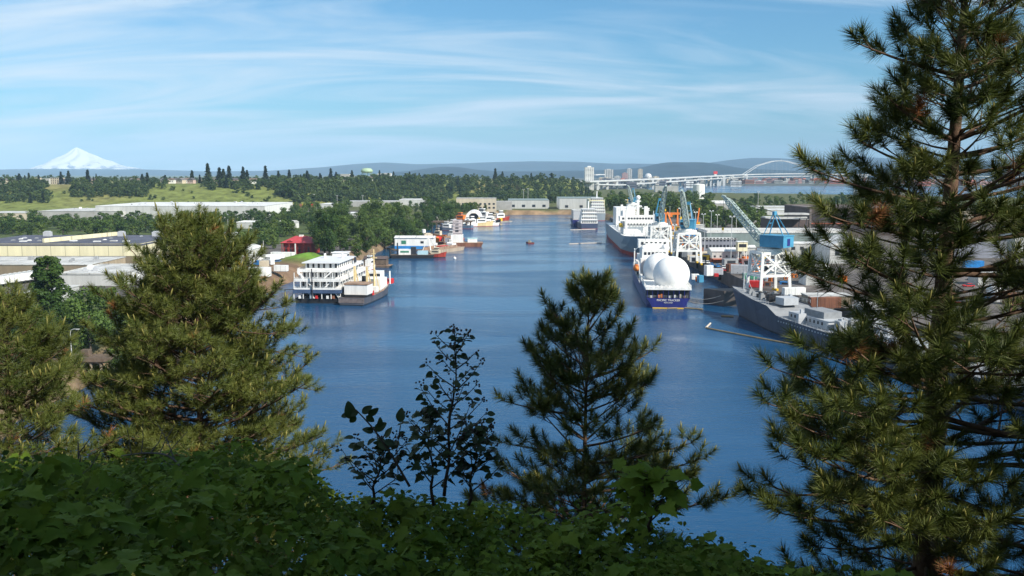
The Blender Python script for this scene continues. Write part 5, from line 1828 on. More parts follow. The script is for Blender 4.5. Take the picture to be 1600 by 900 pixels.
# --- grey warship in front
c = G(1150, 492, 0)
root = thing('warship', 'long grey warship moored along the quay behind the right pine', 'ship', (c.x + .3, c.y, 0), R(15.0))
K = 8.2
st = [(-152, K * .8, K * .7, 5.0, 0), (-120, K, K * .92, 5.0, 0), (-70, K, K * .95, 5.2, 0), (-46, K * .97, K * .9, 5.6, 0), (-38, K * .95, K * .84, 6.0, 0), (-32, K * .92, K * .78, 8.2, 0), (-22, K * .8, K * .55, 8.7, 0), (-10, K * .5, K * .26, 9.2, -1), (0, K * .2, K * .06, 9.8, -3.5), (4, .15, .1, 10.2, -5.5)]
a, b_, d = hull(st, .05)
a.build('hull', NAVYGR, root)
b_.build('boot_topping', HULLBK, root)
d.build('deck', NAVYDK, root)
mb = MB()
for sx in (-1, 1):
    pass
rail(mb, [(K * .92, -33), (K * .8, -22), (K * .5, -10), (K * .2, 0), (-K * .2, 0), (-K * .5, -10), (-K * .8, -22), (-K * .92, -33)], 8.7, 1.0, .07, 2, 1.6)
rail(mb, [(-K * .97, -40), (-K, -70), (-K, -120), (-K * .8, -150)], 5.2, 1.0, .07, 2, 1.8)
rail(mb, [(K * .97, -40), (K, -70), (K, -120)], 5.2, 1.0, .07, 2, 1.8)
mb.build('railing', mat('naval_light_grey', (.42, .44, .46), .5, .1, .5), root)
LG = MATS['naval_light_grey']
MB().tube([(0, -4, 9.4), (0, -4, 19)], [.22, .1], 6).beam((0, -4, 16), (-1.6, -8, 9), .12).beam((0, -4, 16), (1.6, -8, 9), .12).build('jackstaff', LG, root)
for k, (x, y, w, d_, h_) in enumerate(((0, -9, 2.2, 2, 1.3), (-1.4, -13, 1, 1, 1.0), (1.4, -13, 1, 1, 1.0), (0, -17, 3.5, 2.6, 1.2), (2.6, -20, 1.6, 1.6, 1.8), (-2.8, -21, 1.6, 1.4, 1.5), (0, -24, 4, 2.5, 1.6), (-3.6, -27, 1.4, 1.8, 1.8), (3.4, -28, 1.4, 1.8, 1.8))):
    MB().cbox(x, y, 8.6, w, d_, h_).cbox(x, y, 8.6 + h_, w * .6, d_ * .6, .5).build('deck_fitting', random.choice([LG, NAVYDK, HULLBK]), root)
mb = MB().prism([(-2.6, -34), (2.6, -34), (3.2, -30), (2, -28.4), (-2, -28.4), (-3.2, -30)], 8.3, 10.6)
mb.tube([(0, -28.6, 9.7), (0, -22.5, 10.2)], .22, 8)
mb.build('gun_turret', LG, root)
MB().box(-4.6, -60, 5.2, 4.6, -40, 7.5).build('superstructure', LG, root)
MB().box(-3.0, -56, 7.5, 3.0, -46, 9.4).build('superstructure', NAVYDK, root)
for k in range(9):
    MB().box(-4.67, -58 + 2.0 * k, 6.0, -4.55, -57.2 + 2.0 * k, 6.9).build('window', GLASS, root)
for k in range(38):
    x = random.uniform(-6.6, 6.6)
    y = random.uniform(-110, -36)
    h_ = random.uniform(1, 3.4)
    MB().cbox(x, y, 5.0, random.uniform(1, 3), random.uniform(1, 4), h_).cbox(x, y, 5 + h_, .6, .6, random.uniform(.3, 1.4)).build('deck_fitting', random.choice([LG, LG, NAVYDK, STEELGR]), root)
for y in (-48, -66, -84):
    mb = MB()
    lattice(mb, (0, y, 8), (0, y, 15), 2.0, .8, 4, .18)
    mb.beam((-2.6, y, 13), (2.6, y, 13), .2)
    mb.build('mast', LG, root)
MB().box(-3.4, -98, 5, 3.4, -76, 7.2).build('superstructure', LG, root)
mb = MB()
for k in range(46):
    y = -40 - k * 1.5
    mb.cbox(-K * .985, y, 4.3, .16, .5, .4)
mb.build('porthole_cover', LG, root)

# yard gear round the cranes
gear = [(1082, 425, 'white pickup', WHITE), (1104, 430, 'white tank', WHITE)]
LST = [('storage_container', 'small white hut on the quay edge behind the radome ship', 'hut', 1107, 431, 3.0, 3.0, 4.6, WHITE), ('storage_container', 'white tarpaulined stack right of the quay hut', 'container', 1120, 429, 5, 3.4, 2.6, SILVER),
       ('storage_container', 'red box at the foot of the quay hut', 'container', 1119, 432.5, 1.8, 1.4, 1.5, REDP), ('storage_container', 'dark red container left of the white quay workshop', 'container', 1144, 424, 5, 3, 3.4, RUST),
       ('storage_container', 'white container with orange roof left of the big crane legs', 'container', 1158, 428, 9, 3, 4.0, SILVER), ('storage_container', 'orange box left of the big crane', 'container', 1164, 411, 2.8, 2.4, 3.2, ORANGE),
       ('storage_container', 'blue drum rack near the brick and white shed', 'container', 1104.5, 408, 2.6, 2.4, 3.4, NAVY), ('storage_container', 'red container under the big crane legs', 'container', 1181, 449, 5.5, 2.6, 2.6, REDP),
       ('storage_container', 'teal container under the big crane legs', 'container', 1176, 436, 8, 2.6, 2.4, GREENP), ('storage_container', 'white long container right of the big crane legs', 'container', 1240, 461, 8, 2.6, 2.8, WHITE),
       ('storage_container', 'orange container behind the big crane', 'container', 1188, 421, 6, 2.6, 2.6, ORANGE), ('storage_container', 'blue container right of the cargo ship bow', 'container', 1006, 362, 14, 4, 5.5, BLUEP),
       ('storage_container', 'blue crate hanging edge of quay by the radome ship', 'container', 1094, 441.5, 2.0, 2.0, 3.0, CRANEB), ('storage_container', 'white crate pile on quay edge by the radomes', 'container', 1086, 437, 3, 2, 2.4, WHITE),
       ('storage_container', 'orange crate on the quay edge by the blue crate', 'container', 1090, 440, 1.6, 1.6, 2.0, ORANGE), ('storage_container', 'white cabin between the two middle cranes', 'container', 1060, 392, 3, 3, 3.4, WHITE),
       ('storage_container', 'grey cabin under the upright crane legs', 'container', 1070, 402, 3, 3, 3.2, STEELGR), ('storage_container', 'second grey cabin under the upright crane', 'container', 1077, 401, 2.4, 2.4, 3.0, SILVER)]
for nm, lb_, ct, u, v, w, d_, h_, m_ in LST:
    yardbox(nm, lb_, ct, u, v, w, d_, h_, m_, random.uniform(-.3, .3), z=5.76)
for u, v, l in ((1050, 365, 'yellow mobile crane among the crates behind the portal cranes'), (1090, 355, 'yellow mobile crane by the pale store'), (1010, 372, 'yellow mobile crane near the cargo ship bow')):
    p = G(u, v)
    root = thing('mobile_crane', l, 'crane', (p.x, p.y, 5.76), random.uniform(-1, 1))
    MB().box(-1.4, -5, .8, 1.4, 5, 2.2).build('chassis', YELLOW, root)
    MB().box(-1.3, 2.5, 2.2, 1.3, 4.8, 3.9).build('cab', YELLOW, root)
    MB().beam((0, -3, 2.6), (0, 9, 15), .8).build('boom', ORANGE, root)
    for yy in (-3.5, -1.5, 1.5, 3.5):
        MB().tube([(-1.5, yy, .6), (1.5, yy, .6)], .6, 10).build('wheel', BLACKR, root)
# scattered crates further along the wharf, each a thing of a coloured kind
KM = [(RUST, 'rusty'), (WHITE, 'white'), (ORANGE, 'orange'), (STEELGR, 'grey'), (YELLOW, 'yellow'), (PINKC, 'pinkish'), (BLUEP, 'blue'), (BUFF, 'buff')]
km = {}
for k in range(110):
    y = random.uniform(420, 720)
    x = random.uniform(112, 190) if k % 3 else random.uniform(100, 130)
    if 1095 < 800 + x * F / y < 1330 and y > 430 and not (1 == 1 and y > 560):
        x = random.uniform(104, 0.20 * y)
    m_, nm = KM[k % 8]
    if nm not in km:
        o = MB().box(-.5, -.5, 0, .5, .5, .92, 0).box(-.53, -.53, .92, .53, .53, 1, 0).box(-.3, -.52, .1, .3, -.49, .8, 1).build('yard_crate', [m_, STEELDK])
        km[nm] = o
    else:
        o = km[nm].copy()
        COL.objects.link(o)
    o.location = (x, y, 5.76)
    o.scale = (random.uniform(2, 7), random.uniform(2, 4), random.uniform(1.5, 3.6))
    o.rotation_euler = (0, 0, random.uniform(-.5, .5))
    tag(o, '%s crate among the clutter of the shipyard behind the portal cranes' % nm, 'crate', '%s crates in the shipyard clutter' % nm)
for k in range(44):
    u, v = random.uniform(1085, 1240), random.uniform(408, 430)
    if k > 26:
        u, v = random.uniform(1420, 1600), random.uniform(425, 480)
    p = G(u, v)
    car('parked_car', [WHITE, SILVER, STEELDK, REDP, BLUEP][k % 5], (p.x, p.y, 5.76), random.choice([0, 1.57]) + random.uniform(-.1, .1), '%s car parked on the shipyard paving' % ['white', 'silver', 'dark', 'red', 'blue'][k % 5], '%s cars in the shipyard' % ['white', 'silver', 'dark', 'red', 'blue'][k % 5])

for k in range(64):
    u, v = random.uniform(1084, 1262), random.uniform(404, 448)
    p = G(u, v, 5.76)
    if p.x < 98 + (0 if p.y > 352 else (352 - p.y) * .3):
        continue
    m_, nm = KM[(k * 3) % 8]
    o = km[nm].copy()
    COL.objects.link(o)
    o.location = (p.x, p.y, 5.76)
    o.scale = (random.uniform(1.2, 4), random.uniform(1.2, 2.6), random.uniform(1, 2.6))
    o.rotation_euler = (0, 0, random.uniform(-.8, .8))
    tag(o, '%s crate on the quay paving round the big blue cabbed crane' % nm, 'crate', '%s crates round the big crane' % nm)
# masts, light poles and small sheds that fill the yard
for k, (u, v, vt, l) in enumerate(((1012, 402, 356, 'white pole beside the bow of the radome ship'), (1053, 398, 352, 'white pole between the two middle portal cranes'), (1100, 402, 350, 'steel pole at the right foot of the upright crane'), (1120, 372, 336, 'thin pole above the long workshop roof, left end'), (1166, 372, 334, 'thin pole above the workshop roof behind the long boom'),
                            (1178, 442, 398, 'white pole by the red and teal containers'), (1232, 432, 384, 'white pole right of the big blue cab'), (1062, 372, 326, 'thin pole behind the upright crane'), (1046, 362, 322, 'steel pole by the orange gantry'), (1150, 364, 338, 'lamp pole before the yard trees, right of the short one'), (1215, 424, 376, 'pole right behind the big crane legs'), (1086, 372, 332, 'steel pole behind the yellow mobile crane'), (1020, 366, 330, 'thin pole right of the cargo ship bridge'))):
    pole('light_mast', l, 'mast', u, v, vt, z=5.76, r=.17, m=[LAMPGR, CRANEW][k % 2], arm='flood' if k % 2 else None)
for k, (u0, u1, vb, vt, m_, l) in enumerate(((1003, 1018, 352, 345, WHITE, 'small white store left of the orange gantry'), (1062, 1082, 352, 343, CONCW, 'pale shed right of the orange gantry'), (1084, 1100, 362, 352, WHITE, 'white shed behind the yellow mobile crane'), (1003, 1016, 374, 365, WHITE, 'white hut on the wharf by the cargo ship bow'),
                                  (1048, 1060, 378, 369, BUFF, 'buff hut between the portal cranes'), (1086, 1096, 388, 376, WHITE, 'tall white hut left of the grey office block'), (1160, 1180, 398, 387, WHITE, 'white cabin block left of the big blue cab'), (1062, 1074, 366, 359, PINKC, 'pinkish hut among the crates'), (1022, 1034, 358, 350, CONCW, 'pale hut behind the steep boom crane'),
                                  (1206, 1228, 424, 413, SILVER, 'grey shed behind the big crane legs'), (1242, 1256, 432, 419, WHITE, 'narrow white shed right of the big crane'), (1186, 1200, 404, 394, CREAM, 'cream hut under the big blue cab'))):
    bld('yard_hut', l, 'hut', u0, u1, vb, vt, 6, m_, ROOFLT if k % 2 else ROOFWH, kind='gable' if k % 3 == 0 else 'flat', rise=1.2, zb=5.76, win=[(2, 1.2, .9, .9)])

# ---------------------------------------------------------------- trees, middle distance and far
LEAF_A = leafmat('bank_tree_leaves', (.042, .085, .015), (.120, .175, .036), scale=3.5)
LEAF_B = leafmat('yard_tree_leaves', (.040, .082, .015), (.115, .165, .034), scale=3.0)
LEAF_C = leafmat('ridge_tree_leaves', (.028, .058, .014), (.088, .130, .030), scale=3.0, rnd=.32)
LEAF_D = leafmat('conifer_leaves', (.012, .026, .014), (.035, .055, .022), scale=4.0)
LEAF_E = leafmat('fresh_tree_leaves', (.035, .075, .014), (.095, .155, .030), scale=3.0)


def quads(P, N, size, rng, aspect=1.3):
    """leaf faces at points P facing roughly N"""
    n = len(P)
    N = N + rng.normal(0, .55, (n, 3))
    N /= np.linalg.norm(N, axis=1)[:, None]
    a = np.cross(N, rng.normal(0, 1, (n, 3)))
    a /= np.linalg.norm(a, axis=1)[:, None]
    b = np.cross(N, a)
    s = (size * rng.uniform(.6, 1.35, n))[:, None]
    a, b = a * s * aspect * .5, b * s * .5
    bend = N * s * .18
    V = np.stack([P - a - bend * .6, P - b * .9 + bend * .3, P + a - bend * .6, P + b * .9 + bend * .3], 1).reshape(-1, 3)
    Fq = np.arange(4 * n).reshape(n, 4)
    return V, Fq


def broad_crown(seed, n, size, lobes=16, rx=.36, z0=.18, sq=1.0, columnar=False):
    rng = np.random.default_rng(seed)
    C, Rr = [], []
    for k in range(lobes):
        zc = z0 + (1 - z0) * ((k + .5) / lobes) ** .85
        w = math.sin(math.pi * min(1, max(0.05, (zc - z0 * .55) / (1.02 - z0 * .55)))) ** (.6 if not columnar else .4)
        a = rng.uniform(0, 6.28)
        r = rx * w * rng.uniform(.25, .95)
        rad = rx * rng.uniform(.26, .50) * (.55 + .45 * w)
        C.append((r * math.cos(a), r * math.sin(a), min(zc, 1.0 - rad * .75)))
        Rr.append(rad)
    C, Rr = np.array(C), np.array(Rr)
    pk = rng.choice(lobes, n, p=Rr ** 2 / (Rr ** 2).sum())
    D = rng.normal(0, 1, (n, 3))
    D /= np.linalg.norm(D, axis=1)[:, None]
    rr = Rr[pk] * rng.uniform(.62, 1.12, n)
    P = C[pk] + D * rr[:, None] * np.array([1, 1, .8])
    return quads(P, D + np.array([0, 0, .25]), size, rng)


def conifer_crown(seed, n, size, rx=.17, z0=.08, sparse=.0):
    rng = np.random.default_rng(seed)
    tiers = 15
    h = z0 + (1 - z0) * rng.uniform(0, 1, n) ** 1.25
    tier = np.floor((h - z0) / (1 - z0) * tiers) / tiers
    fr = (h - z0) / (1 - z0) * tiers % 1.0
    rad = rx * (1 - tier) ** .85 * (1.05 - .45 * fr) * rng.uniform(.45, 1.12, n)
    # limbs gather the needles into spokes
    a = rng.integers(0, 9, n) * (6.283 / 9) + tier * 21.0 + rng.normal(0, .22, n)
    P = np.stack([rad * np.cos(a), rad * np.sin(a), h - .12 * rad], 1)
    N = np.stack([np.cos(a) * .6, np.sin(a) * .6, np.ones(n)], 1)
    return quads(P, N, size, rng, 1.7)


def trunk_np(r, h, n=5, limbs=0, seed=0):
    rng = random.Random(seed)
    mb = MB().tube([(0, 0, -.06), (0, 0, h * .5), (.01, 0, h)], [r, r * .75, r * .3], n, cap=False)
    for k in range(limbs):
        a = rng.uniform(0, 6.28)
        z = h * rng.uniform(.35, .8)
        l = .25 * rng.uniform(.6, 1.1)
        mb.tube([(0, 0, z), (l * .5 * math.cos(a), l * .5 * math.sin(a), z + l * .45), (l * math.cos(a), l * math.sin(a), z + l)], [r * .45, r * .3, r * .12], 4, cap=False)
    return np.array(mb.v, float), np.array(mb.f, int)


def one_mesh(name, crown, trunk, leaf):
    V = np.concatenate([crown[0], trunk[0]])
    Fq = np.concatenate([crown[1], trunk[1] + len(crown[0])])
    mi = np.concatenate([np.zeros(len(crown[1]), int), np.ones(len(trunk[1]), int)])
    return np_mesh(name, V, Fq, [leaf, BARKFAR], mi)


FAR_BROAD = [one_mesh('woodland_tree', broad_crown(40 + k, 320, .115, 10 + 2 * k, rx=.46, z0=.0), trunk_np(.03, .5), LEAF_C) for k in range(5)]
FAR_CON = [one_mesh('conifer_tree', conifer_crown(60 + k, 420, .085, rx=(.20, .24, .27)[k]), trunk_np(.02, .95), LEAF_D) for k in range(3)]
MID_BROAD = [one_mesh('broadleaf_tree', broad_crown(80 + k, 700, .068, 13 + 2 * k, rx=.40, z0=.12), trunk_np(.028, .5, limbs=3), (LEAF_B, LEAF_A, LEAF_E, LEAF_B, LEAF_A)[k]) for k in range(5)]
BIG = []
for k in range(5):
    V_, F_ = broad_crown(100 + k, 3200, .034, 22 + 3 * k, rx=.34 + .02 * (k % 3), z0=.14)
    cr_ = np_mesh('crown', V_, F_, [(LEAF_A, LEAF_A, LEAF_E, LEAF_A, LEAF_B)[k]])
    V_, F_ = trunk_np(.024, .6, 7, limbs=7, seed=k)
    BIG.append((cr_, np_mesh('trunk', V_, F_, [BARKFAR])))

# footprints that trees keep clear of
bpy.context.view_layer.update()
FP = []
for o in list(COL.objects):
    if o.type == 'MESH' and o.name.split('.')[0] in ('wall', 'superstructure', 'boathouse_float', 'tank', 'body', 'deck') and o.parent is not None and o.parent.name.split('.')[0] not in ('wharf', 'arch_bridge'):
        c8 = [o.matrix_world @ Vector(b_) for b_ in o.bound_box]
        FP.append((min(c.x for c in c8) - 3, max(c.x for c in c8) + 3, min(c.y for c in c8) - 4, max(c.y for c in c8) + 3))


def clear(x, y, pad=0):
    return not any(a - pad < x < b_ + pad and c - pad < y < d + pad for a, b_, c, d in FP)


def hgt(x, y):
    return float(height(np.array([x]), np.array([y]))[0])


def small_tree(me, x, y, h, label, cat, group, wide=1.0, name=None):
    o = link(name or me.name.split('.')[0], me)
    z = hgt(x, y)
    o.location = (x, y, z - .1)
    w = h * wide * random.uniform(.85, 1.15)
    o.scale = (w, w, h)
    o.rotation_euler = (0, 0, random.uniform(0, 6.28))
    return tag(o, label, cat, group)


def big_tree(k, x, y, h, label, group=None, wide=1.0, name='bank_tree'):
    root = thing(name, label, 'tree', (x, y, hgt(x, y) - .1), random.uniform(0, 6.28), group)
    w = h * wide
    root.scale = (w, w, h)
    link('crown', BIG[k][0], root)
    link('trunk', BIG[k][1], root)
    return root


def scatter(n, u0, u1, v0, v1, h0, h1, label, group, meshes=None, pad=0, keep=None, wide=1.0, tries=30, name=None):
    made = 0
    for _ in range(n * tries):
        if made >= n:
            break
        u, v = random.uniform(u0, u1), random.uniform(v0, v1)
        p = G(u, v)
        if keep and not keep(u, v):
            continue
        if not clear(p.x, p.y, pad) or hgt(p.x, p.y) < 4.5:
            continue
        small_tree(random.choice(meshes or MID_BROAD), p.x, p.y, random.uniform(h0, h1), label, 'tree', group, wide, name)
        made += 1


scatter(150, -20, 335, 345, 370, 6.5, 11.5, 'rounded green tree in the belt between the cream and the huge white warehouses', 'trees in the belt before the white warehouses', wide=1.15, name='belt_tree')
scatter(70, 335, 480, 327, 352, 7, 12, 'leafy tree among the low buildings behind the red roofed house', 'trees behind the red house')
scatter(34, 480, 720, 322, 338, 9, 14, 'leafy tree behind the tall bank trees before the wooded ridge', 'trees behind the tall bank trees')
scatter(16, 352, 440, 366, 394, 7, 11, 'dark leafy tree standing round the lot left of the red house', 'trees round the lot', meshes=[MID_BROAD[1], MID_BROAD[4]])
scatter(44, 395, 560, 343, 374, 8, 13, 'leafy tree of the belt behind and beside the red roofed house', 'tree belt beside the red roofed house', name='belt_tree')
scatter(34, 695, 800, 328, 337, 7, 12, 'small leafy tree by the tan apartment row above the far dock', 'trees by the far dock')
scatter(26, 796, 936, 330, 334.5, 3.5, 7.5, 'low shrub on the sandy shore at the head of the lagoon', 'shrubs at the lagoon head', name='shore_shrub', wide=1.6)
scatter(6, 862, 896, 332, 334.5, 11, 17, 'dark tree on the shore before the white warehouses at the lagoon head', 'trees at the lagoon head', meshes=[MID_BROAD[1]])
scatter(120, 935, 1112, 316, 343, 12, 19, 'tall green tree in the belt behind the ships and cranes', 'trees behind the ships and cranes', keep=lambda u, v: u > 1000 or v < 330, name='yard_tree')
scatter(30, 1098, 1205, 343, 361, 11, 16, 'green tree of the clump behind the long grey workshop', 'trees behind the long workshop', keep=lambda u, v: u < 1195, name='yard_tree')
scatter(90, 1145, 1460, 311, 331, 8, 14, 'green tree in the belt between the shipyard and the river', 'trees by the river', name='yard_tree')
# tall trees on the left bank, nearest first
bank = [(516, 398, 21, 0), (523, 399, 22, 1), (540, 393, 20, 3), (512, 386, 24, 0), (555, 385, 19, 4), (532, 382, 23, 3), (571, 379, 19, 2), (585, 375, 20, 1), (552, 373, 22, 0), (600, 371, 21, 2),
        (614, 368, 21, 2), (575, 366, 24, 1), (592, 362, 23, 0), (628, 363, 20, 2), (608, 357, 22, 3), (622, 352, 22, 1), (640, 357, 18, 2), (641, 349, 21, 0), (655, 350, 19, 2), (560, 360, 22, 4), (540, 362, 22, 1), (520, 367, 22, 4), (674, 343, 24, 2), (688, 342, 26, 0),
        (702, 341, 22, 3), (665, 338, 20, 1), (712, 338, 17, 4)]
for k, (u, v, h_, b_) in enumerate(bank):
    p = G(u, v)
    big_tree(b_, p.x + (-3 if u < 550 else 7 if u < 660 else 0), p.y, h_ * random.uniform(.95, 1.06), 'tall leafy tree of the dense clump on the left bank above the docks', 'tall trees on the left bank', wide=random.uniform(.8, 1.0))
for k in range(46):
    y = 505 + 9 * k + random.uniform(-4, 4)
    x = float(np.interp(y, [500, 560, 667, 823, 950], [-88, -86, -84, -90, -62])) - random.uniform(1.0, 9.0)
    if hgt(x, y) > .8 and clear(x, y):
        small_tree(MID_BROAD[(0, 2, 3)[k % 3]], x, y, random.uniform(4, 9), 'green bush at the water edge of the left bank below the tall trees', 'bush', 'bushes along the left bank', 1.3, name='shore_bush')
for k in range(26):
    y = 150 + 10.5 * k + random.uniform(-4, 4)
    x = -101 - random.uniform(-1.0, 12.0)
    if hgt(x, y) > 1.0 and clear(x, y) and y < 372:
        small_tree(MID_BROAD[(0, 2, 3)[k % 3]], x, y, random.uniform(5, 9), 'green bush on the left bank by the timber pier', 'bush', 'bushes by the timber pier', 1.25, name='shore_bush')
# near trees on the left bank behind the timber pier
for u, v, h_, b_, w, l in ((141, 548, 17, 2, .95, 'full round green tree right of the narrow columnar conifer'), (196, 566, 12.5, 4, 1.0, 'bright green tree over the timber pier, right of the street lamp'), (45, 548, 12, 2, 1.1, 'green tree left of the street lamp below the columnar conifer'),
                           (215, 548, 17.5, 1, .95, 'dark green tree partly behind the left pine, right of the round green one'), (255, 545, 16, 0, 1.0, 'dark tree deep behind the left pine crown'), (95, 535, 11, 4, 1.2, 'low bushy tree at the foot of the columnar conifer'),
                           (15, 540, 14, 0, 1.0, 'dark green tree at the left edge behind the far left pine'), (165, 530, 11, 1, 1.1, 'low green tree behind the round green tree'), (120, 520, 12, 2, 1.0, 'light green tree between the columnar conifer and the round green tree'), (232, 528, 14, 3, 1.0, 'green tree left of the left pine crown, behind the bright one'), (176, 512, 12, 0, 1.1, 'dark green tree in front of the white flat building'), (62, 512, 11, 4, 1.1, 'green tree left of the columnar conifer, below the pale shed')):
    p = G(u, v)
    big_tree(b_, p.x, p.y, h_, l, wide=w, name='broadleaf_tree')
p = G(81, 530)
root = thing('columnar_conifer', 'narrow dark columnar conifer standing before the pale flat roofs', 'tree', (p.x, p.y, 5.4))
root.scale = (26, 26, 22.5)
V_, F_ = broad_crown(301, 11000, .026, 70, rx=.17, z0=.02, columnar=True)
link('crown', np_mesh('crown', V_, F_, [LEAF_A]), root)
V_, F_ = trunk_np(.016, .9, 6)
link('trunk', np_mesh('trunk', V_, F_, [BARKFAR]), root)


# ridge woods
def ridge_point(u, v):
    d = ray(u, v)
    yy = np.arange(980, 3000, 4.0)
    xx = d.x * yy / d.y
    zz = 50 + d.z * yy / d.y
    hz = height(xx, yy)
    i = np.argmax(hz > zz)
    if hz[i] <= zz[i]:
        return None
    return xx[i], yy[i]


def in_wood(u, v):
    if u < 112:
        return (18 < u < 78 and v > 288) or v < 285 or (u < 25 and v > 292)
    if u < 305:
        return (v < 309 if u < 230 else v < 286 or (u < 260 and v < 296)) and v > 276
    if u < 420:
        return v < 297 if u > 315 else v < 284
    if u < 470:
        return v < 297 + (u - 420) * .5
    return v < 319


rng = random.Random(11)
pts_ = []
for _ in range(9000):
    u, v = rng.uniform(-20, 925), rng.uniform(279.5, 318)
    if not in_wood(u, v):
        continue
    q = ridge_point(u, v)
    if q is None:
        continue
    pts_.append((q[0], q[1], u, v))
    if len(pts_) >= 1700:
        break
# behind the crest: more tree tops along the plateau
for _ in range(260):
    y = rng.uniform(1300, 1950)
    u = rng.uniform(-20, 930)
    x = xat(u, y, 280)
    if y < np.interp(x, _fx, _fy) + 190:
        continue
    pts_.append((x, y, u, 279))
pts_ = [q for q in pts_ if clear(q[0], q[1], 1)]
pts_.sort(key=lambda q: q[1])
forest_V, forest_F, nvf = [], [], 0
for k, (x, y, u, v) in enumerate(pts_):
    h_ = (rng.uniform(8, 14) if u > 420 else rng.uniform(6, 11)) * (.75 + .5 * rng.random() ** 2)
    if k % 6 == 0 and k // 6 < 290:
        me = rng.choice(FAR_BROAD) if rng.random() < .88 else rng.choice(FAR_CON)
        con = me in FAR_CON
        if con:
            small_tree(me, x, y, h_ * 1.4, 'dark conifer mixed into the wood on the far ridge', 'tree', 'conifers in the ridge wood', .9)
        else:
            small_tree(me, x, y, h_, 'rounded dark green tree in the wood covering the far ridge', 'tree', 'trees of the ridge wood', 1.1)
    else:
        V_, F_ = broad_crown(500 + k % 9, 130, .16, 9, rx=.48, z0=.0)
        a_ = rng.uniform(0, 6.28)
        Rm = np.array([[math.cos(a_), -math.sin(a_), 0], [math.sin(a_), math.cos(a_), 0], [0, 0, 1]])
        V_ = (V_ @ Rm.T) * np.array([h_ * 1.15, h_ * 1.15, h_]) + np.array([x, y, hgt(x, y) - .2])
        forest_V.append(V_)
        forest_F.append(F_ + nvf)
        nvf += len(V_)
LEAF_F = leafmat('forest_leaves', (.027, .056, .013), (.086, .125, .029), scale=.035, rnd=0)
tag(link('forest', np_mesh('forest', np.concatenate(forest_V), np.concatenate(forest_F), [LEAF_F])), 'mass of dark green woods covering the far ridge', 'wood', None, 'stuff')
# conifers standing above the skyline
for k, (u, vt, y) in enumerate(((325, 255, 1330), (343, 258, 1360), (349, 260, 1380), (358, 259, 1350), (380, 256.5, 1340), (386, 262, 1370), (415, 259, 1390), (452, 262, 1420), (480, 263, 1440), (517, 263, 1560), (525, 266, 1620), (550, 263, 1700), (593, 266, 1700), (774, 260, 1760), (785, 265, 1740), (830, 270, 1800),
                                (95, 265, 1330), (107, 263, 1340), (137, 265, 1330), (230, 267, 1350), (222, 269, 1350), (300, 266, 1360), (312, 271, 1350), (30, 268, 1330), (45, 270, 1300), (60, 271, 1320), (258, 271, 1340), (862, 270, 1800), (640, 266, 1650), (655, 268, 1640), (615, 268, 1650), (500, 268, 1500), (470, 270, 1480), (435, 267, 1400))):
    x = xat(u, y, 275)
    z = hgt(x, y)
    h_ = zat(vt, y) - z
    lb_ = 'pointed dark conifer rising above the ridge skyline'
    gp_ = 'pointed conifers on the skyline'
    if k == 0:
        lb_, gp_ = 'tallest pointed conifer on the skyline left of the riverboat', None
    if u == 774:
        lb_, gp_ = 'tallest pointed conifer on the ridge above the lagoon head', None
    small_tree(FAR_CON[k % 3], x, y, max(6, h_ * (.86 if k % 3 else .97)), lb_, 'tree', gp_, 1.2)
# loose bushes on the grass slope, pale bushes near the right end
for k in range(34):
    u, v = rng.uniform(100, 440), rng.uniform(297, 318)
    q = ridge_point(u, v)
    if q and clear(*q):
        small_tree(rng.choice(FAR_BROAD), q[0], q[1], rng.uniform(3, 7), 'round bush standing alone on the grassy slope', 'bush', 'bushes on the grassy slope', 1.4, name='slope_bush')
PALE = leafmat('pale_bush_leaves', (.09, .095, .035), (.17, .16, .065), scale=3)
pm_ = one_mesh('pale_tree', broad_crown(77, 260, .10, 11, rx=.42, z0=.08), trunk_np(.03, .4), PALE)
for u, v in ((800, 299), (808, 297), (790, 298), (812, 302), (776, 297), (886, 303), (893, 305), (690, 306), (470, 300)):
    q = ridge_point(u, v)
    if q:
        small_tree(pm_, q[0], q[1] - 6, rng.uniform(9, 13), 'pale olive tree standing out of the dark ridge wood', 'tree', 'pale trees in the ridge wood', 1.1)

# ---------------------------------------------------------------- near pines
NEEDLE = leafmat('pine_needles', (.046, .070, .012), (.135, .152, .033), scale=2.2, trans=.10, rough=.5, rnd=.05, spec=.3)
CANDLE = leafmat('pine_candles', (.16, .155, .04), (.27, .24, .07), scale=6, trans=.15, rnd=0)
DEADN = leafmat('dead_needles', (.20, .085, .03), (.30, .13, .05), scale=6, trans=.1, rnd=0)


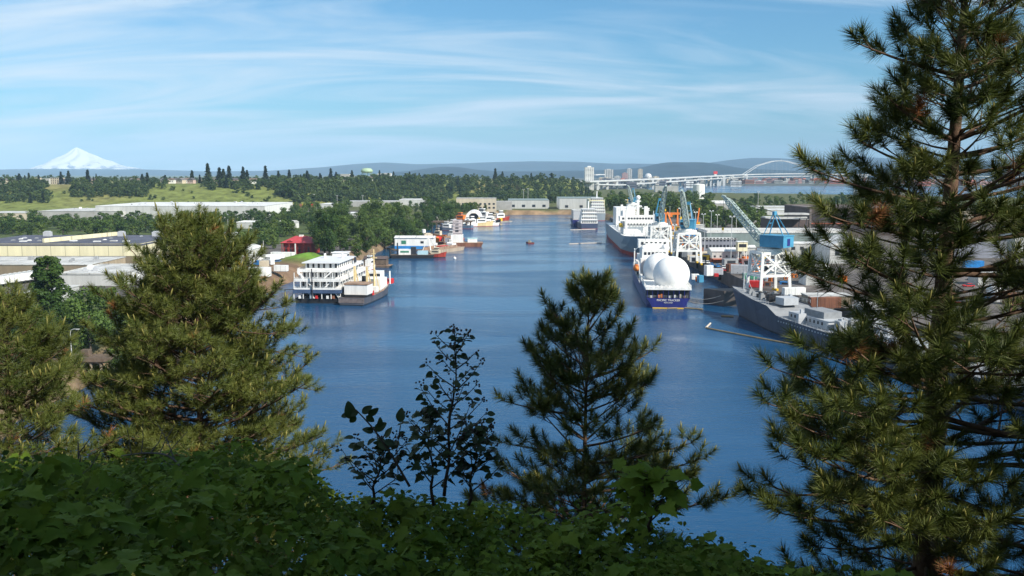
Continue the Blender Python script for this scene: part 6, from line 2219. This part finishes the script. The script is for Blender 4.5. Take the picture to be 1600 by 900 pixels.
def needles(P, A, L, m, ln, w, rng, dead=None):
    """needle tufts: shoots at P along A of length L with m needles each"""
    n = len(P)
    idx = np.repeat(np.arange(n), m)
    N = n * m
    t_ = rng.uniform(0, 1, N)
    A = A / np.linalg.norm(A, axis=1)[:, None]
    B = np.cross(A, np.array([0.31, 0.53, 0.79]))
    B /= np.linalg.norm(B, axis=1)[:, None]
    Cc = np.cross(A, B)
    ph = rng.uniform(0, 6.283, N)
    th = np.radians(78 - 52 * t_ + rng.normal(0, 9, N))
    D = A[idx] * np.cos(th)[:, None] + (B[idx] * np.cos(ph)[:, None] + Cc[idx] * np.sin(ph)[:, None]) * np.sin(th)[:, None]
    base = P[idx] + A[idx] * (L[idx] * t_)[:, None]
    l_ = ln * rng.uniform(.75, 1.12, N)
    tip = base + D * l_[:, None] + np.array([0, 0, -1]) * (l_ * .10 * rng.uniform(0, 1, N))[:, None]
    S = np.cross(D, rng.normal(0, 1, (N, 3)))
    S /= np.linalg.norm(S, axis=1)[:, None]
    S *= w / 2
    mid = base * .45 + tip * .55 + S * .3
    V = np.stack([base - S, base + S, tip], 1).reshape(-1, 3)
    Fq = np.arange(3 * N).reshape(N, 3)
    mi = np.zeros(N, int)
    if dead is not None:
        mi[dead[idx]] = 2
    return V, Fq, mi


def pine(label, base, top, r0, env, seed, spacing, per, ln, m, w, shoot_step, feats=(), lo=0.12, candle=.5, elev=(-6, 48), sub=1.0, inner=.3, lean=(0, 0), azf=None, cs=1.0, skip=.12):
    rng = random.Random(seed)
    nrg = np.random.default_rng(seed)
    base = Vector(base)
    H = top - base.z
    root = thing('pine_tree', label, 'tree', base)
    wood = MB()
    tp = []
    for k in range(13):
        f = k / 12
        tp.append(Vector((math.sin(f * 5 + seed) * .03 + lean[0] * f, math.cos(f * 4 + seed) * .03 + lean[1] * f, H * f)))
    wood.tube(tp, [r0 * (1 - .93 * k / 12) + .004 for k in range(13)], 12)

    def tr(z):
        f = min(max(z / H, 0), 1) * 12
        i = min(int(f), 11)
        return tp[i].lerp(tp[i + 1], f - i), r0 * (1 - .93 * f / 12) + .004

    SP, SA, SL, CP, CA, dead = [], [], [], [], [], []
    limbs = MB()

    def shoot(p, d, l):
        a = (d.normalized() + Vector((0, 0, .45 + .25 * rng.random()))).normalized()
        SP.append(p)
        SA.append(a)
        SL.append(l)
        dead.append(rng.random() < .008)
        if rng.random() < candle:
            CP.append(p + a * l)
            CA.append((a + Vector((0, 0, 1.1))).normalized())

    def grow(p0, tip, rad, sag, depth=0):
        L = (tip - p0).length
        n = max(3, min(8, int(L / .16)))
        c = p0.lerp(tip, .5) + Vector((0, 0, -sag * L)) + Vector((rng.uniform(-1, 1), rng.uniform(-1, 1), rng.uniform(-.5, .5))) * L * .06
        P = [p0 * (1 - t_) ** 2 + c * 2 * t_ * (1 - t_) + tip * t_ ** 2 for t_ in [k / n for k in range(n + 1)]]
        limbs.tube(P, [max(.0035, rad * (1 - .8 * k / n)) for k in range(n + 1)], 6 if depth == 0 else 4, cap=False)
        d_end = (P[-1] - P[-2]).normalized()
        shoot(P[-1] - d_end * .06, d_end, ln * rng.uniform(.8, 1.3))
        if depth >= 2:
            return
        s = inner * L if depth == 0 else .3 * L
        side = rng.choice((-1, 1))
        while s < L - .05:
            t_ = s / L
            q = p0 * (1 - t_) ** 2 + c * 2 * t_ * (1 - t_) + tip * t_ ** 2
            d = ((c - p0) * (1 - t_) + (tip - c) * t_).normalized()
            hz = d.cross(Vector((0, 0, 1)))
            if hz.length < .1:
                hz = Vector((1, 0, 0))
            hz.normalize()
            ang = R(rng.uniform(32, 66))
            dd = d * math.cos(ang) + hz * side * math.sin(ang) + Vector((0, 0, rng.uniform(.0, .40)))
            l2 = (L - s) * rng.uniform(.38, .62) * sub + .10
            if depth == 0 and l2 > .22:
                grow(q, q + dd.normalized() * l2, rad * .4, -.06, 1)
            elif depth == 1 and l2 > .26:
                grow(q, q + dd.normalized() * l2 * .8, rad * .4, -.06, 2)
            else:
                e = q + dd.normalized() * min(l2, .16)
                limbs.tube([q, e], [.005, .004], 4, cap=False)
                shoot(e - dd.normalized() * .05, dd, ln * rng.uniform(.7, 1.2))
            side = -side
            s += shoot_step * rng.uniform(.7, 1.35)

    z = H * lo
    k = 0
    while z < H - .06:
        d = H - z
        f = z / H
        nb = per + rng.choice((-1, 0, 0, 1))
        off = rng.uniform(0, 6.28)
        for j in range(nb):
            if rng.random() < skip:
                continue
            az = off + 6.283 * j / nb + rng.uniform(-.45, .45)
            L = env(d) * rng.uniform(.58, 1.15) * (azf(az) if azf else 1)
            e = R(elev[0] + (elev[1] - elev[0]) * f ** 2.2 + rng.uniform(-9, 9))
            zb = z + rng.uniform(-.07, .07)
            p0, rt_ = tr(zb)
            tip = p0 + Vector((math.cos(az) * math.cos(e), math.sin(az) * math.cos(e), math.sin(e) + .10)) * L
            grow(p0, tip, max(.006, .013 * L + .003), .07 + .05 * (1 - f))
        z += spacing * rng.uniform(.8, 1.2) * (1 - .35 * f)
    for (u, v, y, zf) in feats:
        tip = Q(u, v, y) - base
        p0, _ = tr(min(zf - base.z, H))
        grow(p0, tip, .024, .08)
    pt, _ = tr(H)
    shoot(pt - Vector((0, 0, .05)), Vector((0, 0, 1)), ln * 1.2)
    wood_o = wood.build('trunk', BARK, root, smooth=True)
    limbs.build('limbs', BARK, wood_o, smooth=True)
    SPa = np.array([tuple(p) for p in SP])
    SAa = np.array([tuple(p) for p in SA])
    SLa = np.array(SL)
    V, Fq, mi = needles(SPa, SAa, SLa, m, ln, w, nrg, np.array(dead))
    cm_ = MB()
    for p, a in zip(CP, CA):
        l = rng.uniform(.045, .11) * cs
        cm_.tube([p - a * .01, p + a * l * .6, p + a * l], [.0075 * cs, .0085 * cs, .003], 5)
    if cm_.v:
        tri = []
        cmi = []
        for f_ in cm_.f:
            for i in range(1, len(f_) - 1):
                tri.append((f_[0], f_[i], f_[i + 1]))
        CV, CF = np.array(cm_.v), np.array(tri)
        Fq = np.concatenate([Fq, CF + len(V)])
        mi = np.concatenate([mi, np.ones(len(CF), int)])
        V = np.concatenate([V, CV])
    link('crown', np_mesh('crown', V, Fq, [NEEDLE, CANDLE, DEADN], mi), root)
    return root, len(SP)


info = []
y_ = 8.5
x_ = xat(1477, y_, 450)
info.append(pine('large pine with reddish trunk filling the right side of the view', (x_, y_, hgt(x_, y_) - .1), zat(-150, y_), .165, lambda d: .62 * d ** .46, 3, .29, 7, .158, 185, .0056, .285,
                 feats=[(1262, 262, 8.2, 49.7), (1236, 418, 8.0, 48.7), (1340, 218, 8.3, 50.0), (1336, 66, 8.4, 50.9), (1198, 572, 7.9, 47.8), (1192, 628, 7.6, 47.5), (1168, 772, 7.8, 47.0), (1212, 800, 7.4, 46.7), (1250, 700, 7.3, 47.0), (1330, 540, 7.6, 47.9), (1290, 335, 8.0, 49.4), (1385, 150, 8.2, 50.3), (1255, 545, 8.0, 48.0), (1240, 660, 7.6, 47.2), (1310, 640, 7.2, 47.6), (1215, 690, 7.5, 47.2), (1290, 780, 7.2, 46.8), (1330, 400, 7.6, 48.8), (1420, 480, 7.2, 48.2), (1560, 330, 7.4, 49.4), (1590, 110, 8.4, 50.6), (1610, 260, 8.2, 49.6), (1540, 560, 7.2, 47.9), (1600, 440, 7.8, 48.6), (1380, 740, 7.0, 47.2), (1420, 830, 6.9, 46.6)], lo=.10, candle=.55, elev=(-8, 40), azf=lambda a: 1.0 + .85 * max(0, math.cos(a))))
y_ = 12.0
x_ = xat(918, y_, 600)
info.append(pine('slender dark pine standing before the open water in the middle', (x_, y_, hgt(x_, y_) - .1), zat(450, y_), .060, lambda d: .74 * d ** .55, 8, .29, 6, .155, 150, .0062, .245, lo=.3, candle=.85, cs=1.25, skip=.24, elev=(10, 52),
                 feats=[(850, 470, 11.9, 47.6), (822, 545, 11.8, 47.2), (782, 625, 11.8, 46.7), (778, 690, 11.8, 46.2), (1022, 545, 12.1, 47.2), (1018, 590, 12, 46.9), (1086, 690, 12, 46.0), (1105, 715, 12, 45.8), (1150, 775, 11.7, 45.2), (1080, 745, 12, 45.6)], inner=.35))
y_ = 18.0
x_ = xat(312, y_, 600)
info.append(pine('broad bushy pine on the left with sunlit crown', (x_, y_, hgt(x_, y_) - .1), zat(368, y_), .14, lambda d: 1.34 * d ** .44, 21, .25, 7, .16, 76, .0085, .185, lo=.28, candle=.22, cs=1.7,
                 feats=[(495, 610, 18, 46.4), (488, 560, 18, 46.8), (450, 478, 18, 47.3), (160, 540, 17.5, 46.6), (410, 440, 17.6, 47.8), (470, 520, 17.5, 47.0)], inner=.25))
y_ = 15.5
x_ = xat(10, y_, 600)
info.append(pine('bushy pine cut by the left edge of the view', (x_, y_, hgt(x_, y_) - .1), zat(470, y_), .11, lambda d: .95 * d ** .62, 34, .27, 6, .17, 64, .0085, .19, lo=.3, candle=.22, cs=1.7, inner=.25,
                 feats=[(118, 570, 15.5, 46.4), (128, 640, 15.3, 45.8), (100, 520, 15.5, 46.9)]))
print('pine shoots', [i[1] for i in info])

# ---------------------------------------------------------------- thicket under the viewpoint
THICK = leafmat('thicket_leaves', (.070, .122, .011), (.165, .222, .026), scale=1.6, trans=.35, rough=.7, rnd=.05, spec=.12)
SAPL = leafmat('sapling_leaves', (.016, .032, .010), (.040, .060, .018), scale=5, trans=.2, rough=.5, rnd=.05)
BERRY = mat('dark_berries', (.030, .018, .020), .4, .3, 8)

_half = [(0, 0), (.20, -.07), (.34, -.10), (.40, .02), (.56, .05), (.46, .16), (.50, .27), (.64, .40), (.48, .42), (.42, .52), (.32, .50), (.30, .62), (.20, .66), (.20, .80), (.11, .82), (0, 1.02)]
_half = [(x * .80, y * 1.06) for x, y in _half]
_lobed = _half + [(-x, y) for x, y in reversed(_half[1:-1])]
_oval = [(0, 0), (.20, .10), (.31, .30), (.32, .50), (.24, .72), (.12, .90), (0, 1.0), (-.12, .90), (-.24, .72), (-.32, .50), (-.31, .30), (-.20, .10)]


def leaf_template(outline, fold=.22, droop=.28):
    V = [(0, .38, 0)] + [(x, y, 0) for x, y in outline]
    V = [(x, y, fold * abs(x) - droop * y * y + .03 * math.sin(9 * x + 7 * y)) for x, y, z in V]
    n = len(outline)
    return np.array(V), np.array([(0, 1 + i, 1 + (i + 1) % n) for i in range(n)])


TL, TO = leaf_template(_lobed), leaf_template(_oval, .25, .2)


def place_leaves(tpl, P, D, N, S):
    """leaf shapes at P, tips along D, faces along N, sizes S"""
    V0, F0 = tpl
    D = D / np.linalg.norm(D, axis=1)[:, None]
    X_ = np.cross(D, N)
    X_ /= np.linalg.norm(X_, axis=1)[:, None]
    N = np.cross(X_, D)
    V = P[:, None, :] + S[:, None, None] * (V0[None, :, 0:1] * X_[:, None, :] + V0[None, :, 1:2] * D[:, None, :] + V0[None, :, 2:3] * N[:, None, :])
    Fq = F0[None] + (np.arange(len(P)) * len(V0))[:, None, None]
    return V.reshape(-1, 3), Fq.reshape(-1, 3)


UE = [-260, 0, 200, 420, 520, 600, 780, 860, 1000, 1120, 1220, 1300, 1400, 1700]
YE = [8.5, 8.0, 7.6, 7.2, 7.0, 6.6, 6.2, 6.0, 5.4, 5.0, 4.6, 4.2, 3.9, 3.6]
VE = [690, 705, 720, 705, 738, 745, 758, 785, 780, 792, 845, 872, 888, 892]


def canopy(u, y):
    ye = np.interp(u, UE, YE)
    ve = np.interp(u, UE, VE)
    ze = 50 - ye * np.tan(np.arctan((ve - 450) / F) + PITCH)
    f = (y - 1.9) / (ye - 1.9)
    return 48.92 + (ze - 48.92) * np.clip(f, 0, 1.15), f


rng = np.random.default_rng(5)


def hummock(x, y):
    return .20 * wob(x + 7, y, 1.6) + .12 * wob(x, y, .75) + .09 * wob(x * 1.7 + 3, y * 1.7, .45) - .10


def sprigs(n, n_leaf, s0, s1, depth, up=0.0):
    """leafy shoots: a whorl of hanging leaves round each shoot tip"""
    u = rng.uniform(-300, 1750, n)
    f = rng.beta(1.0, .85, n) * 1.05
    y = 1.9 + f * (np.interp(u, UE, YE) - 1.9)
    x = (u - 800) / F * y
    zc, ff = canopy(u, y)
    z = zc + hummock(x, y) - rng.exponential(depth, n) + up * rng.uniform(0, 1, n)
    lean = rng.normal(0, .35, (n, 2)) + np.array([.0, -.15])
    size = rng.uniform(s0, s1, n)
    idx = np.repeat(np.arange(n), n_leaf)
    k = np.tile(np.arange(n_leaf), n)
    a = k * 2.4 + rng.uniform(0, 6.283, n)[idx] + rng.normal(0, .3, n * n_leaf)
    tier = k / n_leaf
    tilt = np.radians(rng.normal(2, 14, n * n_leaf) - 38 * tier)
    D = np.stack([np.cos(a) * np.cos(tilt), np.sin(a) * np.cos(tilt), np.sin(tilt)], 1)
    D[:, :2] += lean[idx]
    rad = size[idx] * (.12 + .45 * tier)
    P = np.stack([x[idx] + np.cos(a) * rad, y[idx] + np.sin(a) * rad, z[idx] - .09 * tier + lean[idx, 1] * 0], 1)
    N = np.stack([np.cos(a) * .35 * tier, np.sin(a) * .35 * tier, np.ones(n * n_leaf)], 1) + rng.normal(0, .28, (n * n_leaf, 3))
    S = size[idx] * rng.uniform(.65, 1.15, n * n_leaf) * (1.1 - .45 * (1 - tier))
    return place_leaves(TL, P, D, N, S)


A_ = sprigs(1500, 8, .055, .10, .12)
B_ = sprigs(190, 7, .11, .165, .03, up=.07)
C_ = sprigs(1900, 8, .07, .115, .5, up=-.3)
V = np.concatenate([A_[0], B_[0], C_[0]])
Fq = np.concatenate([A_[1], B_[1] + len(A_[0]), C_[1] + len(A_[0]) + len(B_[0])])
me = np_mesh('undergrowth', V, Fq, [THICK])
tag(link('undergrowth', me), 'dense thicket of broad lobed leaves along the foot of the view', 'undergrowth', None, 'stuff')
# small brambly leaves filling between the broad ones
n = 15000
u = rng.uniform(-300, 1750, n)
f = rng.beta(1.2, .8, n) * 1.08
y = 1.9 + f * (np.interp(u, UE, YE) - 1.9)
x = (u - 800) / F * y
zc, ff = canopy(u, y)
z = zc + hummock(x, y) + .02 - np.minimum(rng.exponential(.2, n), 1.0)
P = np.stack([x, y, z], 1)
az = rng.uniform(0, 6.283, n)
D = np.stack([np.cos(az), np.sin(az), rng.normal(0, .45, n)], 1)
N = np.stack([rng.normal(0, .6, n), rng.normal(-.3, .6, n), np.ones(n)], 1)
V, Fq = place_leaves(TO, P, D, N, rng.uniform(.022, .055, n))
me = np_mesh('bramble', V, Fq, [leafmat('bramble_leaves', (.036, .060, .008), (.095, .125, .016), scale=2.0, trans=.25, rnd=0, rough=.75, spec=.1)])
tag(link('bramble', me), 'small leaved bramble woven through the broad leaved thicket', 'undergrowth', None, 'stuff')


def sapling(name, label, u, y, vtop, vbase, seed, spread, leaf, nleaf, tpl, lean=0.0, berries=True, rad=.011, nbr=22, droop=.0, m=SAPL):
    rg = random.Random(seed)
    ng = np.random.default_rng(seed)
    b0 = Q(u + lean, vbase, y)
    t0 = Q(u, vtop, y)
    root = thing(name, label, 'plant', b0)
    H = t0 - b0
    mb = MB()
    st = [H * (k / 10) + Vector((.012 * math.sin(k * 1.3 + seed), .012 * math.cos(k), 0)) * (1 if k else 0) for k in range(11)]
    mb.tube(st, [rad * (1 - .085 * k) for k in range(11)], 6)
    P, D = [], []
    bm = MB()
    tips = []
    for k in range(nbr):
        f = .18 + .80 * k / nbr
        i = min(9, int(f * 10))
        p0 = st[i].lerp(st[i + 1], f * 10 - i)
        a = k * 2.4 + rg.uniform(-.4, .4)
        L = spread * (1.05 - f) ** .7 * rg.uniform(.6, 1.15) + .05
        d = Vector((math.cos(a), math.sin(a), .75 - droop)).normalized()
        p1 = p0 + d * L * .55
        p2 = p0 + d * L + Vector((0, 0, L * .12))
        mb.tube([p0, p1, p2], [rad * .42, rad * .3, rad * .14], 4, cap=False)
        tips.append((p2, d))
        for j in range(nleaf):
            t_ = .25 + .75 * (j + rg.random()) / nleaf
            q = p0.lerp(p1, t_ / .55) if t_ < .55 else p1.lerp(p2, (t_ - .55) / .45)
            a2 = rg.uniform(0, 6.28)
            dd = (d * .6 + Vector((math.cos(a2), math.sin(a2), rg.uniform(-.7, .2)))).normalized()
            e = q + dd * leaf * .35
            mb.tube([q, e], .0022, 3, cap=False)
            P.append(e)
            D.append(dd)
    for j in range(14):
        a2 = rg.uniform(0, 6.28)
        q = st[10] - H * (.12 * rg.random())
        dd = Vector((math.cos(a2), math.sin(a2), rg.uniform(-.2, .7))).normalized()
        P.append(q)
        D.append(dd)
    s_ = mb.build('stem', TWIG, root, smooth=True)
    P = np.array([tuple(p) for p in P])
    D = np.array([tuple(p) for p in D])
    N = np.stack([ng.normal(0, .8, len(P)), ng.normal(-.6, .8, len(P)), np.ones(len(P))], 1)
    V, Fq = place_leaves(tpl, P, D, N, leaf * ng.uniform(.6, 1.25, len(P)))
    link('leaves', np_mesh('leaves', V, Fq, [m]), root)
    if berries:
        for p2, d in tips:
            for j in range(rg.randint(3, 7)):
                o = Vector((rg.uniform(-1, 1), rg.uniform(-1, 1), rg.uniform(-.4, 1))) * .026
                bm.sphere(p2 + o, .0065, 6)
        for j in range(12):
            bm.sphere(st[10] + Vector((rg.uniform(-1, 1), rg.uniform(-1, 1), rg.uniform(-.3, 1))) * .03, .0065, 6)
        tag(bm.build('berries', BERRY, root), kind='stuff')
    return root


sapling('sapling', 'slim dark sapling with berry clusters against the open water', 716, 5.2, 520, 775, 5, .32, .048, 6, TO, lean=-22, nbr=28)
sapling('shrub', 'low dark leafy shrub at the foot of the slim sapling', 668, 5.3, 640, 790, 9, .26, .060, 6, TL, lean=10, nbr=14, berries=False)
sapling('shrub', 'thin arching shrub left of the slim sapling with oval leaves', 600, 5.4, 690, 790, 13, .28, .060, 7, TO, lean=-20, nbr=16, berries=True)
sapling('shrub', 'leafy shrub right of the sapling foot before the middle pine', 748, 5.4, 668, 790, 19, .22, .060, 7, TO, lean=-16, nbr=18, berries=True)
sapling('shrub', 'broad leaved shrub rising at the right end of the thicket', 1010, 4.9, 745, 830, 23, .26, .10, 4, TL, lean=6, nbr=16, berries=False, m=THICK)
# arching stem with big end leaves
root = thing('arching_stem', 'arching bare stem ending in big round leaves above the water', 'plant', Q(640, 760, 5.0))
b0 = Q(640, 760, 5.0)
P_ = [Q(a, b_, 5.0) - b0 for a, b_ in ((640, 760), (612, 712), (585, 672), (556, 640))]
MB().tube(catmull(P_, 5), [.008 - .0003 * k for k in range(16)], 5).build('stem', TWIG, root, smooth=True)
lp, ld, ls = [], [], []
for a, b_, da, db, s_ in ((548, 655, -.1, 1, .105), (560, 645, -.9, .0, .07), (566, 646, .5, .4, .07), (575, 648, 1, .5, .07), (556, 650, -.6, -.7, .06), (572, 650, .8, -.6, .06), (585, 672, .9, .5, .08), (592, 668, .2, .9, .06), (600, 690, 1, -.2, .07), (608, 700, -.8, .3, .07), (625, 660, .1, 1, .085), (545, 648, -1, -.2, .05), (603, 684, .4, .9, .07)):
    lp.append(tuple(Q(a, b_, 5.0) - b0))
    ld.append((da, .1, db))
    ls.append(s_)
nn_ = np.tile(np.array([.2, -1.0, .35]), (len(lp), 1)) + np.random.default_rng(3).normal(0, .3, (len(lp), 3))
V, Fq = place_leaves(TO, np.array(lp), np.array(ld), nn_, np.array(ls))
link('leaves', np_mesh('leaves', V, Fq, [SAPL]), root)
MB().tube([Q(a, b_, 5.0) - b0 for a, b_ in ((622, 740), (620, 700), (626, 664))], .003, 4).build('twig', TWIG, root)
# bare dead branches left
for lb_, pl, yy in (('bare grey branch arching among leaves below the left pine', ((300, 775), (285, 735), (262, 712), (228, 708), (190, 712)), 6.6), ('dark leaning stem rising through the thicket on the left', ((166, 890), (150, 830), (136, 780), (124, 735), (122, 690)), 5.2)):
    b0 = Q(pl[0][0], pl[0][1], yy)
    mb = MB()
    pp = catmull([Q(a, b_, yy) - b0 for a, b_ in pl], 5)
    mb.tube(pp, [.012 - .0004 * k for k in range(len(pp))], 6)
    rg = random.Random(len(lb_))
    for k in range(6, len(pp) - 1, 2):
        d = Vector((rg.uniform(-1, 1), rg.uniform(-.5, .5), rg.uniform(.2, 1))).normalized()
        l = rg.uniform(.1, .32)
        mb.tube([pp[k], pp[k] + d * l * .5, pp[k] + d * l + Vector((rg.uniform(-.05, .05), 0, .03))], [.005, .0035, .002], 4, cap=False)
    o = mb.build('bare_branch', mat('grey_twig', (.11, .095, .085), .9, .3, 8), loc=b0, smooth=True)
    tag(o, lb_, 'branch')

# ---------------------------------------------------------------- trees on the bluff top behind the viewpoint that shade the thicket
SHADE = leafmat('bluff_tree_leaves', (.03, .055, .015), (.07, .10, .03), scale=2)
V_, F_ = broad_crown(900, 4300, .046, 34, rx=.48, z0=.10)
cr_ = np_mesh('crown', V_, F_, [SHADE])
V_, F_ = trunk_np(.03, .6, 8, limbs=9, seed=4)
tk_ = np_mesh('trunk', V_, F_, [BARKFAR])
for x, y, top, r_ in ((9.0, -2.5, 59.6, 3.0), (10.4, -1.4, 55.6, 2.0), (7.0, -4.6, 59.8, 3.1), (8.0, -3.6, 59.8, 2.8), (5.5, -7.0, 58, 3.2), (13.6, 2.2, 55.5, 2.6), (11.2, 3.6, 54.0, 2.6), (1.0, -8.0, 57, 3.6), (-4, -9, 56, 3.6), (5.0, -3.2, 55.5, 2.6)):
    zb = hgt(x, y) - .1
    root = thing('bluff_tree', 'broad leafy tree standing on the bluff top behind the viewpoint', 'tree', (x, y, zb), random.uniform(0, 6), 'trees on the bluff behind the viewpoint')
    root.scale = (r_ * 2, r_ * 2, top - zb)
    link('crown', cr_, root)
    link('trunk', tk_, root)
